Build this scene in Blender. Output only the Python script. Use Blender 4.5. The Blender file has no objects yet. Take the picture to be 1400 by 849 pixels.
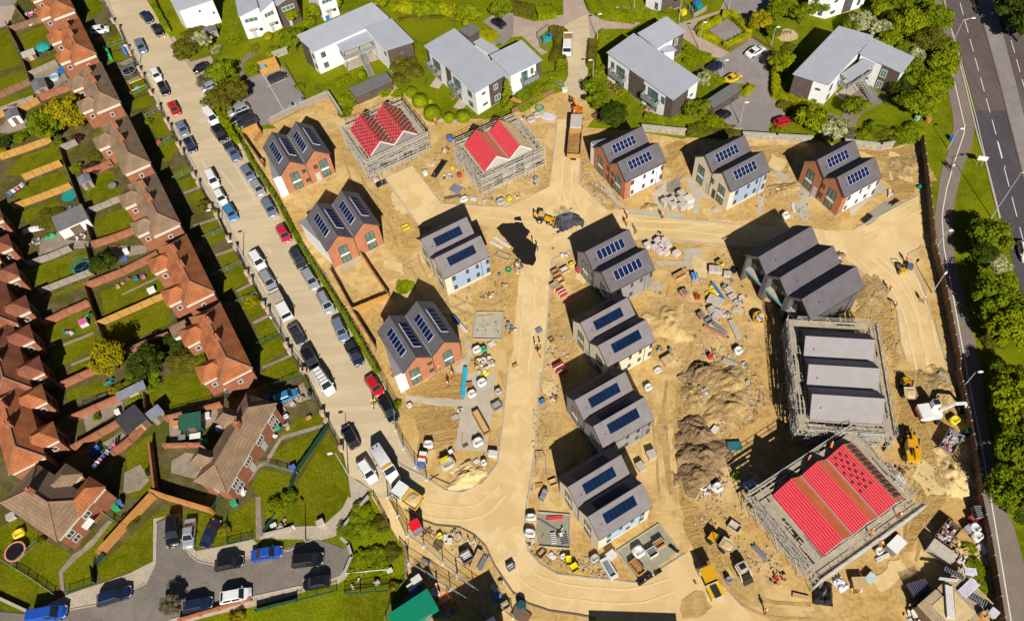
import bpy,bmesh,math,random
from mathutils import Vector,Matrix,noise
R=math.radians
STP=.0005
SC=bpy.context.scene
COL=SC.collection
rnd=random.Random(7)
PW,PH,FPX=1400,849,1089
CX,CY,NX,NY,CAMH=700,424.5,782,1152,112
_d=Vector(((NX-CX)/FPX,(NY-CY)/FPX,1)).normalized()
_n=(Vector((0,0,1))-_d*_d.z).normalized()
_r=_d.cross(_n)
if _r.x<0:_r=-_r
cam_data=bpy.data.cameras.new('camera');cam=bpy.data.objects.new('camera',cam_data);COL.objects.link(cam)
SC.camera=cam
cam_data.sensor_width=36;cam_data.lens=36*FPX/PW;cam_data.clip_start=1;cam_data.clip_end=6000
cam.matrix_world=Matrix(((_r.x,-_r.y,-_r.z,0),(_n.x,-_n.y,-_n.z,0),(-_d.x,_d.y,_d.z,CAMH),(0,0,0,1)))
def W(x,y,h=0):
 v=Vector(((x-CX)/FPX,(y-CY)/FPX,1));k=(CAMH-h)/v.dot(_d)
 return Vector((v.dot(_r)*k,v.dot(_n)*k,h))
_X0=(0,234,468,702,936,1166);_Y0=(0,170,340,510,679)
def P(t,x,y,h=0):
 return W(_X0[t//10]+x/4.994,_Y0[t%10]+y/4.994,h)
def PL(s,h=0):
 out=[];t=0
 for tok in s.replace(':',' ').split():
  if ',' in tok:
   a,b=tok.split(',');out.append(P(t,float(a),float(b),h))
  else:t=int(tok)
 return out
def ZO(o,s,pts,h=0):return[W(o[0]+x/s,o[1]+y/s,h)for x,y in pts]
def ang(a,b):return math.atan2(b.y-a.y,b.x-a.x)
SC.render.engine='CYCLES'
SC.view_settings.view_transform='Standard';SC.view_settings.look='None'
SC.view_settings.gamma=1;SC.view_settings.use_curve_mapping=False
SC.view_settings.exposure=EXPO=.22
SC.cycles.use_denoising=True
SC.cycles.max_bounces=5;SC.cycles.diffuse_bounces=1;SC.cycles.glossy_bounces=2;SC.cycles.transmission_bounces=2
SUN_EL,SUN_DIR=37,94
wd=bpy.data.worlds.new('World');SC.world=wd;wd.use_nodes=True
nt=wd.node_tree;bg=nt.nodes['Background']
sky=nt.nodes.new('ShaderNodeTexSky');sky.sky_type='NISHITA';sky.sun_disc=False
sky.sun_elevation=R(SUN_EL);sky.air_density=.35;sky.dust_density=.3;sky.ozone_density=1
_sx,_sy=-math.cos(R(SUN_DIR)),-math.sin(R(SUN_DIR))
sky.sun_rotation=math.atan2(_sx,_sy)%(2*math.pi)
nt.links.new(sky.outputs[0],bg.inputs[0]);bg.inputs[1].default_value=.05
sl=bpy.data.lights.new('sun','SUN');so=bpy.data.objects.new('sun',sl);COL.objects.link(so)
sl.energy=5;sl.angle=R(.5);sl.color=(1,.95,.86)
so.rotation_euler=Vector((-_sx*math.cos(R(SUN_EL)),-_sy*math.cos(R(SUN_EL)),-math.sin(R(SUN_EL)))).to_track_quat('-Z','Y').to_euler()
MATS={}
def lk(nt,a,b):nt.links.new(a,b)
def mat(name,col,rough=.85,var=.15,scale=1.5,scale2=9,bump=0,obj=True,metal=0,spec=.3,band=None,bandax=2,bandvar=.25,coat=0,alpha=1,tint=None):
 if name in MATS:return MATS[name]
 m=bpy.data.materials.new(name);m.use_nodes=True;nt=m.node_tree;p=nt.nodes['Principled BSDF']
 p.inputs['Roughness'].default_value=rough;p.inputs['Metallic'].default_value=metal
 p.inputs['Specular IOR Level'].default_value=spec
 if coat:p.inputs['Coat Weight'].default_value=coat;p.inputs['Coat Roughness'].default_value=.05
 p.inputs['Base Color'].default_value=(*col,1)
 m.diffuse_color=(*col,1)
 if var>0 or band:
  if obj:co=nt.nodes.new('ShaderNodeTexCoord').outputs['Object']
  else:co=nt.nodes.new('ShaderNodeNewGeometry').outputs['Position']
  n1=nt.nodes.new('ShaderNodeTexNoise');n1.inputs['Scale'].default_value=scale;n1.inputs['Detail'].default_value=4
  n2=nt.nodes.new('ShaderNodeTexNoise');n2.inputs['Scale'].default_value=scale2;n2.inputs['Detail'].default_value=3
  lk(nt,co,n1.inputs['Vector']);lk(nt,co,n2.inputs['Vector'])
  ad=nt.nodes.new('ShaderNodeMath');ad.operation='ADD';lk(nt,n1.outputs['Fac'],ad.inputs[0]);lk(nt,n2.outputs['Fac'],ad.inputs[1])
  mr=nt.nodes.new('ShaderNodeMapRange');mr.inputs[1].default_value=.7;mr.inputs[2].default_value=1.3;lk(nt,ad.outputs[0],mr.inputs[0])
  mx=nt.nodes.new('ShaderNodeMix');mx.data_type='RGBA'
  c2=tint if tint else[min(1,c*(1+var))for c in col]
  mx.inputs[6].default_value=(*[c*(1-var)for c in col],1);mx.inputs[7].default_value=(*c2,1)
  lk(nt,mr.outputs[0],mx.inputs[0]);last=mx.outputs[2]
  if band:
   sp=nt.nodes.new('ShaderNodeSeparateXYZ');lk(nt,co,sp.inputs[0])
   dv=nt.nodes.new('ShaderNodeMath');dv.operation='DIVIDE';dv.inputs[1].default_value=band;lk(nt,sp.outputs[bandax],dv.inputs[0])
   fr=nt.nodes.new('ShaderNodeMath');fr.operation='FRACT';lk(nt,dv.outputs[0],fr.inputs[0])
   gt=nt.nodes.new('ShaderNodeMath');gt.operation='LESS_THAN';gt.inputs[1].default_value=.22;lk(nt,fr.outputs[0],gt.inputs[0])
   mu=nt.nodes.new('ShaderNodeMath');mu.operation='MULTIPLY';mu.inputs[1].default_value=bandvar;lk(nt,gt.outputs[0],mu.inputs[0])
   m2=nt.nodes.new('ShaderNodeMix');m2.data_type='RGBA';m2.inputs[7].default_value=(*[c*.35 for c in col],1)
   lk(nt,mu.outputs[0],m2.inputs[0]);lk(nt,last,m2.inputs[6]);last=m2.outputs[2]
  lk(nt,last,p.inputs['Base Color'])
  if bump:
   b=nt.nodes.new('ShaderNodeBump');b.inputs['Strength'].default_value=1;b.inputs['Distance'].default_value=bump
   lk(nt,ad.outputs[0],b.inputs['Height']);lk(nt,b.outputs[0],p.inputs['Normal'])
 MATS[name]=m;return m
def ground_mat(name,cols,scales=(.06,.35,2.5),bump=.0,rough=.95,stretch=None,mids=(.42,.58)):
 m=bpy.data.materials.new(name);m.use_nodes=True;nt=m.node_tree;p=nt.nodes['Principled BSDF']
 p.inputs['Roughness'].default_value=rough;p.inputs['Specular IOR Level'].default_value=.04
 g=nt.nodes.new('ShaderNodeNewGeometry').outputs['Position']
 last=None;hs=[]
 prev=None
 for i,s in enumerate(scales):
  n=nt.nodes.new('ShaderNodeTexNoise');n.inputs['Scale'].default_value=s;n.inputs['Detail'].default_value=6;n.inputs['Roughness'].default_value=.62
  n.inputs['Distortion'].default_value=.6 if i<2 else 0
  if stretch and i==1:
   mp=nt.nodes.new('ShaderNodeMapping');mp.inputs['Rotation'].default_value[2]=R(stretch[0]);mp.inputs['Scale'].default_value=stretch[1]
   lk(nt,g,mp.inputs[0]);lk(nt,mp.outputs[0],n.inputs['Vector'])
  else:lk(nt,g,n.inputs['Vector'])
  r=nt.nodes.new('ShaderNodeMapRange');r.inputs[1].default_value=mids[0];r.inputs[2].default_value=mids[1];r.interpolation_type='SMOOTHSTEP'
  lk(nt,n.outputs['Fac'],r.inputs[0]);hs.append(n.outputs['Fac'])
  x=nt.nodes.new('ShaderNodeMix');x.data_type='RGBA'
  if last is None:
   x.inputs[6].default_value=(*cols[0],1);x.inputs[7].default_value=(*cols[1],1)
  else:
   lk(nt,last,x.inputs[6]);x.inputs[7].default_value=(*cols[i+1],1)
   k=nt.nodes.new('ShaderNodeMath');k.operation='MULTIPLY';k.inputs[1].default_value=.55;lk(nt,r.outputs[0],k.inputs[0]);r=k
  lk(nt,r.outputs[0],x.inputs[0]);last=x.outputs[2]
 lk(nt,last,p.inputs['Base Color'])
 if bump:
  a=nt.nodes.new('ShaderNodeMath');a.operation='ADD';lk(nt,hs[1],a.inputs[0]);lk(nt,hs[2],a.inputs[1])
  b=nt.nodes.new('ShaderNodeBump');b.inputs['Distance'].default_value=bump;lk(nt,a.outputs[0],b.inputs['Height']);lk(nt,b.outputs[0],p.inputs['Normal'])
 MATS[name]=m;return m
class MB:
 def __init__(s):s.v=[];s.f=[];s.m=[]
 def poly(s,pts,m=0):
  i=len(s.v);s.v+=[tuple(p)for p in pts];s.f.append(tuple(range(i,i+len(pts))));s.m.append(m);return s
 def prism(s,pl,z0,z1,m=0,mt=None):
  n=len(pl);i=len(s.v)
  a=sum(pl[k][0]*pl[(k+1)%n][1]-pl[(k+1)%n][0]*pl[k][1]for k in range(n))
  if a<0:pl=list(reversed(pl))
  s.v+=[(p[0],p[1],z0)for p in pl]+[(p[0],p[1],z1)for p in pl]
  for k in range(n):
   k2=(k+1)%n;s.f.append((i+k,i+k2,i+n+k2,i+n+k));s.m.append(m)
  s.f.append(tuple(i+n+k for k in range(n)));s.m.append(m if mt is None else mt)
  s.f.append(tuple(i+k for k in reversed(range(n))));s.m.append(m);return s
 def box(s,x0,x1,y0,y1,z0,z1,m=0):return s.prism([(x0,y0),(x1,y0),(x1,y1),(x0,y1)],z0,z1,m)
 def obox(s,c,dx,dy,z0,z1,a=0,m=0):
  ca,sa=math.cos(a),math.sin(a)
  return s.prism([(c[0]+x*ca-y*sa,c[1]+x*sa+y*ca)for x,y in((-dx/2,-dy/2),(dx/2,-dy/2),(dx/2,dy/2),(-dx/2,dy/2))],z0,z1,m)
 def extr(s,prof,y0,y1,m=0,ends=None):
  n=len(prof);i=len(s.v)
  a=sum(prof[k][0]*prof[(k+1)%n][1]-prof[(k+1)%n][0]*prof[k][1]for k in range(n))
  if a>0:prof=list(reversed(prof))
  s.v+=[(p[0],y0,p[1])for p in prof]+[(p[0],y1,p[1])for p in prof]
  for k in range(n):
   k2=(k+1)%n;s.f.append((i+k,i+k2,i+n+k2,i+n+k));s.m.append(m)
  e=m if ends is None else ends
  s.f.append(tuple(i+k for k in reversed(range(n))));s.m.append(e)
  s.f.append(tuple(i+n+k for k in range(n)));s.m.append(e);return s
 def loft(s,secs,m=0,cap=True):
  i=len(s.v);n=len(secs[0])
  for r in secs:s.v+=[tuple(p)for p in r]
  for a in range(len(secs)-1):
   for k in range(n):
    k2=(k+1)%n;s.f.append((i+a*n+k,i+a*n+k2,i+(a+1)*n+k2,i+(a+1)*n+k));s.m.append(m)
  if cap:
   s.f.append(tuple(i+k for k in reversed(range(n))));s.m.append(m)
   s.f.append(tuple(i+(len(secs)-1)*n+k for k in range(n)));s.m.append(m)
  return s
 def tube(s,a,b,r0,r1=None,n=6,m=0):
  a,b=Vector(a),Vector(b);r1=r0 if r1 is None else r1
  d=(b-a);L=d.length
  if L<1e-6:return s
  d/=L;u=d.orthogonal().normalized();w=d.cross(u)
  ring=lambda c,r:[c+u*(r*math.cos(2*math.pi*k/n))+w*(r*math.sin(2*math.pi*k/n))for k in range(n)]
  return s.loft([ring(a,r0),ring(b,r1)],m)
 def path(s,pts,r,n=6,m=0):
  for a,b in zip(pts,pts[1:]):s.tube(a,b,r,r,n,m)
  return s
 def lathe(s,prof,n=12,m=0,c=(0,0)):
  return s.loft([[(c[0]+r*math.cos(2*math.pi*k/n),c[1]+r*math.sin(2*math.pi*k/n),z)for k in range(n)]for r,z in prof],m)
 def blob(s,c,rx,ry,rz,n=8,rings=5,m=0,jit=0,rg=rnd):
  secs=[]
  for a in range(rings+1):
   t=-math.pi/2+math.pi*(a+.02)/(rings+.04)
   secs.append([(c[0]+rx*math.cos(t)*math.cos(2*math.pi*k/n)*(1+rg.uniform(-jit,jit)),c[1]+ry*math.cos(t)*math.sin(2*math.pi*k/n)*(1+rg.uniform(-jit,jit)),c[2]+rz*math.sin(t)*(1+rg.uniform(-jit,jit)))for k in range(n)])
  return s.loft(secs,m)
 def grid(s,pts,m=0):
  i=len(s.v);nr,nc=len(pts),len(pts[0])
  for r in pts:s.v+=[tuple(p)for p in r]
  for a in range(nr-1):
   for b in range(nc-1):
    s.f.append((i+a*nc+b,i+a*nc+b+1,i+(a+1)*nc+b+1,i+(a+1)*nc+b));s.m.append(m)
  return s
 def mesh(s,name,mats,smooth=False):
  me=bpy.data.meshes.new(name);me.from_pydata(s.v,[],s.f)
  for m in(mats if isinstance(mats,(list,tuple))else[mats]):me.materials.append(m)
  me.polygons.foreach_set('material_index',s.m)
  if smooth:me.polygons.foreach_set('use_smooth',[True]*len(s.f))
  me.update();return me
 def build(s,name,mats,parent=None,smooth=False,loc=None,rz=0,label=None):
  o=bpy.data.objects.new(name,s.mesh(name,mats,smooth));COL.objects.link(o)
  if parent is not None:o.parent=parent
  if loc is not None:o.location=loc
  if rz:o.rotation_euler[2]=rz
  if label:o['label']=label
  return o
def smooth_by_angle(o,a=35):
 o.data.polygons.foreach_set('use_smooth',[True]*len(o.data.polygons))
 bm=bmesh.new();bm.from_mesh(o.data)
 for e in bm.edges:e.smooth=len(e.link_faces)==2 and e.calc_face_angle(0)<R(a)
 bm.to_mesh(o.data);bm.free();return o
USED={}
def tag(o,label,cat,group=None,kind=None):
 if label:o['label']=label;USED[label]=USED.get(label,0)+1
 if cat:o['category']=cat
 if group:o['group']=group
 if kind:o['kind']=kind
 return o
def thing(name,label,cat,loc=(0,0,0),rz=0,group=None):
 o=bpy.data.objects.new(name,None);COL.objects.link(o);o.location=loc;o.rotation_euler[2]=rz
 o.empty_display_size=.3
 return tag(o,label,cat,group)
KIDS={}
def copy_tree(o,parent=None):
 c=o.copy();COL.objects.link(c)
 if parent is not None:c.parent=parent
 for ch in list(o.children):copy_tree(ch,c)
 return c
def swap_mat(root,a,b):
 for o in[root]+list(root.children_recursive):
  if o.type!='MESH':continue
  for sl in o.material_slots:
   if sl.material==a:sl.link='OBJECT';sl.material=b
def structure(name,mb,mats):
 o=mb.build(name,mats);o['kind']='structure';return o
_lay=[0]
def sheet(name,pts,m,z=None,tri=True):
 if z is None:_lay[0]+=1;z=STP*_lay[0]
 bm=bmesh.new();vs=[bm.verts.new((p[0],p[1],z))for p in pts]
 f=bm.faces.new(vs);bm.normal_update()
 if f.normal.z<0:f.normal_flip()
 bmesh.ops.triangulate(bm,faces=[f],ngon_method='EAR_CLIP')
 me=bpy.data.meshes.new(name);bm.to_mesh(me);bm.free();me.materials.append(m)
 o=bpy.data.objects.new(name,me);COL.objects.link(o);o['kind']='structure';return o
def ribbon(name,pts,w,m,z0=None,h=0,kind='structure'):
 if z0 is None:_lay[0]+=1;z0=STP*_lay[0]if not h else STP*(_lay[0]-150)
 mb=MB();L=[];Rr=[]
 for i,p in enumerate(pts):
  a=pts[max(i-1,0)];b=pts[min(i+1,len(pts)-1)];t=Vector((b[0]-a[0],b[1]-a[1],0)).normalized();nrm=Vector((-t.y,t.x,0))*(w/2)
  L.append((p[0]+nrm.x,p[1]+nrm.y));Rr.append((p[0]-nrm.x,p[1]-nrm.y))
 for i in range(len(pts)-1):
  if h:mb.prism([Rr[i],Rr[i+1],L[i+1],L[i]],0,STP*_lay[0]*.55+h+.0004*(_lay[0]%25))
  else:zq=z0+.00004*(i%9);mb.poly([(*Rr[i],zq),(*Rr[i+1],zq),(*L[i+1],zq),(*L[i],zq)])
 o=mb.build(name,m)
 if kind:o['kind']=kind
 return o
def wob(pts,amp=.4,step=.8,sc=.5):
 out=dens(list(pts)+[pts[0]],step)[:-1];r=[]
 for p in out:
  v=noise.noise_vector((p.x*sc,p.y*sc,3.1));w=noise.noise_vector((p.x*sc*3,p.y*sc*3,9.1));r.append(Vector((p.x+(v.x+w.x*.4)*amp,p.y+(v.y+w.y*.4)*amp,0)))
 return r
def dens(pts,step):
 out=[Vector(pts[0])]
 for a,b in zip(pts,pts[1:]):
  a,b=Vector(a),Vector(b);n=max(1,round((b-a).length/step))
  out+=[a.lerp(b,k/n)for k in range(1,n+1)]
 return out
def rect3(B,A,C):
 u=Vector((A[0]-B[0],A[1]-B[1]));v=Vector((C[0]-B[0],C[1]-B[1]))
 if u.x*v.y-u.y*v.x<0:u,v=v,u
 a1=math.atan2(u.y,u.x);a2=math.atan2(v.y,v.x)-math.pi/2
 dd=(a2-a1+math.pi)%(2*math.pi)-math.pi
 return(B[0],B[1],0),a1+dd/2,u.length,v.length
def bx(a,*b,**k):return MB().box(*a).build(*b,**k)
def tub(a,*b,**k):return MB().tube(*a).build(*b,**k)
def lth(a,*b,**k):return MB().lathe(*(a if isinstance(a,tuple)else(a,))).build(*b,**k)
def ext(a,*b,**k):return MB().extr(*a).build(*b,**k)
def lof(a,*b,**k):return MB().loft(*(a if isinstance(a,tuple)else(a,))).build(*b,**k)
def prs(a,*b,**k):return MB().prism(*a).build(*b,**k)
def pth(a,*b,**k):return MB().path(*a).build(*b,**k)
_lay[0]=0
ROUGH={'lawn':(.25,1.2,.5),'patio':(.1,1.5,.5),'soil_plot':(1.5,1,.3),'haul_track':(.8,1,.3),'worked_ground':(1.6,1.2,.25),'asphalt_patch':(.5,.6,.6),'site_road':(.25,1.2,.4),'road_strip':(.5,1,.4),'paving':(.2,1.5,.4)}
def sh(name,s,m):
 _lay[0]+=1;p=PL(s)
 if name in ROUGH:p=wob(p,*ROUGH[name])
 return sheet(name,p,m,z=STP*_lay[0])
G_grass=ground_mat('rough_grass',[(.13,.165,.002),(.21,.24,.003),(.25,.235,.012),(.065,.1,.001)],(.08,.5,3.5),bump=.06)
G_lawn=ground_mat('lawn_grass',[(.115,.135,.002),(.165,.18,.003),(.22,.185,.012),(.06,.08,.001)],(.13,.5,3),bump=.07,mids=(.43,.57))
G_lush=ground_mat('lush_lawn',[(.12,.2,.002),(.17,.26,.002),(.22,.26,.003),(.09,.15,.001)],(.1,.45,4),bump=.05)
G_soil=ground_mat('garden_soil',[(.085,.085,.012),(.16,.115,.065),(.07,.05,.028),(.11,.115,.015)],(.16,.5,2.5),bump=.05,mids=(.45,.55))
G_patio=ground_mat('patio_slabs',[(.26,.21,.16),(.34,.28,.21),(.18,.145,.11),(.37,.31,.24)],(.2,.9,4))
G_dirt=ground_mat('site_dirt',[(.54,.335,.105),(.67,.47,.205),(.34,.195,.065),(.62,.43,.18)],(.07,.26,1.5),bump=.07,mids=(.44,.56))
G_hard=ground_mat('site_hardcore',[(.72,.525,.265),(.79,.595,.32),(.58,.385,.155),(.69,.5,.24)],(.06,.24,2.6),bump=.02,mids=(.43,.57))
G_street=ground_mat('street_asphalt',[(.56,.45,.285),(.64,.515,.33),(.46,.37,.24),(.58,.47,.3)],(.06,.35,3),stretch=(25,(.16,1.3,1)))
G_cul=ground_mat('cul_de_sac_asphalt',[(.19,.165,.145),(.24,.21,.18),(.15,.13,.12),(.25,.21,.17)],(.07,.4,3))
G_park=ground_mat('car_park_asphalt',[(.25,.22,.215),(.3,.265,.25),(.21,.185,.18),(.31,.27,.25)],(.06,.4,3.5))
G_block=ground_mat('block_paving',[(.42,.31,.25),(.48,.37,.3),(.36,.25,.2),(.46,.36,.3)],(.08,.5,4))
G_cway=ground_mat('carriageway_asphalt',[(.115,.088,.085),(.15,.118,.112),(.095,.072,.072),(.16,.125,.115)],(.05,.5,3),stretch=(14,(2.2,.05,1)))
G_new=ground_mat('new_asphalt',[(.085,.075,.085),(.1,.09,.1),(.07,.062,.07),(.105,.095,.1)],(.07,.5,3),stretch=(14,(2.2,.05,1)))
G_path=ground_mat('footpath_asphalt',[(.215,.175,.145),(.25,.205,.17),(.19,.155,.13),(.26,.21,.175)],(.06,.5,3.5))
G_pave=ground_mat('pavement_slabs',[(.44,.36,.27),(.52,.43,.33),(.36,.29,.22),(.55,.47,.37)],(.1,.8,3))
G_slab=ground_mat('concrete_slab',[(.47,.42,.33),(.53,.47,.37),(.4,.35,.27),(.5,.45,.36)],(.15,.7,4))
G_slabd=ground_mat('damp_concrete',[(.3,.28,.2),(.36,.33,.24),(.24,.22,.16),(.33,.31,.23)],(.15,.7,4))
G_black=ground_mat('fresh_asphalt',[(.016,.014,.014),(.024,.02,.019),(.012,.011,.011),(.03,.026,.024)],(.2,1.2,5),bump=.05,rough=.8)
G_bark=ground_mat('play_bark',[(.55,.4,.22),(.62,.46,.27),(.45,.31,.17),(.6,.45,.27)],(.2,.9,4),bump=.04)
G_shrubbed=ground_mat('weedy_ground',[(.24,.19,.1),(.14,.15,.03),(.32,.25,.14),(.1,.13,.02)],(.3,.9,3),bump=.08,mids=(.44,.54))
G_ruts=ground_mat('rutted_mud',[(.44,.265,.085),(.53,.34,.12),(.3,.175,.06),(.5,.33,.125)],(.12,.5,2.4),bump=.22,stretch=(100,(.25,1.8,1)))
line_m=mat('road_paint',(.72,.7,.64),.7,.12,3)
kerb_m=mat('kerb_stone',(.46,.4,.32),.85,.12,2)
kerbd_m=mat('kerb_dark',(.2,.15,.11),.85,.15,2)
sheet('terrain',[(-2500,-2500),(2500,-2500),(2500,3500),(-2500,3500)],G_grass,z=0)
sh('garden_ground','00:-600,-800 480,-800 690,0 780,160 960,490 1140,840 11:170,375 330,625 12:440,0 655,400 800,680 920,849 13:1045,290 23:0,520 40,690 75,720 60,849 24:30,90 -10,200 14:1169,90 1040,200 640,255 380,330 170,370 04:1060,470 890,540 690,590 640,640 470,690 180,800 -400,760 -600,-800',G_soil)
for s in('00:-100,235 50,200 150,440 -100,520','00:-100,575 165,475 205,560 -100,680','00:-100,725 215,608 235,665 -100,795','00:135,240 310,175 345,285 250,330 160,348','00:215,428 390,368 405,420 225,502','00:575,-60 660,-60 715,70 590,140','00:725,265 822,235 865,320 740,350','00:740,370 850,345 888,395 742,440','00:885,590 985,550 1025,625 915,665','00:900,690 1030,640 1065,715 905,755','00:985,820 1100,765 1130,830 1000,870','01:630,70 700,30 720,70 660,110','01:1020,0 1110,-30 1169,60 1080,100','01:1085,160 1169,120 1169,250 1110,260','01:25,350 160,215 365,155 425,210 428,262 175,350','01:95,480 160,405 432,318 492,420 170,540','01:150,600 250,565 400,530 410,585 180,675','01:560,400 590,375 770,315 832,500 620,590','01:630,655 870,560 912,712 690,805','02:195,140 430,60 625,-10 640,150 330,270 225,235','02:300,330 600,215 612,245 300,350','02:310,540 625,405 660,560 330,640','02:330,660 665,575 690,640 640,690 400,810','02:690,300 1075,130 1120,300 720,490','02:690,540 1150,345 1169,510 730,700','02:480,800 640,750 660,800 480,849','03:450,130 690,40 735,115 470,200','03:1015,110 1060,90 1169,60 1169,270 1060,290 1010,180','13:-40,10 195,-5 275,175 -40,265','03:855,545 1000,430 1035,410 1060,720 1060,790 960,849 880,849 870,640','13:20,580 160,560 200,640 180,720 40,650'):
 sh('lawn',s,G_lawn)
for s in('12:320,50 425,10 475,92 345,142','12:330,200 482,105 530,225 372,302','12:450,295 550,245 590,292 470,352','12:490,375 592,315 652,450 540,485','12:565,525 700,470 745,572 620,640','12:560,690 750,590 802,690 622,802','12:640,820 822,738 890,849 640,849','13:600,0 885,0 760,60 610,20','11:-40,120 20,80 65,180 -40,240','11:15,325 120,285 150,318 25,370','11:45,392 150,350 190,425 95,462','11:100,490 205,445 240,520 160,565','11:200,700 320,640 350,700 235,770','11:230,790 350,730 380,780 260,830','13:745,415 860,310 1030,285 1065,335 950,370 790,430','13:672,580 800,460 1060,375 885,672 800,600','13:555,760 620,650 850,712 800,830 830,849 600,849','13:830,800 1078,400 1169,570 1169,849 815,849','23:0,590 20,590 55,660 75,715 55,849 0,849','04:-80,720 -80,420 95,475 365,665 180,775 60,790','04:120,450 260,290 310,300 490,390 395,500 405,620 370,645','04:-60,240 120,150 280,260 240,310 110,440 -60,420','04:425,515 500,410 770,165 830,210 645,465 635,600 470,650','04:685,585 670,480 1060,120 1169,70 1140,130 1045,150 1040,440 890,515','14:395,120 470,80 570,0 578,240 390,300','14:610,-10 900,-10 830,200 815,212 660,220','14:850,-10 1169,-10 1169,85 1040,195 830,205','14:90,85 280,120 300,130 380,140 385,330 200,345 100,290 80,200','24:0,-10 40,-10 0,75','24:30,670 330,645 340,700 300,849 20,849','24:130,590 340,555 340,590 130,600'):
 sh('lawn',s,G_lawn)
sh('paving','00:-100,-60 170,-60 90,40 -100,60',G_park)
sh('paving','00:-100,60 90,40 110,50 60,170 -100,230',G_block)
for s in('00:205,520 390,440 450,520 480,590 340,655 235,640','00:30,830 140,780 200,840 200,870 20,870','01:0,10 180,-10 190,30 60,65 0,60','01:265,790 420,730 450,790 640,800 630,849 280,849','02:270,-20 480,-20 310,60 260,100','02:740,-20 1010,-20 1000,30 790,70','13:100,540 1,600 0,680 170,720 200,690 240,560','13:-20,270 300,180 330,330 0,500','03:560,280 830,190 850,240 590,400','03:850,680 960,620 1020,730 960,800 840,830','13:740,200 900,60 960,170 760,250','03:700,480 830,400 890,440 810,540'):
 sh('patio',s,G_patio)
for s in('02:420,655 640,568 640,585 425,672','02:830,310 1075,192 1085,205 835,322','02:480,790 620,732 620,750 490,800','12:440,285 550,232 556,246 450,300','12:555,500 660,450 668,468 560,520','12:620,805 808,725 818,738 625,822','12:300,40 430,-5 436,10 310,55','11:85,465 195,422 205,438 95,478','11:150,690 310,635 318,650 160,705','13:745,430 1060,340 1070,360 760,455','04:400,510 500,390 560,360 590,320 640,280 700,200 740,160 770,165 640,330 520,430 430,520 440,640 415,640','14:575,0 610,0 622,270 580,290','13:560,640 640,600 740,440 760,450 660,620 600,650 520,760','03:550,225 720,140 740,160 565,240','00:800,440 900,395 915,420 860,450','00:860,560 950,520 958,535 880,575'):
 sh('path',s,G_patio)
sh('street','00:400,-800 800,-800 1000,0 1169,270 10:110,430 300,760 11:480,140 560,290 720,600 880,849 12:1169,470 22:240,830 23:380,280 370,370 580,720 600,849 24:430,90 330,20 200,0 23:210,800 110,730 75,715 40,690 0,520 13:1045,290 12:920,849 800,680 655,400 440,0 11:330,625 170,375 0,20 00:1140,840 960,490 780,160 690,0',G_street)
sh('parking_bay','10:115,432 270,385 300,430 225,560 240,640 300,745 255,720',G_block)
sh('pavement','00:690,0 735,0 800,160 985,490 1095,700 1169,860 1140,840 960,490 780,160',G_pave)
sh('pavement','11:0,20 40,30 200,375 355,615 12:470,0 690,400 840,680 960,849 920,849 800,680 655,400 440,0 11:330,625 170,375',G_pave)
sh('pavement','10:0,260 20,250 130,430 115,432',G_pave)
sh('pavement','23:40,690 75,715 110,740 190,790 24:180,0 60,160 0,225 -20,240 14:1120,270 1010,300 950,290 640,290 590,290 640,255 830,205 1040,195 24:0,80 40,0 23:60,849',G_pave)
sh('cul_de_sac','04:-300,760 180,800 480,770 650,740 890,640 1000,590 1060,450 1070,180 14:70,110 90,330 130,400 240,455 540,420 960,295 1010,290 1169,350 24:50,330 60,440 -20,540 14:880,610 320,740 0,849 04:1169,849 0,900 -300,900',G_cul)
sh('pavement','04:180,800 480,660 690,590 890,520 1045,440 1048,150 1140,130 1070,170 1070,440 1000,590 890,640 650,740 480,770',G_pave)
sh('pavement','14:95,290 170,370 380,330 560,290 600,330 540,415 290,465 170,430 110,370',G_pave)
sh('pavement','14:-30,849 320,735 880,610 960,600 940,640 600,740 320,800 60,870',G_pave)
sh('pavement','24:-20,540 60,440 80,470 20,560 -20,590 14:940,640 960,600',G_pave)
sh('back_road','30:345,-500 515,-500 515,60 560,115 620,130 870,158 800,200 640,200 565,240 525,300 508,480 495,672 380,672 345,600 365,400 340,230 240,198 160,240 180,330 235,358 195,382 60,250 -60,260 20:1040,320 950,270 1030,200 960,150 1110,60 1169,90 30:0,110 140,150 290,112 340,105',G_block)
sh('car_park','20:955,150 1030,120 1169,100 1169,235 1090,330 1040,300 1040,200',G_park)
sh('back_road','30:345,180 505,100 520,240 508,480 495,672 380,672 345,600 365,400',G_street)
sh('car_park','10:490,560 540,525 760,455 800,500 920,690 680,849 560,870 420,730',G_park)
sh('path','10:575,285 605,330 570,375 500,430 490,480 510,540 480,550 462,470 490,400 550,350',G_path)
sh('courtyard','40:-120,190 240,75 300,-60 640,-60 560,60 470,150 390,110 280,75 90,150 60,210 110,260 320,370 270,405 150,385 90,330',G_block)
sh('car_park','40:250,75 320,-60 640,-60 560,60 500,150 430,160 400,110',G_park)
sh('car_park','40:300,370 460,262 560,335 620,375 580,480 575,640 700,780 41:580,-20 580,85 390,80 250,0 40:150,830 390,610 450,580 240,560 110,470',G_park)
sh('car_park','40:165,210 290,130 425,225 300,300',G_park)
sh('play_area','40:625,255 640,220 690,198 740,208 775,240 770,270 720,285 660,285',G_bark)
sh('path','50:20,849 60,780 250,675 110,610 100,590 0,640 -60,700 -80,849 51:-60,60',G_path)
sh('path','40:870,740 960,760 1169,849 41:1169,20 1080,20 40:940,790',G_path)
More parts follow.
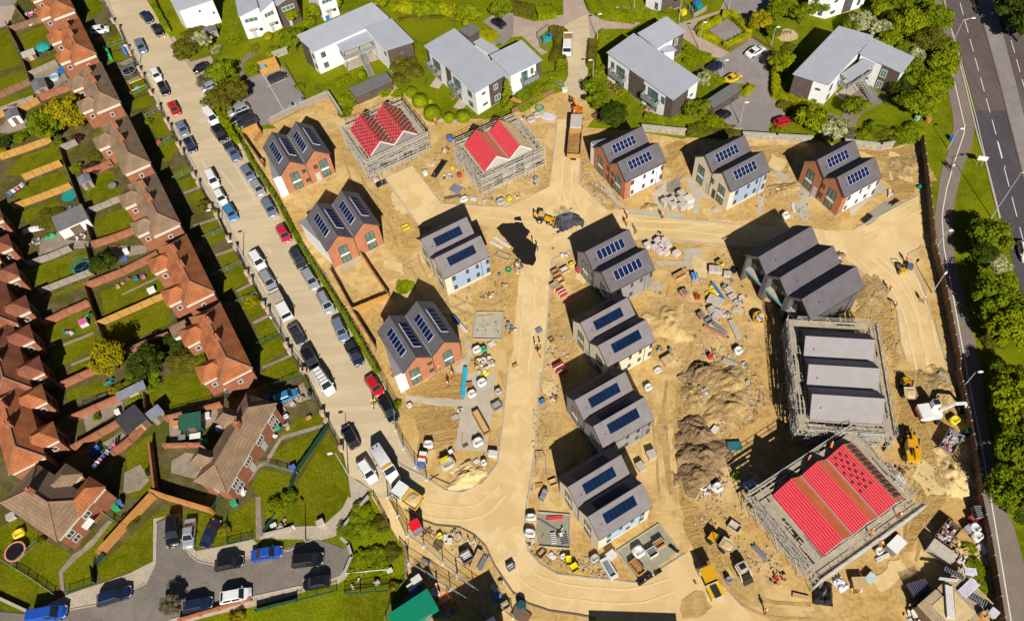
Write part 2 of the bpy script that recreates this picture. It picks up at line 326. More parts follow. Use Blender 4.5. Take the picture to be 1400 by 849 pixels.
def strip(name,l,r,m,n=60):
 def res(p):
  d=[0]
  for a,b in zip(p,p[1:]):d.append(d[-1]+(b-a).length)
  o=[]
  for k in range(n+1):
   t=d[-1]*k/n;q=max(0,next((z for z in range(len(d))if d[z]>=t-1e-6),1)-1);o.append(p[q].lerp(p[q+1],(t-d[q])/max(1e-6,d[q+1]-d[q])))
  return o
 _lay[0]+=1;z=STP*_lay[0];L,Rr=res(PL(l)),res(PL(r));mb=MB()
 for k in range(n):mb.poly([(*L[k].xy,z),(*Rr[k].xy,z),(*Rr[k+1].xy,z),(*L[k+1].xy,z)])
 return structure(name,mb,m)
strip('footpath','50:540,-60 600,200 640,560 690,849 51:665,150 600,330 555,640 52:580,0 650,380 720,780 53:735,0 850,600 54:885,0 980,600 1030,849 1080,1200','50:580,-60 700,310 770,560 830,849 51:810,170 750,300 700,500 680,650 52:700,100 770,360 850,700 53:890,60 900,250 960,600 54:1000,0 1110,230 1200,600 1250,1200',G_path)
sh('carriageway','50:400,-800 600,-45 660,140 720,330 830,720 51:850,30 905,210 1010,640 52:1110,160 1250,640 53:1300,300 54:1500,800 2400,800 50:1800,-800',G_cway)
sh('carriageway','50:832,755 1045,758 51:1072,0 1169,400 52:1300,200 54:1500,400 1450,700 52:1250,640 1110,160 51:1010,640 905,210 838,0',G_new)
sh('central_reserve','50:700,-450 825,-450 960,0 1110,560 1180,849 51:1260,400 1169,380 1075,0 50:1000,560 840,0',G_park)
for a,b,n in((('50',722,-8),('50',955,830),7.5),):
 pass
def dashes(p0,p1,on,off,w=.14):
 L=(p1-p0).length;t=(p1-p0)/L;s=0;mb=MB();nn=Vector((-t.y,t.x,0))*w/2;_lay[0]+=1;z=STP*_lay[0]+.003
 while s<L:
  a=p0+t*s;b=p0+t*min(L,s+on);mb.poly([(*(a-nn).xy,z),(*(b-nn).xy,z),(*(b+nn).xy,z),(*(a+nn).xy,z)]);s+=on+off
 return structure('lane_marking',mb,line_m)
dashes(P(50,700,-90),P(50,1040,1150),4,2);dashes(P(51,985,115),P(51,1210,980),4.6,2.4)
dashes(P(50,1010,32),P(50,1480,1700),4,2)
def lineat(s,w=.14,m=None,name='road_line'):
 pts=PL(s);_lay[0]+=1;return ribbon(name,dens(pts,4),w,m or line_m,z0=STP*_lay[0]+.003)
lineat('50:680,505 760,849 51:765,0 758,70 700,240 640,440 612,600 610,660 622,849 52:665,220 780,849 53:870,450 940,849 54:1080,849',.16)
lineat('50:545,0 560,50',.14);lineat('50:603,205 618,262',.14)
lineat('50:560,-200 625,0 660,150 715,330 840,800 51:900,210 1008,640',.1)
ribbon('kerb',dens(PL('50:590,-150 620,0 650,110 690,290 760,560 830,849 51:870,150 900,240 1000,640'),5),.3,kerb_m,h=.12)
ribbon('kerb',dens(PL('50:830,-50 1000,560 51:1072,0 1169,385'),5),.25,kerbd_m,h=.12)
ribbon('kerb',dens(PL('00:735,0 800,160 985,490 1095,700 1169,860'),4),.16,kerb_m,h=.1)
ribbon('kerb',dens(PL('11:40,30 200,375 355,615 12:470,0 690,400 840,680 960,849'),4),.16,kerb_m,h=.1)
ribbon('kerb',dens(PL('04:480,770 650,740 890,640 1000,590 1065,450 1070,180'),2),.16,kerb_m,h=.1)
ribbon('kerb',dens(PL('14:90,330 130,400 180,440 290,465 540,415 640,340 800,370 960,295'),2),.16,kerb_m,h=.1)
ribbon('kerb',dens(PL('14:0,840 320,735 880,610'),3),.16,kerb_m,h=.1)
lineat('11:430,270 580,530',.12);lineat('11:210,250 250,310');lineat('11:340,320 440,450')
lineat('10:620,500 790,790',.1);lineat('10:650,600 790,540',.1)
for s in('12:645,0 680,40','12:660,-5 690,30','10:180,830 260,800','10:190,845 270,815'):lineat(s,.12)
sh('site_ground','11:490,70 590,40 720,30 10:690,855 1080,662 20:0,800 60,745 330,565 640,815 1000,815 30:0,775 270,645 380,615 380,672 500,672 520,740 590,765 31:500,25 800,45 900,62 1169,105 41:0,95 400,95 860,115 51:0,155 270,165 425,110 455,130 560,849 52:620,340 720,849 53:850,849 54:1000,849 1060,1300 24:200,1300 480,849 440,560 455,300 340,20 23:580,720 365,370 385,280 22:240,830 12:1169,470 11:880,849 720,600 560,290',G_dirt)
sh('footpath','24:200,0 330,205 395,315 440,370 450,300 330,30 300,0',G_hard)
sh('site_road','31:300,-30 470,-30 450,410 640,590 770,580 1169,650 41:0,650 340,690 870,710 1050,730 51:0,725 445,490 480,800 52:380,40 440,170 500,320 540,490 640,780 600,815 370,765 330,660 300,430 280,370 0,110 42:1160,110 1040,30 41:1020,840 310,832 0,800 31:1169,800 860,790 32:410,0 265,80 205,849 33:190,0 150,500 100,849 34:95,0 75,250 100,370 180,460 300,530 860,590 1169,390 44:40,340 60,470 200,560 300,640 480,849 1169,1300 34:560,1300 560,835 430,805 250,780 100,730 0,655 24:1169,660 1040,470 980,340 900,260 800,210 640,195 530,155 430,90 340,20 23:330,849 470,760 580,720 700,800 820,815 960,750 1060,620 1090,400 1130,0 22:1135,849 1169,700 32:0,520 40,170 0,0 21:1060,710 1000,690 520,700 290,370 480,285 680,545 1130,570 31:0,550 245,430 265,280',G_hard)
sh('asphalt_patch','31:0,640 45,635 70,690 118,740 90,780 150,820 32:165,60 130,112 65,100 0,20 21:1169,849 1120,800 1045,712 1095,672 1169,672',G_black)
sh('haul_track','43:0,0 55,20 35,200 18,400 14,600 20,849 44:150,150 255,420 320,620 215,590 70,400 10,200 33:1130,849 1095,600 1110,400 1125,200 1150,0',G_ruts)
sh('worked_ground','53:290,0 600,0 690,210 740,500 700,780 54:560,100 400,330 300,330 440,70 53:400,640 320,300 280,100',G_ruts)
sh('soil_plot','52:60,170 270,370 300,440 350,760 230,849 210,560 0,540 0,290',G_ruts)
sh('soil_plot','51:60,180 410,165 435,480 330,530 210,400 190,240 40,190',G_ruts)
sh('soil_plot','23:440,210 800,240 770,520 560,520 420,300',G_ruts);sh('soil_plot','23:430,110 640,10 810,10 820,180 460,155',G_ruts)
sh('soil_plot','31:1040,300 1169,220 1169,130 1020,150',G_ruts);sh('soil_plot','31:960,470 1169,340 1169,470',G_patio)
sh('soil_plot','41:455,145 720,150 760,200 700,380 590,340 450,170',G_ruts)
sh('road_strip','31:780,600 1169,650 41:0,650 300,690 280,760 310,800 0,795 31:860,785 790,700',ground_mat('oily_hardcore',[(.6,.42,.16),(.72,.54,.27),(.5,.34,.12),(.66,.5,.25)],(.09,.3,2.5),stretch=(5,(.2,1.5,1))))
for s in('22:915,440 1105,440 1085,625 890,620','23:815,235 1030,240 985,535 770,525','23:860,0 1045,0 1030,185 830,180','31:960,470 1100,470 1169,560 1169,590 960,580'):
 sh('concrete_slab',s,G_slab)
sh('foundation_slab','34:170,108 385,125 385,355 175,340 150,230',G_slabd);sh('foundation_slab','34:705,372 990,185 1125,365 860,585',G_slabd)
sh('foundation_slab','51:40,655 210,530 330,520 100,700',G_slabd)
for s in('31:520,330 560,340 770,580 700,545','41:0,370 20,355 190,520 100,500 100,610 60,615 65,500','41:500,490 560,470 600,420 650,370 590,355 640,320 700,350 710,380 640,390 540,490 530,620 500,610','41:715,385 745,375 880,510 840,520 845,665 805,660 800,520','31:770,580 1169,610 1169,650 775,610','32:970,85 1169,90 1169,120 980,112','42:0,0 115,0 115,130 0,120','22:805,540 890,710 850,830 800,849 760,830 860,720','22:0,120 110,60 120,90 0,160','23:440,150 600,175 1025,190 1010,245 640,225 430,185','51:-20,550 180,400 240,440 130,500 -20,640','31:1030,380 1050,370 1040,460 960,470 1020,420','32:935,270 970,225 1030,265 960,310','41:730,530 800,530 810,650 740,610'):
 sh('concrete_path',s,G_slab)
kk=lambda s,m=kerb_m,w=.22,hh=.1:ribbon('kerb',dens(PL(s),3),w,m,h=hh)
for s in('31:300,-20 265,280 245,430 0,550 21:1130,572 680,547 480,285 290,370 520,695','31:470,-20 450,410 640,590','31:775,612 1169,655 41:0,650 340,688','31:860,790 1169,800 41:0,800 310,832','32:410,5 265,80 205,849 33:190,0 150,500 100,849 34:95,0 75,250 100,370 180,460 300,530 860,590 1169,390','23:300,560 420,640 580,720 700,800 820,815 960,750 1060,620 1090,400 1130,0 22:1135,849','52:0,105 280,370 300,430 330,660 365,760','52:375,40 440,170 500,320 540,490','52:565,490 640,790','51:0,725 445,490','52:375,40 465,0'):kk(s)
kk('24:430,90 530,155 640,195 800,210 900,260 980,340 1040,470 1169,660 34:0,655 100,730 250,780 430,805 560,830',kerbd_m,.2,.14)
for s in('34:705,372 990,185 1125,365','34:705,372 860,585'):kk(s,kerb_m,.15,.2)
for s in('34:170,108 385,125 385,355 175,340','22:915,440 1105,440 1085,625 890,620 915,440'):kk(s,kerb_m,.15,.25)
G_trk=ground_mat('tyre_track_soil',[(.42,.27,.1),(.52,.36,.15),(.32,.195,.07),(.48,.33,.14)],(.2,.8,3),bump=.06)
G_trkl=ground_mat('tyre_track_road',[(.75,.565,.3),(.8,.61,.335),(.67,.495,.24),(.77,.58,.31)],(.2,.8,3))
G_damp=ground_mat('damp_soil',[(.47,.305,.105),(.55,.38,.15),(.33,.205,.075),(.52,.36,.15)],(.2,.6,2.5),bump=.08,mids=(.43,.57))
G_dust=ground_mat('dusty_patch',[(.68,.5,.24),(.74,.56,.29),(.58,.4,.15),(.68,.51,.25)],(.2,.6,2.5),bump=.03)
def track(s,m,g=.95,w=.38):
 p=PL(s);q=[]
 for k in range(len(p)-1):
  a,b,c,d=p[max(k-1,0)],p[k],p[k+1],p[min(k+2,len(p)-1)]
  for i in range(8):t=i/8;q.append(.5*((2*b)+(c-a)*t+(2*a-5*b+4*c-d)*t*t+(3*b-a-3*c+d)*t**3))
 for sd in(-1,1):
  o=[]
  for i,v in enumerate(q):
   tt=(q[min(i+1,len(q)-1)]-q[max(i-1,0)]).normalized();o.append(Vector((v.x-tt.y*g*sd,v.y+tt.x*g*sd,0))+.22*noise.noise_vector((v.x*.4,v.y*.4,sd)).xy.to_3d())
  _lay[0]+=1;ribbon('tyre_track',o,w*rnd.uniform(.8,1.3),m,z0=STP*_lay[0])
for s in('31:400,-10 370,300 350,520 300,849','31:360,420 430,600 520,760','31:330,560 150,640 -100,620 21:900,600','32:100,150 110,300 90,600 60,849','24:1100,-40 900,110 600,90 450,40','34:40,400 120,560 330,640 800,680 1100,600','31:700,660 900,690 1169,700 41:300,740','51:50,760 300,640 450,560','52:60,60 250,220 380,420 430,640 480,849','52:200,30 380,200 470,420 540,700'):track(s,G_trkl)
for s in('42:60,560 90,700 40,849 43:30,200 20,600','33:1090,60 1060,300 1080,600 1120,849','33:980,200 1010,500 1040,849','44:100,100 180,300 330,600 560,760 900,790','54:380,420 420,250 480,100','53:440,849 520,650 480,420 420,300','42:30,400 200,640 330,730 420,640','32:1100,250 1080,420 1150,600','52:470,849 460,1000','21:20,150 120,420 330,640 420,849','22:480,60 560,240 700,420 860,400','22:700,330 900,420 1120,400','24:560,470 700,590 900,610','31:560,260 700,560','41:470,200 640,180 700,300'):track(s,G_trk)
for s,m in(('32:380,420 410,600 330,720 240,640 260,480',G_damp),('32:900,330 1169,330 1169,600 1000,640 950,470',G_damp),('42:0,350 120,380 140,560 60,640 0,560',G_damp),('22:560,200 680,240 720,380 600,420 520,330',G_damp),('21:40,120 160,150 190,300 80,330 10,230',G_damp),('33:980,300 1060,320 1050,520 970,480',G_damp),('44:0,700 130,640 200,760 90,830 0,820',G_damp),('44:330,560 470,600 440,700 310,660',G_damp),('54:250,600 420,480 460,600 330,700',G_damp),('24:480,420 640,470 600,560 480,520',G_damp),('33:180,300 300,260 330,420 220,470',G_damp),('21:330,430 430,560 490,640 380,600',G_dust),('22:300,60 400,90 410,170 320,150',G_dust),('32:420,60 540,180 500,250 400,200',G_dust),('33:200,30 330,120 280,200 190,140',G_dust),('54:120,560 330,420 380,520 200,640',G_dust),('53:430,560 560,640 620,820 480,849 420,700',G_dust),('51:260,190 400,230 420,400 280,380',G_dust),('42:60,40 170,90 140,200 40,160',G_dust),('41:600,220 700,260 660,330 560,300',G_dust)):
 _lay[0]+=1;sheet('dirt_patch',wob(PL(s),1,.5,.45),m,z=STP*_lay[0])
BRI=mat('red_brick',(.46,.19,.095),.85,.2,.8,7,band=.3,bandvar=.25)
BRD2=mat('old_brick',(.34,.13,.065),.85,.25,.8,7,band=.3,bandvar=.3)
M_cream=mat('cream_render',(.72,.62,.45),.85,.06,.7,6)
M_greyb=mat('grey_brick',(.26,.235,.23),.85,.18,.9,7,band=.3,bandvar=.25)
DKB=mat('dark_brick',(.135,.12,.118),.8,.2,.9,7,band=.3,bandvar=.3)
WHT=mat('white_render',(.8,.79,.77),.8,.05,.6,5)
SLA=mat('slate_tile',(.125,.112,.122),.8,.16,.7,8,band=.3,bandvar=.18)
SLB2=mat('worn_slate_tile',(.21,.183,.186),.8,.14,.7,8,band=.3,bandvar=.18)
M_slatel=mat('new_slate',(.3,.27,.275),.8,.08,.7,14,band=.25,bandvar=.25)
LED=mat('lead_sheet',(.23,.235,.245),.8,.1,.8,5)
M_seamx=mat('seam_roof',(.42,.44,.49),.45,.07,.4,3,band=.55,bandax=0,bandvar=.34)
M_seamy=mat('seam_roof_cross',(.42,.44,.49),.45,.07,.4,3,band=.55,bandax=1,bandvar=.34)
CLD=mat('timber_cladding',(.115,.082,.07),.8,.3,1.2,9,band=.32,bandvar=.5)
M_blue=mat('blue_panel',(.33,.42,.55),.6,.06,.8,6)
M_blued=mat('pale_blue_panel',(.4,.52,.64),.6,.06,.8,6)
FRM=mat('dark_frame',(.035,.035,.04),.5,.1,3)
WFR=mat('white_frame',(.78,.77,.74),.5,.05,3)
M_glass=mat('window_glass',(.045,.07,.07),.06,.35,.9,2.5,spec=.8)
GLG=mat('green_glass',(.1,.18,.155),.08,.5,.8,2.2,spec=.8)
M_door=mat('grey_door',(.5,.49,.47),.5,.06,3)
M_doord=mat('dark_door',(.05,.05,.055),.5,.1,3)
GUT=mat('gutter',(.05,.045,.045),.5,.1,2)
STL=mat('galvanised_steel',(.42,.42,.4),.45,.15,2,metal=.3)
M_cell=mat('solar_cell',(.005,.011,.058),.4,.25,.5,3,spec=.12)
M_cellf=mat('solar_frame',(.62,.63,.66),.4,.05,3)
M_celld=mat('integrated_solar',(.001,.01,.04),.4,.35,.5,2,spec=.1)
M_celle=mat('solar_edge',(.006,.016,.05),.4,.2,2)
M_red=mat('red_underlay',(.64,.006,.052),.75,.12,.8,4,spec=.4)
M_redt=mat('red_tile',(.5,.03,.025),.6,.3,1.2,6)
M_tilestack=mat('stacked_tile',(.075,.05,.05),.8,.3,3,9)
M_orgt=mat('orange_roof',(.66,.19,.075),.8,.18,.5,6)
M_batten=mat('batten',(.6,.4,.17),.8,.15,2)
BRD=mat('scaffold_board',(.43,.365,.27),.9,.25,1.1,8)
POL=mat('scaffold_pole',(.48,.46,.42),.6,.2,2)
M_mortar=mat('block_wall',(.5,.47,.42),.9,.12,1,8,band=.25,bandvar=.25)
BLA=mat('black_sheet',(.014,.014,.016),.35,.3,1.5)
CON=mat('concrete',(.42,.39,.33),.9,.12,1,6)
def bxf(mb,wall,a,b,z0,z1,t0,t1,m=0):
 ax,c,s=wall;lo,hi=sorted((c+s*t0,c+s*t1))
 if ax=='x':mb.box(lo,hi,a,b,z0,z1,m)
 else:mb.box(a,b,lo,hi,z0,z1,m)
def window(root,wall,a,b,z0,z1,glass=None,frame=None,mull=1,tran=0,spandrel=None,name='window',sill=False):
 g=glass or M_glass;fm=frame or FRM;w=.09
 mb=MB();T=(-.05,.05)
 bxf(mb,wall,a,a+w,z0,z1,*T);bxf(mb,wall,b-w,b,z0,z1,*T)
 bxf(mb,wall,a+w,b-w,z0,z0+w,*T);bxf(mb,wall,a+w,b-w,z1-w,z1,*T)
 for k in range(mull):
  c=a+(b-a)*(k+1)/(mull+1);bxf(mb,wall,c-.035,c+.035,z0+w,z1-w,-.05,.04)
 o=mb.build(name,fm,root)
 p=MB();bxf(p,wall,a+w*.7,b-w*.7,z0+w*.7,z1-w*.7,-.04,.012);p.build('pane',g,o)
 if spandrel:
  zz=z0+(z1-z0)*.46;q=MB();bxf(q,wall,a+.02,b-.02,zz-.22,zz+.22,-.03,.065);q.build('spandrel',spandrel,o)
 if sill:
  q=MB();bxf(q,wall,a-.1,b+.1,z0-.1,z0-.003,-.02,.12);q.build('sill',fm,o)
 return o
def slope_panel(root,x0,z0,x1,z1,ya,yb,u0,u1,n,framed,name='solar_panel',off=.05):
 d=Vector((x1-x0,0,z1-z0));nr=Vector((-d.z,0,d.x)).normalized()
 if nr.z<0:nr=-nr
 A=Vector((x0,0,z0))
 def pt(u,y,o):q=A+d*u+nr*o;return(q.x,y,q.z)
 def slab(mb,ua,ub,y0,y1,o0,o1):
  P8=[pt(ua,y0,o0),pt(ub,y0,o0),pt(ub,y1,o0),pt(ua,y1,o0),pt(ua,y0,o1),pt(ub,y0,o1),pt(ub,y1,o1),pt(ua,y1,o1)]
  for f in((0,1,2,3),(4,7,6,5),(0,4,5,1),(1,5,6,2),(2,6,7,3),(3,7,4,0)):mb.poly([P8[k]for k in f])
 fr=MB();slab(fr,u0,u1,ya,yb,.0,off)
 o=fr.build(name,M_cellf if framed else M_celle,root)
 c=MB();g=.035 if framed else.025;du=g/d.length
 for k in range(n):
  y0=ya+(yb-ya)*k/n+g;y1=ya+(yb-ya)*(k+1)/n-g
  if framed==2:
   um=(u0+u1)/2
   slab(c,u0+du,um-du*.35,y0,y1,off-.01,off+.012);slab(c,um+du*.35,u1-du,y0,y1,off-.01,off+.012)
  else:slab(c,u0+du,u1-du,y0,y1,off-.01,off+.01)
 c.build('cell',M_cell if framed else M_celld,o);return o
def rsl(mb,x0,z0,x1,z1,y0,y1,t=.16,m=0):
 d=Vector((x1-x0,z1-z0)).normalized();n=Vector((-d.y,d.x))
 if n.y<0:n=-n
 n*=t
 mb.extr([(x0,z0),(x1,z1),(x1,z1+t/abs(n.normalized().y)),(x0+n.x,z0+n.y)],y0,y1,m)
def new_house(label,org,rz,n,w,L,wallm,solar,front,side,sidep=None,wedge=None,eave=5.55,ridge=7.75,roofm=None,frame=None,darkN=True,cat='house',group='finished new houses on the site',backwin=True):
 root=thing('new_house',label,cat,org,rz,group);rm=roofm or SLA
 b=MB()
 prof=[(0,0),(n*w,0),(n*w,eave)]
 for k in reversed(range(n)):
  prof+=[((k+.5)*w,ridge),(k*w,eave)]
 b.extr(prof,0,L);b.build('wall',wallm,root)
 bx((-.06,n*w+.06,-.06,L+.06,-.05,.18),'plinth',CON,root)
 rise=ridge-eave;ov=.18;sl=rise/(w/2)
 for k in range(n):
  r=MB();xl=k*w;xr=(k+1)*w;xm=xl+w/2
  el=.22 if k==0 else.0;er=.22 if k==n-1 else.0
  rsl(r,xl-el,eave-el*sl+.004,xm,ridge+.004,-ov,L+ov);rsl(r,xr+er,eave-er*sl+.004,xm,ridge+.004,-ov,L+ov)
  ro=r.build('roof',rm,root)
  ext(([(xm-.16,ridge+.1),(xm,ridge+.31),(xm+.16,ridge+.1)],-ov-.01,L+ov+.01),'ridge_tile',rm,ro)
  tub(((xm+w*.3,L*.12,eave+rise*.4),(xm+w*.3,L*.12,eave+rise*.4+.45),.07),'flue',GUT,ro)
  for yy in(-ov-.035,L+ov+.005):
   for(xa,xb)in((xl-el,xm),(xr+er,xm)):
    q=MB();za=eave-(el if xa<xm else er)*sl
    q.extr([(xa,za-.1),(xb,ridge-.1),(xb,ridge+.19),(xa,za+.19)],yy,yy+.03);q.build('barge_board',GUT,ro)
  if k:
   bx((xl-.17,xl+.17,-ov+.02,L+ov-.02,eave+.1,eave+.3),'valley_gutter',LED,root)
  pa,pb=(.17,.83)
  for sd in('L','R'):
   key=sd in solar
   if not key:continue
   fr=solar[sd];x0,x1=(xl,xm)if sd=='L' else(xr,xm)
   slope_panel(root,x0,eave+.16/1,x1,ridge+.16/1,L*fr[1],L*fr[2],fr[3],fr[4],6 if fr[0]else 7,fr[0],off=.16 if fr[0]else.12)
 for xx in(-.36,n*w+.22):
  bx((xx,xx+.14,-ov,L+ov,eave-.3,eave-.18),'gutter',GUT,root)
 tub(((n*w+.06,L*.82,.2),(n*w+.06,L*.82,eave-.25),.05),'downpipe',GUT,root)
 for k in range(1,n):
  tub(((k*w,-.06,.2),(k*w,-.06,eave+.1),.055),'downpipe',GUT,root)
 fw=('y',0,-1);sw=('x',n*w,1)
 for it in front:
  if it[0]=='T':window(root,fw,it[1],it[2],.35,4.7,GLG,spandrel=frame or WFR,mull=1)
  elif it[0]=='w':window(root,fw,it[1],it[2],it[3],it[4],mull=0)
  elif it[0]=='d':
   q=MB();bxf(q,fw,it[1],it[2],.12,2.2,-.02,.06);o=q.build('door',it[3],root)
   h=MB();bxf(h,fw,it[2]-.2,it[2]-.12,1,1.15,.06,.12);h.build('handle',STL,o)
 if sidep:
  q=MB();bxf(q,sw,sidep[1],sidep[2],sidep[3],sidep[4],-.02,.045);q.build('cladding_panel',sidep[0],root)
 for it in side:
  wl=('x',n*w+(.045 if sidep and sidep[1]-.1<it[0]<sidep[2]else 0),1)
  window(root,wl,it[0],it[1],it[2],it[3],mull=0)
 if backwin:
  bw=('y',L,1)
  for k in range(n):
   window(root,bw,k*w+1,k*w+2.2,3.2,4.5);window(root,bw,k*w+2.9,k*w+3.9,.3,2.3)
 if wedge:
  x,ya,yb,out=wedge;q=MB();s=-1 if x==0 else 1
  tri=[(x,ya),(x+s*out,yb),(x,yb)]
  q.prism(tri,0,eave-.35);q.build('side_bay',WHT,root)
  prs(([(x-s*.02,ya-.1),(x+s*(out+.15),yb+.12),(x-s*.02,yb+.12)],eave-.35,eave-.15),'bay_roof',LED,root)
 return root
def from_apex(ap,h,n,w=4.9,L=None):
 f=[W(*p,h)for p in ap[0]];b=[W(*p,h)for p in ap[1]]
 A=sum(((y-x)for x,y in zip(f,b)),Vector());A.z=0;Ln=A.length/len(f);A.normalize()
 X=Vector((A.y,-A.x,0));c=sum(f,Vector())/len(f);c2=sum(b,Vector())/len(b)
 mid=(c+c2)/2;L=L or Ln-.36
 o=mid-A*(L/2)-X*(n*w/2);return(o.x,o.y,0),math.atan2(X.y,X.x),L
z6=lambda o,*p:[(o[0]+x/6.064,o[1]+y/6.064)for x,y in p]
SOLB={'L':(1,.22,.8,.3,.78),'R':(1,.22,.8,.3,.78)};SOLF={'R':(2,.18,.74,.32,.82)};SOLG={'R':(1,.18,.8,.3,.8)};SOLI={'R':(0,.2,.8,.32,.78)}
SOLI2={'R':(0,.2,.8,.32,.78),'L':(0,.18,.82,.25,.85)}
sideC=[(1.3,1.95,3.4,4.5),(4,4.5,3.5,4.5),(5.9,6.4,3.5,4.5),(7.9,8.4,3.4,4.5),(1.4,2,.9,1.9),(3.9,4.5,1,2),(5.8,6.4,1.2,2.2),(7.8,8.4,1,2.2)]
o,rz,L=from_apex([[(394.8,220.5),(429.6,205)],[(371.2,181),(405,166.7)]],7.9,2)
new_house('red brick house with two gables, nearest the car park corner wall',o,rz,2,4.9,L,BRI,SOLB,[('T',1.5,3.2),('w',3.9,4.6,3.5,4.4),('w',4,4.8,1,1.9),('w',6.2,7,3.3,4.2),('d',6,7,M_door),('T',7.4,9)],[],wedge=(0,L*.9,0,1.5))
o,rz,L=from_apex([z6((400,240),(370,490),(585,397)),z6((400,240),(190,218),(410,132))],7.9,2)
new_house('red brick house with two gables and fenced dirt plot before it',o,rz,2,4.9,L,BRI,SOLB,[('T',1.7,3.4),('T',6.9,8.6)],[],wedge=(0,.8,L+.1,1.5))
o,rz,L=from_apex([z6((500,400),(412,528),(650,412)),z6((500,400),(190,185),(428,78))],7.9,2)
new_house('red brick house with two gables beside the red hatchback on the street',o,rz,2,4.9,L,BRI,SOLB,[('T',.7,2.4),('w',3.9,4.7,3.5,4.3),('w',3.9,4.7,1.3,2.2),('T',6.7,8.3)],[],wedge=(0,L*.9,0,1.6))
o,rz,L=from_apex([z6((560,280),(95,288),(206,451)),z6((560,280),(473,108),(590,258))],7.9,2)
new_house('cream rendered house with blue panel, alone left of the central haul road',o,rz,2,4.9,L,M_cream,SOLI,roofm=SLB2,front=[('T',1.5,3.2),('T',6.7,8.4)],side=sideC,sidep=(M_blue,1.2,8.5,.7,4.6))
o,rz,L=from_apex([z6((780,300),(118,272),(262,442)),z6((780,300),(490,78),(625,252))],7.9,2)
new_house('grey brick house with white framed solar panels, top of the middle row',o,rz,2,4.9,L,M_greyb,SOLG,[('T',1.5,3.3),('w',4.1,4.7,3.4,4.3),('w',4.1,4.7,1,2),('d',5.7,6.6,M_doord),('T',6.9,8.5)],sideC[:6],(mat('grey_render',(.3,.28,.27),.8,.1,1),.2,7.2,.4,5.2))
o,rz,L=from_apex([z6((770,390),(140,318),(295,500)),z6((770,390),(535,105),(690,285))],7.9,2)
new_house('cream rendered house with plain side wall, second in the middle row',o,rz,2,4.9,L,M_cream,SOLI2,roofm=SLB2,front=[('T',1.5,3.2),('d',4,4.9,M_door),('T',6.7,8.4)],side=sideC)
o,rz,L=from_apex([z6((765,495),(120,325),(285,530)),z6((765,495),(545,85),(705,290))],7.9,2)
new_house('grey brick house with dark flush solar panels, third in the middle row',o,rz,2,4.9,L,M_greyb,SOLI2,roofm=SLB2,front=[('T',1.5,3.2),('d',3.9,4.8,M_doord),('T',6.5,8.1)],side=sideC,sidep=(mat('grey_render',(.3,.28,.27)),.2,7.2,.4,5.2))
o,rz,L=from_apex([z6((760,620),(98,285),(268,520)),z6((760,620),(540,15),(715,245))],7.9,2)
new_house('cream house with stepped pale blue panel, last in the middle row',o,rz,2,4.9,L,M_cream,SOLI2,roofm=SLB2,front=[('T',1.5,3.2),('d',4,4.9,M_door),('T',6.4,8)],side=[(1.4,2,3.2,4.3),(3.4,3.9,3.2,4.2),(5.3,5.8,3.2,4.2),(7.1,7.6,3.2,4.2),(1.4,2,1,2),(4.6,5.2,1.4,2.3),(7,7.6,1.4,2.4)],sidep=(M_blued,1.3,7.6,.9,4.4))
o,rz,L=from_apex([z6((795,165),(165,208),(302,358)),z6((795,165),(500,48),(640,188))],7.9,2)
new_house('red brick house with white side panel, beside the parked tipper lorry',o,rz,2,4.9,L,BRI,SOLF,[('T',1.2,2.8),('w',4,4.6,3.3,4.3),('w',4,4.6,.9,2),('w',5.6,6.3,3.2,4.2),('d',5.5,6.4,M_doord),('T',6.9,8.5)],sideC,(WHT,1.3,8.2,.5,4.7),wedge=(0,6.2,.2,1.6))
o,rz,L=from_apex([[(700+790/3,640/3),(700+868/3,708/3)],[(700+955/3,557/3),(700+1030/3,622/3)]],7.9,2)
new_house('cream house with blue side panel, between two brick houses on the top row',o,rz,2,4.9,L,M_cream,SOLF,[('T',1.2,2.9),('w',4.9,5.6,3.2,4.4),('d',4.1,5,M_door),('d',5.7,6.5,M_doord),('T',6.9,8.6)],sideC,(M_blue,1.2,8.3,.6,4.8))
o,rz,L=from_apex([[(1080+262/7.07,185+250/7.07),(1080+458/7.07,185+405/7.07)],[(1080+630/7.07,185+62/7.07),(1080+818/7.07,185+208/7.07)]],7.9,2)
new_house('red brick house with white side panel, nearest the timber hoarding',o,rz,2,4.9,L,BRI,SOLF,[('T',1.2,2.9),('d',3.4,4.3,M_door),('w',5,5.7,3.3,4.3),('w',5,5.8,1,2.1),('T',6.6,8.4)],sideC,(WHT,1.2,8.2,.5,4.7))
z5=lambda o,s,*p:[(o[0]+x/s,o[1]+y/s)for x,y in p]
o,rz,L=from_apex([z5((1010,300),5.66,(200,268),(365,428),(535,585)),z5((1010,300),5.66,(565,58),(735,210),(905,360))],8.9,3)
t=new_house('dark brick terrace of three gables with recessed balconies and plain roofs',(o[0],o[1],0),rz,3,4.9,L,DKB,{},[],[(1.2,2,2.2,3.3),(3.6,4.3,2.2,3.3),(6,6.7,2.2,3.3)],cat='terrace',group=None,eave=6.6,ridge=8.75)
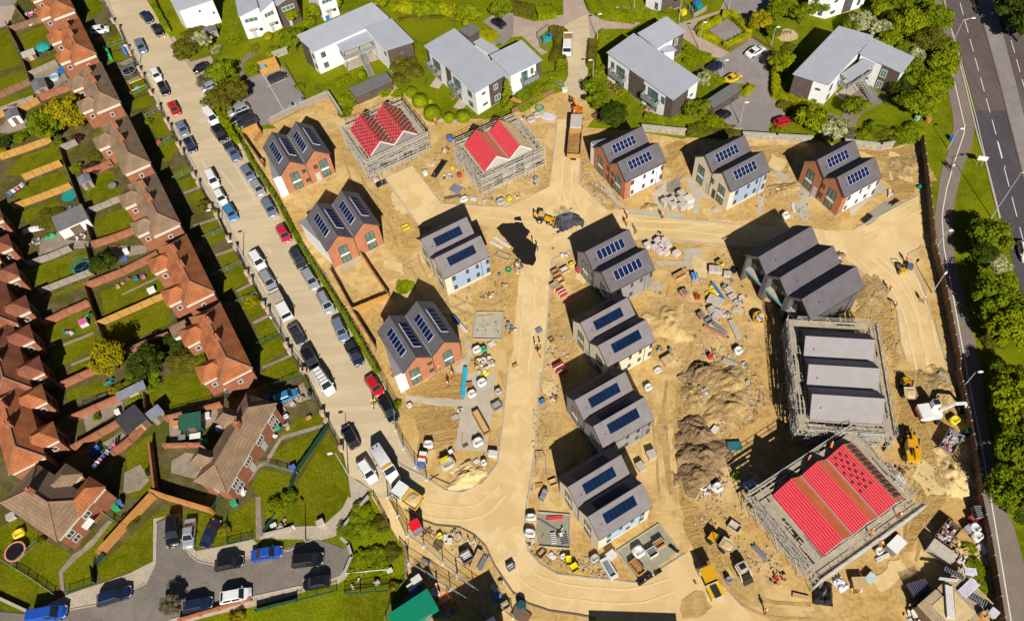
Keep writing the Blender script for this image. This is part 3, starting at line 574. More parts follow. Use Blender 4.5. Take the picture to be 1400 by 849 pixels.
for k in range(3):
 x=k*4.9
 f=MB()
 f.extr([(x+.02,0),(x+.02,6.55),(x+2.45,8.7),(x+4.88,6.55),(x+4.88,0),(x+4.45,0),(x+4.45,6.35),(x+2.45,8.15),(x+.45,6.35),(x+.45,0)],-1.25,-.004);f.build('gable_frame',DKB,t)
 r=MB();rsl(r,x-(.2 if k==0 else 0),6.604,x+2.45,8.754,-1.45,-.185);rsl(r,x+4.9+(.2 if k==2 else 0),6.604,x+2.45,8.754,-1.45,-.185);r.build('roof',SLA,t)
 s=MB();s.box(x+.45,x+4.45,-1.2,-.004,3,3.2);b=s.build('balcony',BRD,t)
 bx((x+.45,x+4.45,-1.24,-1.16,3.21,3.55),'railing',mat('cyan_guard',(.1,.42,.58),.5,.1,2),b)
 window(t,('y',0,-1),x+.8,x+1.9,3.3,5.6,mull=1);window(t,('y',0,-1),x+2.6,x+4,3.3,5.4,mull=1,glass=GLG);window(t,('y',0,-1),x+2.4,x+4,.3,2.3,mull=1)
 q=MB();bxf(q,('y',0,-1),x+.8,x+1.7,.15,2.2,-.02,.06);q.build('door',M_doord,t)
o2,rz2,L2=from_apex([z5((1060,430),4.467,(185,135),(205,308),(222,485)),z5((1060,430),4.467,(612,160),(637,333),(668,513))],7.9,3)
t2=new_house('terrace of three pale slate roofs wrapped in scaffolding',o2,rz2,3,4.9,L2,DKB,{},[('w',1.5,3.2,2.9,4.8),('w',6.4,8.1,2.9,4.8),('w',11.3,13,2.9,4.8)],[(1.5,2.3,3,4.2),(5.5,6.3,3,4.2)],roofm=M_slatel,cat='terrace',group=None)
def red_house(label,o,rz,n,w,L,kind,eave=5.55,ridge=7.75):
 root=thing('unfinished_house',label,'unfinished house',o,rz,'houses still being roofed')
 prof=[(0,0),(n*w,0),(n*w,eave)]
 for k in reversed(range(n)):prof+=[((k+.5)*w,ridge),(k*w,eave)]
 ext((prof,0,L),'wall',M_greyb if kind=='tiled' else M_mortar,root)
 sl=(ridge-eave)/(w/2);nt_=0;rest=MB();TS=MB().box(-.16,.16,-.14,.14,-.1,.14).mesh('tile_stack',M_tilestack)
 for k in range(n):
  xl,xm,xr=k*w,k*w+w/2,(k+1)*w
  for sd in(0,1):
   x0=xl if sd==0 else xr;e=.25 if(k==0 and sd==0)or(k==n-1 and sd==1)else 0
   xx=x0-e if sd==0 else x0+e
   m=M_red
   if kind=='big' and sd==1 and k<2:m=M_orgt
   if kind=='rafters' and k==1 and sd==1:m=None
   r=MB()
   if m:
    rsl(r,xx,eave-e*sl+.004,xm,ridge+.004,-.2,L+.2,.1);ro=r.build('roof',m,root)
    bt=MB();nb=9
    for j in range(nb):
     u=(j+.6)/nb;x=xx+(xm-xx)*u;z=eave-e*sl+(ridge-eave+e*sl)*u+.115
     bt.box(x-.035,x+.035,-.18,L+.18,z,z+.035)
    bt.build('batten',M_batten if m is M_red else M_orgt,ro)
   else:
    for j in range(14):
     q=MB();y=-.1+(L+.2)*j/13;q.extr([(xx,eave-.1),(xm,ridge-.1),(xm,ridge+.06),(xx,eave+.06)],y-.04,y+.04);q.build('rafter',M_batten,root)
   if kind=='tiled' or(kind=='big' and k==2):
    cols,rows=(16,7)if kind=='tiled' else(12,7)
    for a in range(cols):
     for c in range(rows):
      if kind=='big' and(sd==0 and(a<4 or c<1 or(a+c)%2==0 or c>5)):continue
      if kind=='big' and sd==1 and c>5:continue
      if kind=='tiled' and(a+c)%2:continue
      u=(c+.5)/rows;x=xx+(xm-xx)*u;z=eave-e*sl+(ridge-eave+e*sl)*u+.12;y=.2+(L-.4)*(a+.5)/cols
      if nt_<96 and(kind=='big' or sd==0):
       so_=bpy.data.objects.new('tile_stack',TS);COL.objects.link(so_);so_.parent=root;so_.location=(x,y,z);nt_+=1
      else:rest.box(x-.16,x+.16,y-.14,y+.14,z-.1,z+.14)
  if kind=='tiled':
   ext(([(xm-.28,ridge-.12),(xm,ridge+.2),(xm+.28,ridge-.12)],-.2,L+.2),'ridge_strip',M_red if k==0 else M_redt,root)
  if k:
   bx((xl-.22,xl+.22,-.2,L+.2,eave+.06,eave+.26),'valley_gutter',LED,root)
 for k in range(n):
  xl,xm,xr=k*w,k*w+w/2,(k+1)*w
  for a,c in((xl,xm),(xr,xm)):ext(([(a,eave-.12),(c,ridge-.12),(c,ridge+.14),(a,eave+.14)],-.26,-.22),'barge_board',WFR,root)
 if rest.v:q=rest.build('tile_stacks',M_tilestack,root);q['kind']='stuff'
 for k in range(n):
  window(root,('y',0,-1),k*w+1.4,k*w+3.2,.4,4.6,mull=1,glass=BLA)
 window(root,('x',n*w,1),1.5,2.3,3.2,4.4,mull=0,glass=BLA);window(root,('x',n*w,1),5.5,6.3,3.2,4.4,mull=0,glass=BLA)
 return root
oG1,rG1,LG1=from_apex([z6((460,125),(362,412),(555,330)),z6((460,125),(195,190),(388,105))],7.85,2)
red_house('scaffolded house with red roof dotted all over with stacked tiles',oG1,rG1,2,4.9,LG1,'tiled')
oG2,rG2,LG2=from_apex([z5((600,150),5.66,(440,370),(635,268)),z5((600,150),5.66,(285,155),(465,80))],7.85,2)
red_house('scaffolded house with plain red membrane and bare rafters on one slope',oG2,rG2,2,4.9,LG2,'rafters')
oG3,rG3,LG3=from_apex([z5((1005,580),3.536,(530,555),(650,465),(775,375)),z5((1005,580),3.536,(275,265),(395,180),(520,95))],7.85,3,w=4.6)
red_house('large red roofed terrace of three gables with orange back slopes',oG3,rG3,3,4.6,LG3,'big')
def scaffold(label,o,rz,wx,ly,lifts=(2,3.9,5.4),wd=(1.3,1.3,1.3,1.3),gap=.35,top=1.1,extra=None):
 root=thing('scaffold',label,'scaffold',o,rz,'scaffolds round unfinished houses')
 x0,x1,y0,y1=-gap,wx+gap,-gap,ly+gap;H=lifts[-1]+top
 f,r,b,l=wd
 X0,X1,Y0,Y1=x0-l,x1+r,y0-f,y1+b
 def side(ax,inn,out,a,c):
  n=max(2,round((c-a)/2.1));P_=lambda s,d,z:(s,d,z)if ax=='y' else(d,s,z)
  for k in range(n+1):
   s=a+(c-a)*k/n
   for d in(inn,out):
    tub((P_(s,d,0),P_(s,d,H if d==out else lifts[-1]+.2),.045,None,5),'standard',POL,root)
  for z in lifts:
   for d,zs in((out,(z-.1,z+.5,z+1)),(inn,(z-.1,))):
    for zz in zs:
     tub((P_(a-.25,d+(.07 if d>inn else-.07 if d<inn else 0),zz),P_(c+.25,d+(.07 if d>inn else-.07 if d<inn else 0),zz),.04,None,5),'ledger',POL,root)
   q=MB();lo,hi=min(inn,out),max(inn,out);nb=max(4,int((hi-lo)/.25));wb=(hi-lo)/nb
   for j in range(nb):
    s=a-.1
    while s<c:
     e=min(c+.1,s+rnd.uniform(2.4,3.9));zz=z+rnd.uniform(0,.035)
     if rnd.random()>(.2 if z==lifts[-1]else.4):
      if ax=='y':q.box(s,e-.03,lo+j*wb+.012,lo+(j+1)*wb-.012,zz,zz+.04)
      else:q.box(lo+j*wb+.012,lo+(j+1)*wb-.012,s,e-.03,zz,zz+.04)
     s=e
   q.build('platform',BRD,root)
   tb=MB();tt=.03*(1 if out>inn else-1);p2,p3=sorted((out-tt*3,out-tt*4.5))
   if ax=='y':tb.box(a,c,p2,p3,z+.09,z+.26)
   else:tb.box(p2,p3,a,c,z+.09,z+.26)
   tb.build('toe_board',BRD,root)
  rest=MB()
  for z in lifts:
   m=max(2,round((c-a)/1.2))
   for k in range(m+1):
    s=a+(c-a)*k/m;q=MB()if z==lifts[-1]else rest;q.tube(P_(s,inn-.2*(1 if out>inn else-1),z-.05),P_(s,out+.25*(1 if out>inn else-1),z-.05),.035,n=4)
    if q is not rest:q.build('transom',POL,root)
  rest.build('lower_transoms',POL,root)['kind']='stuff'
  bo=out+.12*(1 if out>inn else-1)
  for k in range(0,n,2):
   q=MB();sa=a+(c-a)*k/n;sb=a+(c-a)*(k+1)/n;q.tube(P_(sa,bo,.1),P_(sb,bo,lifts[1]),.04,n=4);q.tube(P_(sb,bo+.01,lifts[1]),P_(sa,bo+.01,lifts[-1]+.9),.04,n=4);q.build('brace',POL,root)
 side('y',y0,Y0,X0,X1);side('y',y1,Y1,X0,X1);side('x',x1,X1,y0,y1);side('x',x0,X0,y0,y1)
 q=MB();lx=X0+1
 for dx in(0,.4):q.tube((lx+dx,Y0-.5,0),(lx+dx,Y0-.12,lifts[0]+1),.03,n=4)
 for k in range(9):q.tube((lx,Y0-.5+.042*k,.3*k+.2),(lx+.4,Y0-.5+.042*k,.3*k+.2),.02,n=4)
 q.build('ladder',STL,root)
 return root
scaffold('scaffold round the red roof dotted with stacked tiles',oG1,rG1,9.8,LG1,wd=(1.2,1.2,1.2,1.3))
scaffold('scaffold round the red membrane roof with bare rafters',oG2,rG2,9.8,LG2,wd=(1.5,1.4,1.2,1.5))
scaffold('scaffold round the three pale slate roofs',o2,rz2,14.7,L2,wd=(1.6,1.7,1.4,1.7))
scaffold('wide tube scaffold round the large red terrace roof',oG3,rG3,13.8,LG3,lifts=(1.9,3.8,5.3),wd=(2,1.5,1.7,2.5))
mb=MB()
def flats(label,parts,balconies=(),stair=None,wins=(),clad=()):
 root=None
 for i,(zo,s,B,A,C,hb,hf)in enumerate(parts):
  q=ZO(zo,s,[B,A,C],(hb+hf)/2);u,v=q[1]-q[0],q[2]-q[0];Ax=u.x*v.y-u.y*v.x>0
  if not Ax:u,v=v,u
  u.z=v.z=0;lx,ly=u.length,v.length;u.normalize();v.normalize();B0=Vector((q[0].x,q[0].y,0))
  if root is None:r0=math.atan2(u.y,u.x);root=thing('block_of_flats',label,'flats',B0,r0);inv0=(Matrix.Translation(B0)@Matrix.Rotation(r0,4,'Z')).inverted()
  M=inv0@Matrix.Translation(B0)@Matrix(((u.x,v.x,0,0),(u.y,v.y,0,0),(0,0,1,0),(0,0,0,1)))
  T=lambda p,M=M:M@Vector(p)
  if Ax:hz=lambda x,y:hb+(hf-hb)*y/ly
  else:hz=lambda x,y:hb+(hf-hb)*x/lx
  e=.3
  def block(x0,x1,y0,y1,z0,dz,name,m,dzt=None):
   c=[(x0,y0),(x1,y0),(x1,y1),(x0,y1)];b_=MB()
   lo=[T((x,y,z0 if z0 is not None else hz(x,y)+dz))for x,y in c];hi=[T((x,y,hz(x,y)+(dz if dzt is None else dzt)))for x,y in c]
   b_.loft([lo,hi]);return b_.build(name,m,root)
  if i==2 and hb>4.8:
   for z in(0,2.7):
    q=MB().box(.2,lx-.2,.2,ly-.2,z,z+.18);q.v=[tuple(T(v))for v in q.v];q.build('access_deck',G_slab if z else G_pave,root)
   for x_,y_ in((.15,.15),(lx-.15,.15),(lx-.15,ly-.15),(.15,ly-.15),(lx/2,.15)):q=MB().tube(T((x_,y_,.1)),T((x_,y_,hb-.02)),.08);q.build('post',STL,root)
   for a_ in((.2,lx-.2,.2,.26),(.2,.26,.27,ly-.2),(lx-.26,lx-.2,.27,ly-.2)):q=MB().box(*a_,2.9,3.8);q.v=[tuple(T(v))for v in q.v];q.build('railing',LED,root)
  else:block(e,lx-e,e,ly-e,0,-.02,'wall',WHT)
  block(0,lx,0,ly,None,0,'roof',M_seamy if(lx>ly)else M_seamx,.16)
  parts_info=(lx,ly,e,T,hz)
  for(pi,wall,a,b,z0,z1,kind)in[w for w in wins if w[0]==i]:
   ax,far=wall;c=((lx-e)if ax=='x' else(ly-e))if far else e;sgn=1 if far else-1
   mb=MB();L_=(ly if ax=='x' else lx)-2*e;aa,bb=e+a*L_,e+b*L_
   if kind=='clad':
    bxf(mb,(ax,c,sgn),aa,bb,z0,z1,-.02,.04);mb.v=[tuple(T(v))for v in mb.v];mb.build('timber_cladding',CLD,root)
   elif kind=='balc':
    bxf(mb,(ax,c,sgn),aa,bb,z0,z0+.15,.0,1.4);mb.v=[tuple(T(v))for v in mb.v];bo=mb.build('balcony',LED,root)
    r=MB();bxf(r,(ax,c,sgn),aa,bb,z0+.15,z0+1.1,1.34,1.4);bxf(r,(ax,c,sgn),aa,aa+.05,z0+.15,z0+1.1,0,1.34);bxf(r,(ax,c,sgn),bb-.05,bb,z0+.15,z0+1.1,0,1.34)
    r.v=[tuple(T(v))for v in r.v];r.build('railing',LED,bo)
    r=MB()
    for k in range(4):bxf(r,(ax,c,sgn),aa+.2+k*(bb-aa)/4.4,aa+.5+k*(bb-aa)/4.4,z0+.15,z0+.5+.15*(k%2),.5,.9,k%2)
    r.v=[tuple(T(v))for v in r.v];r.build('planter',[BRI,mat('potted_leaf',(.07,.12,.02),.8,.4,4)],bo)
   else:
    off=.04 if any(cl[0]==i and cl[6]=='clad' and cl[1]==wall and cl[2]<=a and cl[3]>=b for cl in wins)else 0
    wl=(ax,c+sgn*off,sgn);w_=.08
    bxf(mb,wl,aa,aa+w_,z0,z1,-.03,.05);bxf(mb,wl,bb-w_,bb,z0,z1,-.03,.05);bxf(mb,wl,aa+w_,bb-w_,z0,z0+w_,-.03,.05);bxf(mb,wl,aa+w_,bb-w_,z1-w_,z1,-.03,.05)
    bxf(mb,wl,(aa+bb)/2-.03,(aa+bb)/2+.03,z0+w_,z1-w_,-.03,.045)
    mb.v=[tuple(T(v))for v in mb.v];wo=mb.build('window',FRM if kind=='win' else WFR,root)
    g=MB();bxf(g,wl,aa+w_*.7,bb-w_*.7,z0+w_*.7,z1-w_*.7,-.02,.012);g.v=[tuple(T(v))for v in g.v];g.build('pane',GLG,wo)
 return root,T
def stair(root,a,b,z1,w=1.1):
 inv=(Matrix.Translation(root.location)@Matrix.Rotation(root.rotation_euler[2],4,'Z')).inverted()
 a,b=Vector((a[0],a[1],0)),Vector((b[0],b[1],0));d=(b-a).normalized();nn=Vector((-d.y,d.x,0))*(w/2);n=14;mb=MB()
 for k in range(n):
  c=a+(b-a)*((k+.5)/n);z=z1*(k+1)/n;h=(b-a).length/n*.55
  mb.poly([inv@(c-d*h-nn+Vector((0,0,z))),inv@(c+d*h-nn+Vector((0,0,z))),inv@(c+d*h+nn+Vector((0,0,z))),inv@(c-d*h+nn+Vector((0,0,z)))])
 o=mb.build('staircase',LED,root)
 r=MB()
 for s in(-1,1):
  r.tube(inv@(a+nn*s+Vector((0,0,1))),inv@(b+nn*s+Vector((0,0,z1+1))),.04,n=4);r.tube(inv@(a+nn*s+Vector((0,0,.1))),inv@(b+nn*s+Vector((0,0,z1-.1))),.09,n=4)
  for k in range(8):
   c=a+(b-a)*(k/7);r.tube(inv@(c+nn*s+Vector((0,0,z1*k/7))),inv@(c+nn*s+Vector((0,0,z1*k/7+1))),.025,n=4)
 r.build('handrail',STL,o)
zF2=((400,0),6.53)
f2,_=flats('white flats with long grey roof and outdoor stair, above the red tiled roof',[(*zF2,(178,455),(860,150),(40,340),6,6.9),(*zF2,(835,450),(1085,370),(640,255),5.9,6.3),(*zF2,(440,470),(730,360),(385,395),5,5.2)],wins=[(0,('y',0),.07,.13,3.6,4.9,'win'),(0,('y',0),.07,.13,.9,2.2,'win'),(0,('x',0),.35,1,.1,5.8,'clad'),(0,('x',0),.1,.25,3.5,4.8,'win'),(0,('x',0),.1,.25,.9,2.2,'win'),(1,('y',0),0,1,.1,5.7,'clad'),(1,('y',0),.45,.6,3.6,4.6,'win'),(1,('y',0),.4,.6,.8,2.1,'win'),(1,('x',0),.1,.2,3.6,4.6,'win')])
stair(f2,P(20,205,525),P(20,105,365),2.8)
zF3=((570,30),6.289)
flats('white flats with two balconies facing the clipped round shrubs',[(*zF3,(497,612),(770,445),(60,222),5.9,6.4),(*zF3,(800,462),(1080,325),(625,305),5.6,6.2),(*zF3,(650,290),(725,248),(480,185),3.6,3.8)],wins=[(0,('y',0),.45,1,.1,5.8,'clad'),(0,('y',0),.2,.32,4.2,4.7,'win'),(0,('y',0),.2,.36,1.4,1.9,'win'),(0,('y',0),.6,.74,3.6,4.9,'wwin'),(0,('y',0),.6,.8,.7,2.1,'wwin'),(0,('x',0),.28,.48,2.7,2.7,'balc'),(0,('x',0),.7,.92,2.7,2.7,'balc'),(0,('x',0),.49,.6,.1,5.9,'clad'),(0,('x',0),.94,1,.1,5.9,'clad'),(0,('x',0),.3,.45,2.9,5,'win'),(0,('x',0),.72,.88,2.9,5,'win'),(0,('x',0),.08,.16,3.4,4.9,'win'),(0,('x',0),.08,.16,.8,2.1,'win'),(0,('x',0),.32,.44,.2,2.2,'win'),(0,('x',0),.74,.86,.2,2.2,'win'),(1,('y',0),.3,.8,2.7,2.7,'balc'),(1,('y',0),.84,1,.1,5.6,'clad'),(1,('y',0),.35,.55,2.9,4.9,'win'),(1,('y',0),.66,.75,3.4,4.8,'win'),(1,('y',0),.35,.55,.2,2.2,'win')])
zF4=((820,20),6.53)
flats('white flats with two flowery balconies, right of the lorry lane',[(*zF4,(655,765),(900,575),(60,355),5.9,6.4),(*zF4,(510,300),(770,145),(335,185),5.6,6.2),(*zF4,(570,345),(690,325),(520,300),4.6,4.7)],wins=[(0,('y',0),0,.62,.1,5.8,'clad'),(0,('y',0),.72,.85,2.9,3.4,'win'),(0,('x',0),0,.1,.1,5.9,'clad'),(0,('x',0),.43,.66,.1,5.9,'clad'),(0,('x',0),.18,.4,2.7,2.7,'balc'),(0,('x',0),.7,.92,2.7,2.7,'balc'),(0,('x',0),.21,.36,2.9,5,'win'),(0,('x',0),.73,.86,2.9,5,'win'),(0,('x',0),.11,.16,3.3,4.9,'win'),(0,('x',0),.4,.44,3.3,4.9,'win'),(0,('x',0),.62,.66,3.3,4.9,'win'),(0,('x',0),.9,.95,3.3,4.9,'win'),(0,('x',0),.21,.36,.2,2.2,'win'),(0,('x',0),.73,.86,.2,2.2,'win'),(1,('y',0),.6,1,.1,5.5,'clad'),(1,('y',0),.68,.8,3.3,4.9,'wwin')])
zF5=((1080,30),6.53)
f5,_=flats('white flats with grey roof and outdoor stair, against the roadside trees',[(*zF5,(345,565),(25,465),(745,140),6,6.4),(*zF5,(1000,458),(620,280),(1110,330),5.8,6.2),(*zF5,(540,535),(455,470),(785,370),5,5.1)],wins=[(0,('x',0),.42,1,.1,5.8,'clad'),(0,('x',0),.15,.3,4,4.5,'win'),(0,('x',0),.15,.3,1.2,1.8,'win'),(0,('y',0),.12,.18,2.8,4.3,'win'),(0,('y',0),.12,.18,.5,1.9,'win'),(0,('y',0),.4,.42,.5,1.9,'win'),(1,('x',0),0,.45,.1,5.6,'clad'),(1,('x',0),.64,.74,3.9,4.5,'win'),(1,('x',0),.64,.74,1,1.6,'win'),(1,('x',0),.28,.42,3,4.8,'wwin'),(1,('x',0),.28,.42,.4,2.1,'wwin')])
stair(f5,P(50,140,700),P(50,10,575),2.8)
flats('white gabled flats cut off at the top edge, beside the street',[((200,0),5.6,(240,82),(515,-10),(165,-10),6,6.6)],wins=[(0,('y',0),.5,.56,4,4.5,'win'),(0,('y',0),.86,.92,2.6,3.1,'win'),(0,('y',1),.3,.36,3.5,4.5,'win')])
def townhouse(label,zo,s,B,A,dep,hh,dark):
 a,b=ZO(zo,s,[B,A],hh);rz=ang(a,b);lx=(b-a).length
 root=thing('townhouse',label,'townhouse',(a.x,a.y,0),rz,'stepped white townhouses at the back')
 lof(([[(0,0,0),(lx,0,0),(lx,dep,0),(0,dep,0)],[(0,0,hh),(lx,0,hh+1.2),(lx,dep,hh+1.2),(0,dep,hh)]]),'wall',CLD if dark else WHT,root)
 lof(([[(-.2,-.25,hh-.04),(lx+.02,-.25,hh+1.2),(lx+.02,dep+.2,hh+1.2),(-.2,dep+.2,hh-.04)],[(-.2,-.25,hh+.12),(lx+.02,-.25,hh+1.36),(lx+.02,dep+.2,hh+1.36),(-.2,dep+.2,hh+.12)]]),'roof',M_seamx,root)
 window(root,('y',0,-1),lx*.15,lx*.8,hh-2,hh-.9,GLG,WFR,2);window(root,('y',0,-1),lx*.68,lx*.85,1.4,2.1,mull=0)
 d=MB();bxf(d,('y',0,-1),lx*.3,lx*.5,.1,2.2,-.02,.06);d.build('door',M_door,root)
 bx((lx*.2,lx*.6,-.9,-.003,2.4,2.5),'porch_canopy',BRD,root)
 return root
townhouse('near white townhouse with long strip window and canopied door',(234,0),4.994,(465,115),(605,82),9,6,0)
townhouse('second white townhouse, stepping back behind the nearest one',(234,0),4.994,(608,82),(705,35),9,6,0)
townhouse('dark clad townhouse with pale window, third along the stepped row',(234,0),4.994,(725,40),(850,-10),9,6,1)
townhouse('white townhouse behind the trees, right end of the stepped row',(234,0),4.994,(1000,-10),(1110,-55),9,6,0)
flats('dark and white flats cut by the top edge above the back lane',[((702,0),4.994,(1020,-60),(1169,-110),(900,-120),5.8,6.2)],wins=[(0,('y',0),0,1,.1,5.6,'clad'),(0,('x',0),.2,.4,.6,2.2,'win')])
flats('white and timber flats cut by the top edge near the dual carriageway',[((936,0),4.994,(1010,-30),(1290,-120),(850,-70),5.8,6.2)],wins=[(0,('y',0),.42,.66,.1,5.6,'clad'),(0,('y',0),.12,.22,3.6,4.2,'win'),(0,('y',0),.1,.22,.8,1.6,'win'),(0,('y',0),.5,.6,1.2,2.6,'win'),(0,('y',0),.8,.88,.9,2.3,'win'),(0,('x',0),.2,.4,.5,1.9,'win')])
TLO=mat('orange_tile',(.37,.125,.045),.88,.36,.55,5,band=.3,bandvar=.3)
M_tiled=mat('red_brown_tile',(.25,.085,.045),.88,.4,.5,6,band=.3,bandvar=.4)
TLB=mat('brown_tile',(.25,.165,.1),.88,.36,.45,6,band=.3,bandvar=.35)
M_band=mat('cream_band',(.7,.62,.49),.8,.06,1)
def hip(mb,x0,x1,y0,y1,ze,zr,axis,t=.15,ov=.35,hipl=None):
 x0-=ov;x1+=ov;y0-=ov;y1+=ov
 zl=ze-.12
 if axis=='y':
  h=hipl or(x1-x0)/2;xm=(x0+x1)/2;a,b=(xm,y0+h,zr),(xm,y1-h,zr)
  top=[[(x0,y0,ze),(x1,y0,ze),a],[(x1,y0,ze),(x1,y1,ze),b,a],[(x1,y1,ze),(x0,y1,ze),b],[(x0,y1,ze),(x0,y0,ze),a,b]]
 else:
  h=hipl or(y1-y0)/2;ym=(y0+y1)/2;a,b=(x0+h,ym,zr),(x1-h,ym,zr)
  top=[[(x0,y0,ze),(x1,y0,ze),b,a],[(x1,y0,ze),(x1,y1,ze),b],[(x1,y1,ze),(x0,y1,ze),a,b],[(x0,y1,ze),(x0,y0,ze),a]]
 for f in top:mb.poly(f)
 c=[(x0,y0),(x1,y0),(x1,y1),(x0,y1)]
 for k in range(4):mb.poly([(*c[k],zl),(*c[(k+1)%4],zl),(*c[(k+1)%4],ze),(*c[k],ze)])
 mb.poly([(*c[k],zl)for k in(3,2,1,0)])
def ridge_line(mb,a,b):mb.tube(a,b,.13,.13,5)
def brick_pair(label,org,rz,L,tile,D=4.8,wings=((1.7,4.9),(9.8,13)),wd=2.5,ch=(.45,.72),eave=4.9,ridge=6.95,mirror=1,band=True,group='older brick house pairs along the street'):
 root=thing('brick_house',label,'house',org,rz,group);s=-mirror
 X=lambda a,b:sorted((s*a,s*b))
 xa,xb=X(0,D);bx((xa,xb,0,L,0,eave-.12),'wall',BRD2,root)
 r=MB();hip(r,xa,xb,0,L,eave,ridge,'y');ro=r.build('roof',tile,root)
 xm=(xa+xb)/2;h=D/2+.35
 rt=MB();ridge_line(rt,(xm,h-.35,ridge+.02),(xm,L-h+.35,ridge+.02))
 for cx_,cy_,ey in((xa-.35,-.35,h-.35),(xb+.35,-.35,h-.35),(xa-.35,L+.35,L-h+.35),(xb+.35,L+.35,L-h+.35)):ridge_line(rt,(cx_,cy_,eave+.02),(xm,ey,ridge+.02))
 rt.build('ridge_tile',mat('ridge_clay',(.3,.16,.1),.85,.2,1),ro)
 if band:
  bx((xa-.04,xb+.04,-.05,L+.05,eave-.95,eave-.125),'cream_band',M_band,root)
 for f in ch:
  c=MB();c.box(xm-.45,xm+.45,L*f-.4,L*f+.4,ridge-.5,ridge+1);co=c.build('chimney',BRD2,ro)
  c=MB()
  for k in(-.22,.22):c.lathe([(.13,ridge+1),(.11,ridge+1.4)],7,0,(xm+k,L*f))
  c.build('chimney_pot',M_orgt,co)
 for(ya,yb)in wings:
  wa,wb=X(D-.01,D+wd);bx((wa,wb,ya,yb,0,eave-.12),'wing',BRD2,root)
  hw=MB();xr0,xr1=X(D-2,D+wd);hip(hw,xr0+(.35 if mirror<0 else 0),xr1-(.35 if mirror>0 else 0),ya,yb,eave-.006,eave+1.35,'x',ov=.3);hw.build('roof',tile,root)
  bx((wa+(.03 if mirror<0 else-.04),wb-(.03 if mirror>0 else-.04),ya-.05,yb+.05,eave-.95,eave-.13),'cream_band',M_band,root)
  window(root,('y',ya,-1),(wa+wb)/2-.4,(wa+wb)/2+.4,2.4,3.4,frame=WFR,mull=0)
  e=D+wd;window(root,('x',s*e,s),ya+1,yb-1,2.7,3.7,mull=0);window(root,('x',s*e,s),ya+.9,yb-.9,.9,2,mull=0)
 for k in range(4):
  y=L*(k+.5)/4;window(root,('x',0,-s),y-.8,y+.8,2.6,3.8,frame=WFR,mull=2)
  if k%3:q=MB();bxf(q,('x',0,-s),y-.5,y+.5,.1,2.1,-.02,.06);q.build('door',M_door,root)
  else:window(root,('x',0,-s),y-.9,y+.9,.8,2.1,frame=WFR,mull=2)
 window(root,('y',0,-1),xm-.35,xm+.35,2.2,3.2,frame=WFR,mull=0)
 return root
def pair_at(label,t,SE,tile,rz=116.2,L=14.4,**k):
 p=P(t,*SE,4.9)if t<60 else None;a=R(rz-90)
 X,Y=Vector((math.cos(a),math.sin(a))),Vector((-math.sin(a),math.cos(a)))
 m=k.get('mirror',1);off=.3
 o=Vector((p.x,p.y))+Y*off-X*off*m
 return brick_pair(label,(o.x,o.y,0),a,L,tile,**k)
e3=lambda x,y,ty:(0,x*4.994/3,(y/3+ty)*4.994)
pair_at('orange tiled brick pair cut off by the top edge of the frame',0,(512,70),TLO)
pair_at('orange tiled brick pair, first whole one from the top of the street',0,(658,368),TLO)
pair_at('brown tiled brick pair behind the yellow green tree',0,(823,697),TLB)
pair_at('brown tiled brick pair with no rear wing at the near end, mid row',0,(618*4.994/3,668*4.994/3),TLB,wings=((9.8,13),),L=15.2)
pair_at('brown tiled brick pair with one orange tiled rear wing',1,(740*4.994/3,(283+68/3-170)*4.994),TLB)
pair_at('orange tiled brick pair beside the white canvas backed pickup',1,(880*4.994/3,(283+348/3-170)*4.994),TLO)
pair_at('orange tiled brick pair next to the dark shrubs, lowest of the row',2,(1035*4.994/3,(283+660/3-340)*4.994),TLO)
pair_at('yellowed brown tiled brick pair beside the driveway with a pale blue car',13,(375,815),TLB,rz=65,L=14.4,wings=((2.2,4.4),(9.2,11.4)),wd=2.4,ch=(.62,),group=None)
_p8=P(4,388,305,4.9)
def corner_house(label,S,rz,lx,ly):
 root=thing('brick_house',label,'house',(S.x,S.y,0),rz)
 bx((0,lx,-ly,0,0,4.78),'wall',BRD2,root)
 r=MB();hip(r,0,lx,-ly,0,4.9,7.1,'x',hipl=4);ro=r.build('roof',TLB,root)
 rt=MB();ridge_line(rt,(3.65,-ly/2,7.12),(lx-3.65,-ly/2,7.12));
 for cx_,cy_,ex in((-.35,-ly-.35,3.65),(-.35,.35,3.65),(lx+.35,-ly-.35,lx-3.65),(lx+.35,.35,lx-3.65)):ridge_line(rt,(cx_,cy_,4.92),(ex,-ly/2,7.12))
 rt.build('ridge_tile',mat('ridge_clay',(0,0,0)),ro)
 bx((-.05,lx+.05,-ly-.05,.05,3.95,4.775),'cream_band',M_band,root)
 c=MB();c.box(lx*.62-.5,lx*.62+.5,-ly/2-.4,-ly/2+.4,6.6,8.1);co=c.build('chimney',BRD2,ro)
 lth(([(.13,8.1),(.11,8.5)],7,0,(lx*.62,-ly/2)),'chimney_pot',M_orgt,co)
 for(x0,x1,y0,y1)in((-.2,2.6,-ly-2.4,-ly),(4.4,7.4,-ly-2.2,-ly)):
  bx((x0,x1,y0,y1+.01,0,4.78),'wing',BRD2,root)
  hw=MB();hip(hw,x0,x1,y0,y1+2.2,4.893,6.1,'y',ov=.3);hw.build('roof',TLO if x0<0 else TLB,root)
  bx((x0-.06,x1+.06,y0-.06,y1-.06,3.95,4.77),'cream_band',M_band,root)
 for y,z in((-1.4,2.6),(-1.4,.8),(-4.6,2.6)):window(root,('x',0,-1),y-.6,y+.6,z,z+1.2,frame=WFR)
 q=MB();bxf(q,('x',0,-1),-4.2,-3.2,.1,2.1,-.02,.06);q.build('door',M_doord,root)
 bx((-1.1,-.003,-4.5,-2.9,2.3,2.42),'porch_canopy',WFR,root)
 for x in(2,6,10):window(root,('y',0,1),x-.7,x+.7,2.6,3.8,frame=WFR)
 return root
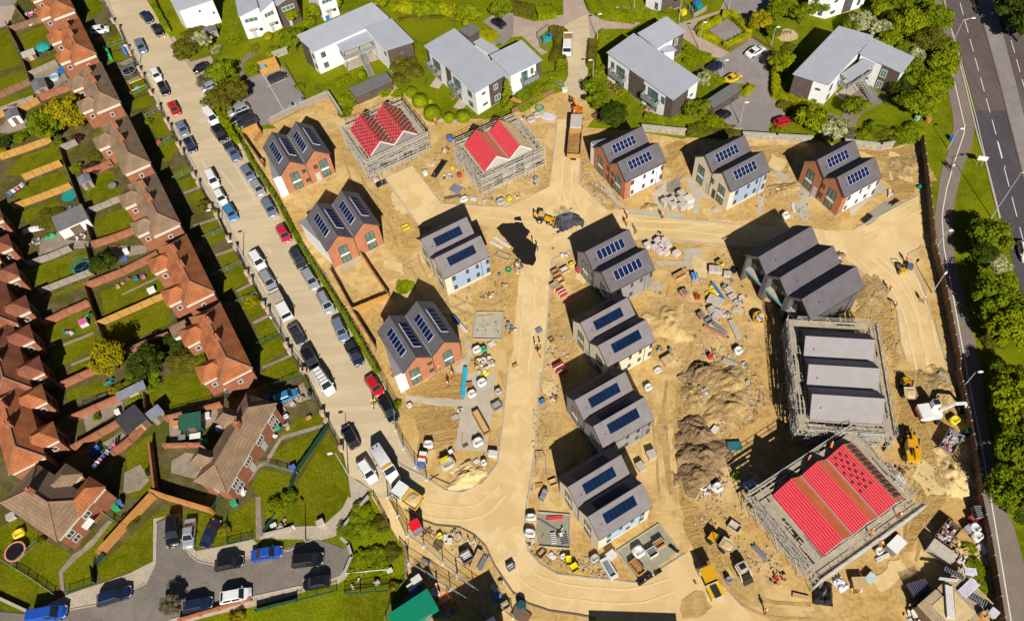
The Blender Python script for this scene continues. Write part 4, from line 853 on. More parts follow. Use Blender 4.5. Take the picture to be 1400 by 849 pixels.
_a=Vector((math.cos(R(145.4)),math.sin(R(145.4))));_b=Vector((-_a.y,_a.x))
corner_house('brown tiled corner house above the trampoline with the orange ring',Vector((_p8.x,_p8.y))+_a*.3-_b*.3,R(145.4),11.3,6.3)
def left_pair(label,pS,pN,tile,**k):
 a,b=W(*pS,4.9),W(*pN,4.9);d=(b-a);sp=d.length;rz=116.2-90
 A=R(rz);X,Y=Vector((math.cos(A),math.sin(A))),Vector((-math.sin(A),math.cos(A)))
 o=Vector((a.x,a.y))-X*(2.5+4.8+.3)-Y*(1.7-.3)
 return brick_pair(label,(o.x,o.y,0),A,14.4,tile,mirror=-1,wings=((1.7,4.9),(1.7+sp,4.9+sp)),group='brick house pairs along the left edge',**k)
left_pair('brick pair with brown red wing roofs, topmost along the left edge',(17,338),(4,300),M_tiled)
left_pair('brick pair at the left edge behind the dark tarmac garden strip',(41.7,424),(31.7,376),M_tiled)
left_pair('brick pair at the left edge beside the lawn with the toy slide',(60.7,509),(50,463),M_tiled)
left_pair('brick pair with bright orange near slope, lowest along the left edge',(80.5,601),(67,547),TLO)
def leafmat(name,c,var=.45,tint=None):return mat(name,c,.8,var,.5,2.2,obj=False,spec=.08,tint=tint)
LEAF={'green':leafmat('leaf_green',(.125,.165,.003)),'bright':leafmat('leaf_bright',(.175,.205,.003)),'dark':leafmat('leaf_dark',(.04,.06,.004)),'yellow':leafmat('leaf_yellow',(.25,.205,.003)),'olive':leafmat('leaf_olive',(.105,.1,.008)),'hedge':leafmat('leaf_hedge',(.165,.2,.002)),'hedgey':leafmat('leaf_hedge_pale',(.27,.27,.003)),'purple':leafmat('leaf_purple',(.085,.025,.025)),'bloss':leafmat('leaf_blossom',(.2,.22,.03),tint=(.55,.55,.3)),'grey':leafmat('leaf_bare',(.12,.105,.06))}
M_bark=mat('bark',(.12,.085,.055),.9,.3,3)
def leaves(mb,rg,c,rx,ry,rz,n,size,m=0,shell=.55):
 for _ in range(n):
  while True:
   d=Vector((rg.gauss(0,1),rg.gauss(0,1),rg.gauss(0,1)))
   if d.length>.1:break
  d.normalize()
  if d.z<-.35:d.z=-d.z*.6
  k=shell+(1-shell)*rg.random()**.6
  p=Vector((c[0]+d.x*rx*k,c[1]+d.y*ry*k,c[2]+d.z*rz*k))
  nr=(d+Vector((rg.uniform(-.8,.8),rg.uniform(-.8,.8),rg.uniform(-.3,.9)))).normalized()
  u=nr.orthogonal().normalized();v=nr.cross(u);a=rg.random()*6.28;u,v=u*math.cos(a)+v*math.sin(a),v*math.cos(a)-u*math.sin(a)
  s=size*rg.uniform(.6,1.35)
  mb.poly([p-u*s,p+v*s*.6,p+u*s,p-v*s*.6],m)
def crown_mesh(name,seed,leaf,n=4200,flat=.8,nb=18,size=.17,conif=False):
 rg=random.Random(seed);mb=MB();cs=[]
 for i in range(nb):
  if conif:
   z=-1+2*(i+.5)/nb;rr=.72*(1-(z+1)/2.15)**.8;a=i*2.4;cs.append((rr*.6*math.cos(a),rr*.6*math.sin(a),z,max(.16,rr*.62)))
  else:
   a=i*2.399;t=(i+.5)/nb;ph=math.acos(1-1.45*t);k=rg.uniform(.34,.8)
   cs.append((k*math.sin(ph)*math.cos(a)*rg.uniform(.85,1.15),k*math.sin(ph)*math.sin(a)*rg.uniform(.85,1.15),k*math.cos(ph)*flat,rg.uniform(.17,.44)))
 for(x,y,z,r)in cs:
  mb.blob((x,y,z),r*.55,r*.55,r*.5,6,4,0,.15,rg)
  leaves(mb,rg,(x,y,z),r,r,r*.85,int(n/nb),size*(.8 if conif else 1)*rg.uniform(.28,.44))
 return mb.mesh(name,leaf)
CR={}
def crown(kind,v,conif=False):
 k=(kind,v,conif)
 if k not in CR:CR[k]=crown_mesh('crown',sum(map(ord,kind))*7+v*13,LEAF[kind],conif=conif,nb=22 if conif else 20)
 return CR[k]
def trunk_mesh(seed):
 rg=random.Random(seed);mb=MB();mb.tube((0,0,-.05),(.03,.02,1),.085,.05,7)
 for k in range(6):
  a=k*1.05+rg.random();z=.55+.08*k;mb.tube((.02,.02,z),(.42*math.cos(a),.42*math.sin(a),z+.45),.035,.012,5)
 return mb.mesh('trunk',M_bark)
TRK=[trunk_mesh(3),trunk_mesh(8)]
def tree(t,x,y,hc,rad,kind,label,zs=.85,conif=False,group=None,sx=1):
 rad*=1.22;hc*=1.06;p=P(t,x,y,hc);v=rnd.randrange(4);root=thing('tree',label,'tree',(p.x,p.y,0),rnd.random()*6.28,group)
 o=bpy.data.objects.new('trunk',TRK[v%2]);COL.objects.link(o);o.parent=root;o.scale=(rad*.7,rad*.7,hc)
 c=bpy.data.objects.new('crown',crown(kind,v,conif));COL.objects.link(c);c.parent=root;c.location=(0,0,hc);c.scale=(rad*sx,rad,(hc*.96 if conif else rad*zs))
 return root
def shrub(t,x,y,rad,h,kind,label,sx=1,rz=None,name='shrub',cat='shrub',group=None):
 rad*=1.16;p=P(t,x,y,h*.5);v=rnd.randrange(4)
 o=bpy.data.objects.new(name,crown(kind,v));COL.objects.link(o);o.location=(p.x,p.y,h*.42);o.scale=(rad*sx*1.1,rad*1.1,h*.62);o.rotation_euler[2]=rnd.random()*6.28 if rz is None else rz
 return tag(o,label,cat,group)
def ball(t,x,y,rad,kind,label,h=None):
 h=h or rad*1.5;p=P(t,x,y,h*.5);mb=MB();rg=random.Random(int(x+y));mb.blob((0,0,h*.45),rad*.95,rad*.95,h*.53,12,7,0,.03,rg)
 leaves(mb,rg,(0,0,h*.45),rad,rad,h*.56,700,.11,0,.95)
 o=mb.build('clipped_shrub',LEAF[kind],loc=(p.x,p.y,0));return tag(o,label,'clipped shrub')
def hedge(s,w,h,kind,label,cat='hedge',name='hedge',dn=26):
 pts=PL(s,h*.5);pts=[Vector((p.x,p.y,0))for p in pts];o0=pts[0].copy();rg=random.Random(len(s)+int(w*100));mb=MB()
 q=dens([p-o0 for p in pts],1);L=0
 for i,p in enumerate(q):
  a,b=q[max(0,i-1)],q[min(len(q)-1,i+1)];tt=(b-a).normalized()
 secs=[]
 for i,p in enumerate(q):
  a,b=q[max(0,i-1)],q[min(len(q)-1,i+1)];tt=(b-a).normalized();n=Vector((-tt.y,tt.x,0));ww=w/2*.93*rg.uniform(.92,1.08);hh=h*.95*rg.uniform(.95,1.05)
  secs.append([p-n*ww,p-n*ww*.96+Vector((0,0,hh*.9)),p-n*ww*.6+Vector((0,0,hh)),p+n*ww*.6+Vector((0,0,hh)),p+n*ww*.96+Vector((0,0,hh*.9)),p+n*ww])
 mb.loft(secs)
 for a,b in zip(q,q[1:]):
  tt=(b-a);l=tt.length;tt.normalize();n=Vector((-tt.y,tt.x,0));area=l*(w+2*h)
  for _ in range(int(area*dn)):
   k=rg.random()*(w+2*h);s_=rg.random()*l
   if k<h:pp=a+tt*s_-n*w/2+Vector((0,0,k));nn=-n
   elif k<h+w:pp=a+tt*s_+n*(k-h-w/2)+Vector((0,0,h));nn=Vector((0,0,1))
   else:pp=a+tt*s_+n*w/2+Vector((0,0,k-h-w));nn=n
   nr=(nn+Vector((rg.uniform(-.8,.8),rg.uniform(-.8,.8),rg.uniform(-.3,.8)))).normalized();u=nr.orthogonal().normalized();v=nr.cross(u);sz=rg.uniform(.08,.2);pp=pp+nn*rg.uniform(-.08,.12)
   mb.poly([pp-u*sz,pp+v*sz*.6,pp+u*sz,pp-v*sz*.6])
 o=mb.build(name,LEAF[kind],loc=o0);return tag(o,label,cat)
tree(0,310,850,3.3,3.7,'green','round dark green tree in the back garden, left of the yellow green one')
tree(0,445,765,3.2,4,'yellow','broad yellow green tree behind the brown tiled pair')
shrub(1,20,120,1.6,2.4,'dark','dark shrub at the left edge above the orange panel fence')
shrub(1,20,190,1,1.8,'yellow','small golden shrub at the left edge by the orange panel fence')
shrub(1,140,80,1.6,1.5,'green','leafy border shrub behind the upper orange panel fence')
shrub(1,390,130,1.3,2.2,'green','narrow shrub at the right end of the upper orange panel fence')
shrub(1,520,95,1,1.5,'purple','dark purple shrub beside the pink washing in a back garden')
shrub(1,620,300,1.7,1.5,'purple','wide dark purple shrub above the brick garden wall')
shrub(1,510,300,1.4,1.5,'green','green shrub at the left end of the overgrown vegetable garden')
shrub(1,650,210,1.8,1.1,'olive','low leafy patch in the middle of the overgrown vegetable garden')
shrub(1,740,250,1.2,1.3,'green','green shrub at the house end of the overgrown vegetable garden')
shrub(1,340,640,2.4,1,'olive','low border of plants behind the grey workshop shed')
tree(2,700,95,2.2,2,'dark','small very dark tree beside the garden trampoline')
tree(2,740,745,3.4,3.1,'yellow','yellow green tree standing left of the dark garden thicket')
tree(2,1000,770,2.6,3,'dark','large dark shrubby tree in the middle of the garden thicket',zs=.75)
shrub(12,10,650,2,2.2,'dark','dark bush of the thicket nearest the brick rear wing')
shrub(12,80,760,2.6,2.4,'olive','olive bush of the thicket, right of the large dark one')
shrub(12,215,750,1.6,1.8,'green','bush of the thicket against the orange roofed house')
shrub(3,900,100,2.3,2.2,'green','spreading bush at the lower edge of the garden thicket')
shrub(3,800,120,1.3,1.6,'yellow','yellow bush at the lower left corner of the garden thicket')
shrub(3,1010,60,1.9,1.7,'green','green bush at the lower right of the thicket above the lawn')
shrub(12,540,365,1.3,1.2,'yellow','yellow green shrub in the front garden opposite the white pickup')
shrub(11,215,555,1.3,1.4,'olive','brownish round bush in the front garden by the white hatchback')
shrub(11,290,600,1,1.2,'green','grey green bush behind the gateposts by the light blue car')
shrub(0,1010,830,.9,1,'green','small shrub in the front garden corner by the red car')
shrub(3,660,300,.6,.9,'green','small potted shrub on the pale long patio')
shrub(3,1020,670,.7,1.6,'dark','dark upright shrub at the corner of the brick garden wall')
shrub(4,880,160,1.2,1,'olive','bush inside the orange brick wall by the corner house')
shrub(13,810,845,1.2,1.4,'green','leafy shrub on the corner lawn beside the green boundary fence')
shrub(14,720,70,1.4,1.5,'bright','bright green bush at the edge of the daisy lawn')
shrub(14,360,230,.8,1.1,'yellow','climbing shrub on the fence beside the navy saloon on the grass')
shrub(14,445,830,1,1.2,'yellow','yellow flowering shrub at the bottom edge by the cul de sac')
tree(4,1165,745,1.6,1.4,'grey','small bare purple grey tree at the kerb of the cul de sac')
shrub(4,280,300,.6,.9,'green','small shrub under the corner house eaves by the trampoline')
for i,(x,y,r,h,k,l)in enumerate([(130,110,1.6,1.2,'hedge','tall weedy bush at the top of the fenced weedy triangle'),(60,230,1.7,1.1,'green','weedy bush on the left side of the weedy triangle'),(160,230,1.4,.9,'hedge','bush in the middle of the weedy triangle'),(260,190,1.2,.8,'olive','brownish scrub at the right side of the weedy triangle'),(130,420,1.3,.9,'hedge','bush near the bottom left of the weedy triangle'),(230,390,1.2,.8,'green','scrub bush near the bottom middle of the weedy triangle'),(340,380,1.1,.7,'olive','dry scrub in the bottom right of the weedy triangle'),(90,490,1.2,.7,'hedge','low bush along the bottom wall of the weedy triangle'),(260,480,1,.7,'hedge','low bush by the white stone at the bottom of the weedy triangle'),(360,620,.8,.9,'yellow','yellow shrub at the end of the dark railings by the lawn')]):
 shrub(24,x,y,r,h,k,l)
shrub(10,90,330,2.9,2.6,'olive','large brownish shrub beside the street, below the white gabled flats')
shrub(10,150,230,2.2,2,'olive','brownish shrub against the wall of the white gabled flats')
tree(10,225,275,2.6,1.6,'bloss','slim pale flowering tree beside the white gabled flats',zs=1.4)
shrub(10,305,340,1.3,1.1,'bloss','low white flowering shrub on the lawn edge')
shrub(10,230,550,1.7,1.6,'grey','greyish shrub at the kerb beside the hidden white car')
tree(10,330,500,2.8,2.9,'green','tree overhanging the black car in the street bay')
tree(10,335,670,3,3.1,'olive','tree above the red car on the parking bay edge')
tree(10,445,625,2.8,2.8,'olive','tree with bare twigs at the left edge of the car park')
shrub(10,330,790,1.6,1.3,'hedge','low hedge bush between the white van and the parked silver car')
tree(10,830,265,3.2,3,'green','leafy tree between the townhouses and the flats with the stair')
tree(10,815,105,2.6,1.8,'bright','pale tree before the dark townhouse')
tree(10,965,75,2.6,1.8,'bright','pale tree by the white townhouse at the right end')
tree(10,1125,5,2.4,1.6,'bright','small tree cut by the top edge above the blue bin')
shrub(10,945,150,1.3,1.5,'hedge','clipped bush before the last townhouse')
ball(10,1070,85,1.2,'hedgey','clipped round bush by the blue wheelie bin')
ball(10,660,248,1.1,'hedgey','clipped round bush before the near townhouse')
ball(10,312,185,.8,'hedge','small round bush between the gabled flats and the townhouse')
shrub(10,700,350,1.7,1.6,'bright','bright bush left of the stone wall near the townhouses')
shrub(10,550,490,1.4,1.1,'hedge','low bright bush below the orange timber enclosure')
shrub(10,880,590,1.1,1.1,'green','dark little shrub on the lawn left of the flats with the stair')
shrub(10,1155,560,1.4,1.2,'bright','bright shrub at the foot of the white flats wall')
shrub(10,1010,600,1,.8,'green','small shrub on the lawn before the white flats')
shrub(20,20,540,1.2,1.3,'bright','bright bush left of the outdoor stair')
ball(20,130,510,1.1,'hedge','clipped bush at the foot of the outdoor stair')
tree(20,440,480,2.2,3.3,'olive','wide dark shrubby tree beside the flat garage roof',sx=1.25,zs=.7)
shrub(20,40,680,1.9,1.9,'bright','bright shrub below the flat garage, left end')
shrub(20,20,770,1.3,1.2,'green','shrub above the scaffolded red tiled roof')
shrub(20,290,625,1.4,1.2,'hedge','low shrub between the garage and the tiled red roof')
shrub(20,380,640,1.2,1.1,'bright','shrub left of the clipped round row behind the red roof')
ball(20,530,690,1.75,'hedge','first clipped dome of the row, nearest the tiled red roof')
ball(20,615,775,1.9,'hedge','second clipped dome of the row, lowest on the bank')
ball(20,825,795,1.5,'hedge','clipped dome beside the balconies, right end of the row')
ball(20,728,805,1.2,'hedge','small clipped dome between two larger ones')
ball(20,470,630,1.3,'hedge','clipped dome at the top of the row below the dark shrubby tree')
ball(20,600,695,.45,'hedgey','tiny golden clipped cone among the domes',h=1)
tree(20,1130,645,3.4,1.9,'bright','tall feathery conifer at the corner of the flats with two balconies',conif=True)
tree(20,840,100,3,2.9,'bright','bright bushy tree on the lawn behind the grey timber shed')
tree(20,560,65,2.4,2.5,'bright','bright bushy tree at the back of the wide lawn')
tree(20,1080,60,3,2.8,'green','green tree at the top edge beside the parked black car')
tree(20,420,55,2.2,2.2,'hedgey','yellowish bushy tree behind the long grey roof')
tree(20,240,0,2.2,2.2,'bright','bright tree cut by the top edge behind the long grey roof')
tree(20,720,75,2,2,'hedgey','yellowish bush at the fence behind the wide lawn')
shrub(20,1075,318,.8,.8,'hedge','small bush beside the bin store of the two balcony flats')
shrub(20,990,240,1.9,1.3,'hedgey','tall grassy bush beside the grey timber shed',sx=1.4,rz=-.9)
hedge('30:-30,40 140,80',3,1.6,'olive','brownish hedge at the top left of the back road')
hedge('30:160,95 285,75',3.6,1.8,'hedge','thick clipped hedge block at the back road junction')
hedge('30:245,225 320,215 330,330 290,420',3.2,1.1,'olive','brownish clipped hedge left of the white tipper')
hedge('30:330,420 330,520 250,600 30,740',2.4,1.3,'bright','bright hedge running down to the scaffolded red roof')
hedge('30:535,0 560,60 640,100 840,125',3.2,1.2,'hedge','hedge along the top right of the back road')
hedge('30:720,85 960,105 1120,130',2.2,1.1,'bright','bright hedge behind the low white rail')
hedge('30:545,280 535,380 530,450',1.9,1.2,'olive','clipped hedge on the right side of the lorry lane')
shrub(30,270,530,1.9,1.8,'bright','bright bush between the flower balcony flats and the lorry lane')
shrub(30,620,250,1.9,1.1,'bright','low bush at the shaded corner of the lorry lane flats')
tree(30,550,600,2.4,2,'green','tree at the left corner of the lawn by the orange digger')
tree(30,575,690,2.4,2.2,'green','tree beside the orange mini digger')
tree(30,680,785,2.6,2.7,'dark','dark tree on the lawn above the red brick house')
shrub(30,770,640,1.2,.9,'hedge','low bush under the flowery balconies')
shrub(30,700,600,1.3,.7,'olive','flower bed bush by the terrace under the left flowery balcony')
shrub(30,1060,75,1.2,1.2,'hedge','round bush before the timber flats at the top edge')
hedge('40:90,205 240,130',1.4,1.1,'hedgey','clipped golden hedge, upper left side of the walled parking square')
hedge('40:95,225 240,285',1.3,1.1,'hedgey','clipped golden hedge, lower left side of the walled parking square')
hedge('40:260,90 330,100 440,215',1.7,1.2,'hedgey','clipped golden hedge, upper right side of the walled parking square')
hedge('40:275,320 440,240',1.5,1.1,'hedgey','clipped golden hedge, lower right side of the walled parking square')
tree(40,520,140,2.8,2.4,'yellow','yellow green tree behind the white saloon')
tree(40,640,65,2.8,2.5,'green','green tree at the top of the play garden')
tree(40,615,215,2.2,1.7,'green','small tree beside the sandy play area')
tree(40,805,90,2.8,2.3,'green','green tree on the lawn beyond the sandy play area')
tree(40,665,420,2.6,2.6,'bright','tree at the corner of the long shaded roof and the car park')
shrub(40,720,340,1.7,.9,'olive','flower bed shrub below the sandy play area')
hedge('40:622,500 620,650 760,690 930,745',1.6,1.3,'hedgey','clipped hedge wrapping the timber clad flats corner')
hedge('40:120,485 270,565',1.2,.9,'hedge','low hedge beside the navy car and yellow car')
hedge('40:395,650 465,590',1.3,1,'hedgey','short golden hedge at the end of the flat bin store')
hedge('40:10,330 80,370 170,400',1.9,1,'hedge','bushy hedge beside the brick paved drive')
hedge('40:0,410 70,450',1.4,.9,'hedge','short hedge strip along the flats below the brick paved drive')
tree(40,130,540,2,1.5,'bloss','white blossom shrub at the white end wall of the flats',zs=1.2)
tree(40,85,745,2.4,2.3,'green','tree at the timber corner of the lorry lane flats')
shrub(40,200,815,1.7,1.6,'bright','bush beside the half hidden black car')
shrub(41,110,40,2,1.6,'green','dark bush above the cream house with the blue panel')
shrub(41,230,20,1.9,1.4,'bright','bright bush above the stone wall behind the cream house')
shrub(41,345,40,1.2,1.2,'bloss','white flowering bush at the bottom of the car park')
tree(40,880,815,2.4,3,'bright','bright tree beside the red car in the lower car park',zs=.8)
tree(41,1010,40,2,2.5,'bloss','speckled flowering tree above the last brick house')
shrub(41,640,60,1.3,1,'hedge','low bush below the red car')
shrub(41,1100,60,1.6,1.6,'grey','grey leafed bush at the end of the stone wall')
hedge('40:650,700 760,750',2.6,.8,'olive','low brown ground cover bed by the clipped hedge')
tree(50,0,725,2.2,2.3,'green','round tree beside the outdoor stair of the roadside flats')
ball(50,95,715,.95,'hedge','clipped ball at the foot of the roadside flats stair')
for a in[(60,150,2.6,2.6,'bloss','flowering tree behind the grey roadside roof'),(180,200,2.6,2,'bloss','white flecked tree at the ridge of the roadside roof'),(290,130,3,2.4,'dark','dark gap tree in the middle of the roadside trees'),(400,160,3.4,3.6,'bright','large bright tree of the roadside belt'),(330,20,3,2.6,'green','tree at the top edge of the roadside belt'),(480,20,3,2.8,'green','tree at the top edge nearest the dual carriageway'),(560,120,3.4,3.3,'green','broad tree overhanging the pavement near the tall lamp'),(250,280,2.6,2.4,'bright','tree directly behind the upper roof edge of the roadside flats'),(520,280,3,3,'olive','olive tree in the roadside belt below the tall lamp'),(430,390,2.6,2,'bloss','flowering tree by the far corner of the roadside flats'),(620,440,3,3,'bright','bright tree at the lower right of the belt over the path'),(420,520,3,3.3,'green','tree beside the timber corner of the roadside flats'),(520,620,2.8,2.8,'bright','bright tree at the bottom of the roadside belt'),(400,690,2.6,2.8,'green','tree above the walled dirt corner'),(330,590,2.4,2,'dark','dark tree under the roadside flats corner'),(640,330,2.8,2.4,'green','tree at the kerb pavement just below the tall lamp'),(600,560,2.6,2.3,'green','lowest tree leaning over the footway'),(480,740,2.4,2.2,'bright','bushy tree above the mint green utility box'),(340,330,2.6,2,'green','tree hugging the upper right roof edge of the roadside flats'),(200,60,2.6,2.4,'bright','bright tree behind the top edge flats and the roadside belt')]:
 tree(50,a[0],a[1],a[2],a[3],a[4],a[5])
shrub(51,90,80,1.7,1.5,'bright','bright bush at the stone wall by the asphalt path end')
shrub(51,210,80,2,1.6,'olive','olive bush behind the stone wall')
shrub(51,330,75,2.4,1.9,'green','green bush at the corner of stone wall and hoarding')
shrub(51,420,30,1.8,1.8,'bright','bush at the top of the timber hoarding')
tree(51,950,765,3.4,3.3,'green','round green tree on the verge, first one beside the carriageway')
tree(52,1010,350,4,4,'green','big round tree on the verge below the white blossom bush',zs=.8)
tree(52,1080,530,3.6,3.6,'bright','bright tree on the verge beneath the big round one')
tree(52,1000,100,2,1.6,'bloss','white blossom bush on the verge by the kerb')
tree(52,900,20,3,2.4,'dark','dark tree between the path and the first round verge tree')
shrub(52,960,620,1.6,1.4,'olive','brown scrub under the verge trees')
tree(53,1080,190,3.8,3.6,'bright','bright tree on the verge opposite the white excavator')
tree(53,1150,520,3.6,3,'green','verge tree half cut by the right edge')
tree(53,1060,30,2.8,2.6,'green','verge tree in the gap below the bright one')
tree(53,1120,800,3.6,3.4,'green','verge tree near the lower right, beside the footway bend')
tree(54,1140,60,2.2,2.2,'dark','dark tree at the lower right edge by the footway')
tree(53,1150,350,3.2,3.4,'green','verge tree between the bright one and the edge of the frame')
hedge('11:380,-10 410,60 455,120',1.3,1.3,'hedge','narrow hedge between the black car and the car park fence')
hedge('10:300,735 330,800 380,860',1.3,1.2,'hedge','narrow hedge beside the white van on the street')
hedge('00:1045,10 1090,110 1150,215',1.2,1.2,'hedge','hedge beside the black hatchback at the top of the street')
hedge('11:500,150 560,270 650,400 740,540 820,700 900,849',.8,.7,'hedge','weedy hedge strip at the foot of the street fence, upper length')
hedge('12:900,0 985,130 1060,250 1169,430',.8,.7,'hedge','weedy hedge strip at the foot of the street fence, middle length')
hedge('22:0,420 100,600 180,740 245,849',.9,.7,'hedge','weedy hedge strip at the foot of the street fence, lower length')
shrub(23,375,215,.7,.9,'hedge','weedy bush at the end of the street fence by the black estate')
shrub(54,840,480,1.3,1,'hedge','weedy bush by the hoarding above the timber deck')
shrub(54,800,350,.8,.6,'hedge','small weed clump among the sacks by the hoarding')
shrub(22,420,260,1.5,.25,'hedge','patch of low weeds between brick and cream houses',name='weed_patch',cat='weeds')
shrub(54,880,600,1,.6,'green','low weeds between the timber deck and the hoarding')
tree(50,1130,30,4,4.2,'dark','dark tree over the far side of the dual carriageway, upper')
tree(50,1190,170,4,3.6,'dark','dark tree over the far side of the dual carriageway, lower')
hedge('20:340,35 560,60 760,50',2.6,1.9,'bright','bushy hedge along the back of the wide lawn')
hedge('20:380,140 520,115 690,118',1,.6,'olive','low scrub line across the wide lawn')
hedge('30:0,700 120,620 215,530',2,1.5,'green','dark hedge behind the scaffolded red roof')
hedge('30:900,790 1020,830 1150,800',1.6,1,'hedge','rough hedge at the foot of the lorry lane flats')
hedge('41:20,45 200,65 380,75',1.7,1.3,'olive','rough hedge along the wall above the cream house')
shrub(30,600,480,1.7,1.4,'hedge','bush on the lawn edge left of the flowery balconies')
shrub(20,320,180,1.4,1.2,'bright','bush by the back corner of the long grey roof')
shrub(10,420,250,1.7,.8,'hedge','low spreading bush on the lawn before the townhouses')
shrub(10,560,330,1.3,1.1,'bright','bush beside the curved garden path')
tree(40,930,30,2.4,2.2,'green','tree at the top edge beside the white and timber flats')
tree(40,1130,170,2.3,2,'green','small tree at the ridge of the big roadside roof')
shrub(51,150,30,1.8,1.7,'green','dark bush between path end and stone wall')
M_orange=mat('orange_fence',(.52,.28,.07),.8,.18,1.2,7,band=.3,bandax=0,bandvar=.3)
GYF=mat('weathered_fence',(.33,.28,.23),.9,.2,1.2,7,band=.3,bandax=0,bandvar=.3)
M_hoard=mat('hoarding_timber',(.22,.13,.085),.85,.25,1,6,band=.5,bandax=0,bandvar=.3)
BNF=mat('brown_fence',(.26,.14,.08),.85,.25,1,6,band=.3,bandax=0,bandvar=.3)
M_greenf=mat('green_fence',(.05,.15,.06),.7,.2,1.5,6)
M_pgreen=mat('pale_green_fence',(.2,.3,.15),.8,.2,1.5,6)
M_dgreen=mat('dark_green_fence',(.015,.06,.045),.6,.2,1.5,6)
M_iron=mat('black_railing',(.02,.02,.02),.5,.2,2)
M_wallr=mat('garden_brick',(.36,.14,.075),.9,.28,.9,6,band=.25,bandvar=.25)
M_wallo=mat('orange_brick',(.52,.235,.07),.9,.18,.7,6,band=.25,bandvar=.25)
STO=mat('stone_wall',(.36,.32,.26),.95,.35,1.6,6,bump=.05)
M_block=mat('retaining_block',(.33,.27,.22),.95,.15,.8,6,band=.4,bandvar=.3)
M_post=mat('fence_post',(.42,.36,.28),.9,.2,1.5)
M_pier=mat('gate_pier',(.52,.36,.28),.9,.15,2)
def fence(kind,s,label,h=None,group=None,step=None,cat=None,name=None):
 K={'orange':(1.7,1.8,M_orange,M_orange,'panel_fence','fence'),'grey':(1.6,1.8,GYF,GYF,'panel_fence','fence'),'brown':(1.6,1.8,BNF,BNF,'panel_fence','fence'),'hoard':(2.3,2.4,M_hoard,M_post,'hoarding','hoarding'),'green':(1,2.2,M_greenf,M_greenf,'railing_fence','fence'),'pgreen':(.95,2.2,M_pgreen,M_pgreen,'railing_fence','fence'),'dgreen':(1.3,2.2,M_dgreen,M_dgreen,'panel_fence','fence'),'iron':(1.1,2.2,M_iron,M_iron,'railing_fence','railing'),'brick':(1.6,3.5,M_wallr,M_wallr,'brick_wall','wall'),'obrick':(1.9,4,M_wallo,M_wallo,'brick_wall','wall'),'stone':(1.5,99,STO,None,'stone_wall','wall'),'block':(1.5,5,M_block,M_block,'retaining_wall','wall'),'low':(.6,99,STO,None,'low_wall','wall'),'heras':(2,3.4,STL,STL,'mesh_fence','site fence'),'mesh':(1.8,3,M_greenf,M_greenf,'mesh_fence','site fence'),'white':(.5,2.5,WFR,WFR,'rail_fence','fence'),'wood':(.8,2,BNF,BNF,'rail_fence','fence')}[kind]
 H,st,m,mp,nm,ct=K;H=h or H;st=step or st
 pts=[Vector((p.x,p.y,0))for p in PL(s)];o0=pts[0].copy();pts=[p-o0 for p in pts]
 root=thing(name or nm,label,cat or ct,o0,0,group)
 solid=kind in('orange','grey','brown','hoard','dgreen','brick','obrick','stone','block','low')
 for a,b in zip(pts,pts[1:]):
  d=b-a;L=d.length;an=math.atan2(d.y,d.x)
  mb=MB();w={'brick':.22,'obrick':.3,'stone':.4,'block':.35,'low':.3}.get(kind,.05)
  if solid:
   n=max(1,round(L/1.8))if w==.05 else 1
   for k in range(n):
    e=.006 if n>1 else 0;hh=H-rnd.uniform(0,.06)if w==.05 else H
    mb.box(L*k/n+e,L*(k+1)/n-e,-w/2,w/2,.0,hh)
   nmn='panel' if w==.05 else 'masonry'
   pl=mb.build(nmn,m,root,loc=a,rz=an)
   if w>.05:
    bx((-w/2-.02,L+w/2+.02,-w/2-.05,w/2+.05,H+.003,H+.09),'coping',m if kind in('obrick','brick')else CON,root,loc=a,rz=an)
   else:
    c=MB()
    for z in(.3,H-.3):c.box(0,L,w/2+.003,w/2+.07,z,z+.09)
    c.build('rail',mp,root,loc=a,rz=an)
  else:
   zs={'heras':(.15,1,1.95),'mesh':(.12,.9,1.78),'white':(.45,),'wood':(.3,.72)}.get(kind,(.12,H-.05))
   for z in zs:
    if kind in('white','wood'):mb.box(0,L,-.04,.04,z,z+.1)
    else:mb.tube((0,0,z),(L,0,z),.03,n=4)
   gap={'heras':.22,'mesh':.2,'white':9,'wood':9}.get(kind,.16)
   if gap<9:
    for k in range(1,int(L/gap)):mb.tube((k*gap,0,zs[0]),(k*gap,0,zs[-1]),.014 if kind in('heras','mesh')else.022,n=3)
   mb.build('mesh_panel' if kind in('heras','mesh')else 'rail',m,root,loc=a,rz=an)
  if mp is not None and st<50:
   n=max(1,round(L/st))
   for k in range(n+(1 if b is pts[-1]else 0)):
    c=a+d*(k/n);q=MB();r=.2 if kind in('brick','obrick','block')else.05
    q.box(-r,r,-r-(.06 if solid and r<.1 else 0),r-(.06 if solid and r<.1 else 0),-.05,H+(.12 if r>.1 else.08))
    po=q.build('pier' if r>.1 else 'post',mp,root,loc=c,rz=an)
    if kind=='heras':
     bx((-.12,.12,-.33,.33,0,.14),'foot',WFR,po)
    if kind=='hoard':
     tub(((0,.0,2),(0,.7,0),.05,None,4),'brace',M_post,po);bx((-.07,.07,-.14,.08,2.381,2.44),'cap',M_post,po)
 return root
F=fence
F('hoard','51:455,125 500,480 535,849 52:535,20 590,230 640,480 700,800 53:695,20 770,370 850,849 54:838,20 900,300 990,849 1040,1200','long brown timber hoarding between the building site and the footway')
F('mesh','11:478,140 560,275 640,400 760,600 880,845 12:1050,230 1169,440 22:120,620 245,849 23:380,255','long green mesh fence between the street and the new houses',step=3.4)
F('heras','23:365,290 370,390 420,515 500,640 578,728','steel mesh fence curving round the dirt plot at the street end')
F('heras','24:312,5 450,265 560,340 690,455 785,535','steel mesh fence slanting across the dirt below the red cabin')
F('heras','24:790,550 900,635 1050,745 1169,825','steel mesh fence running into the big shadow at the bottom edge')
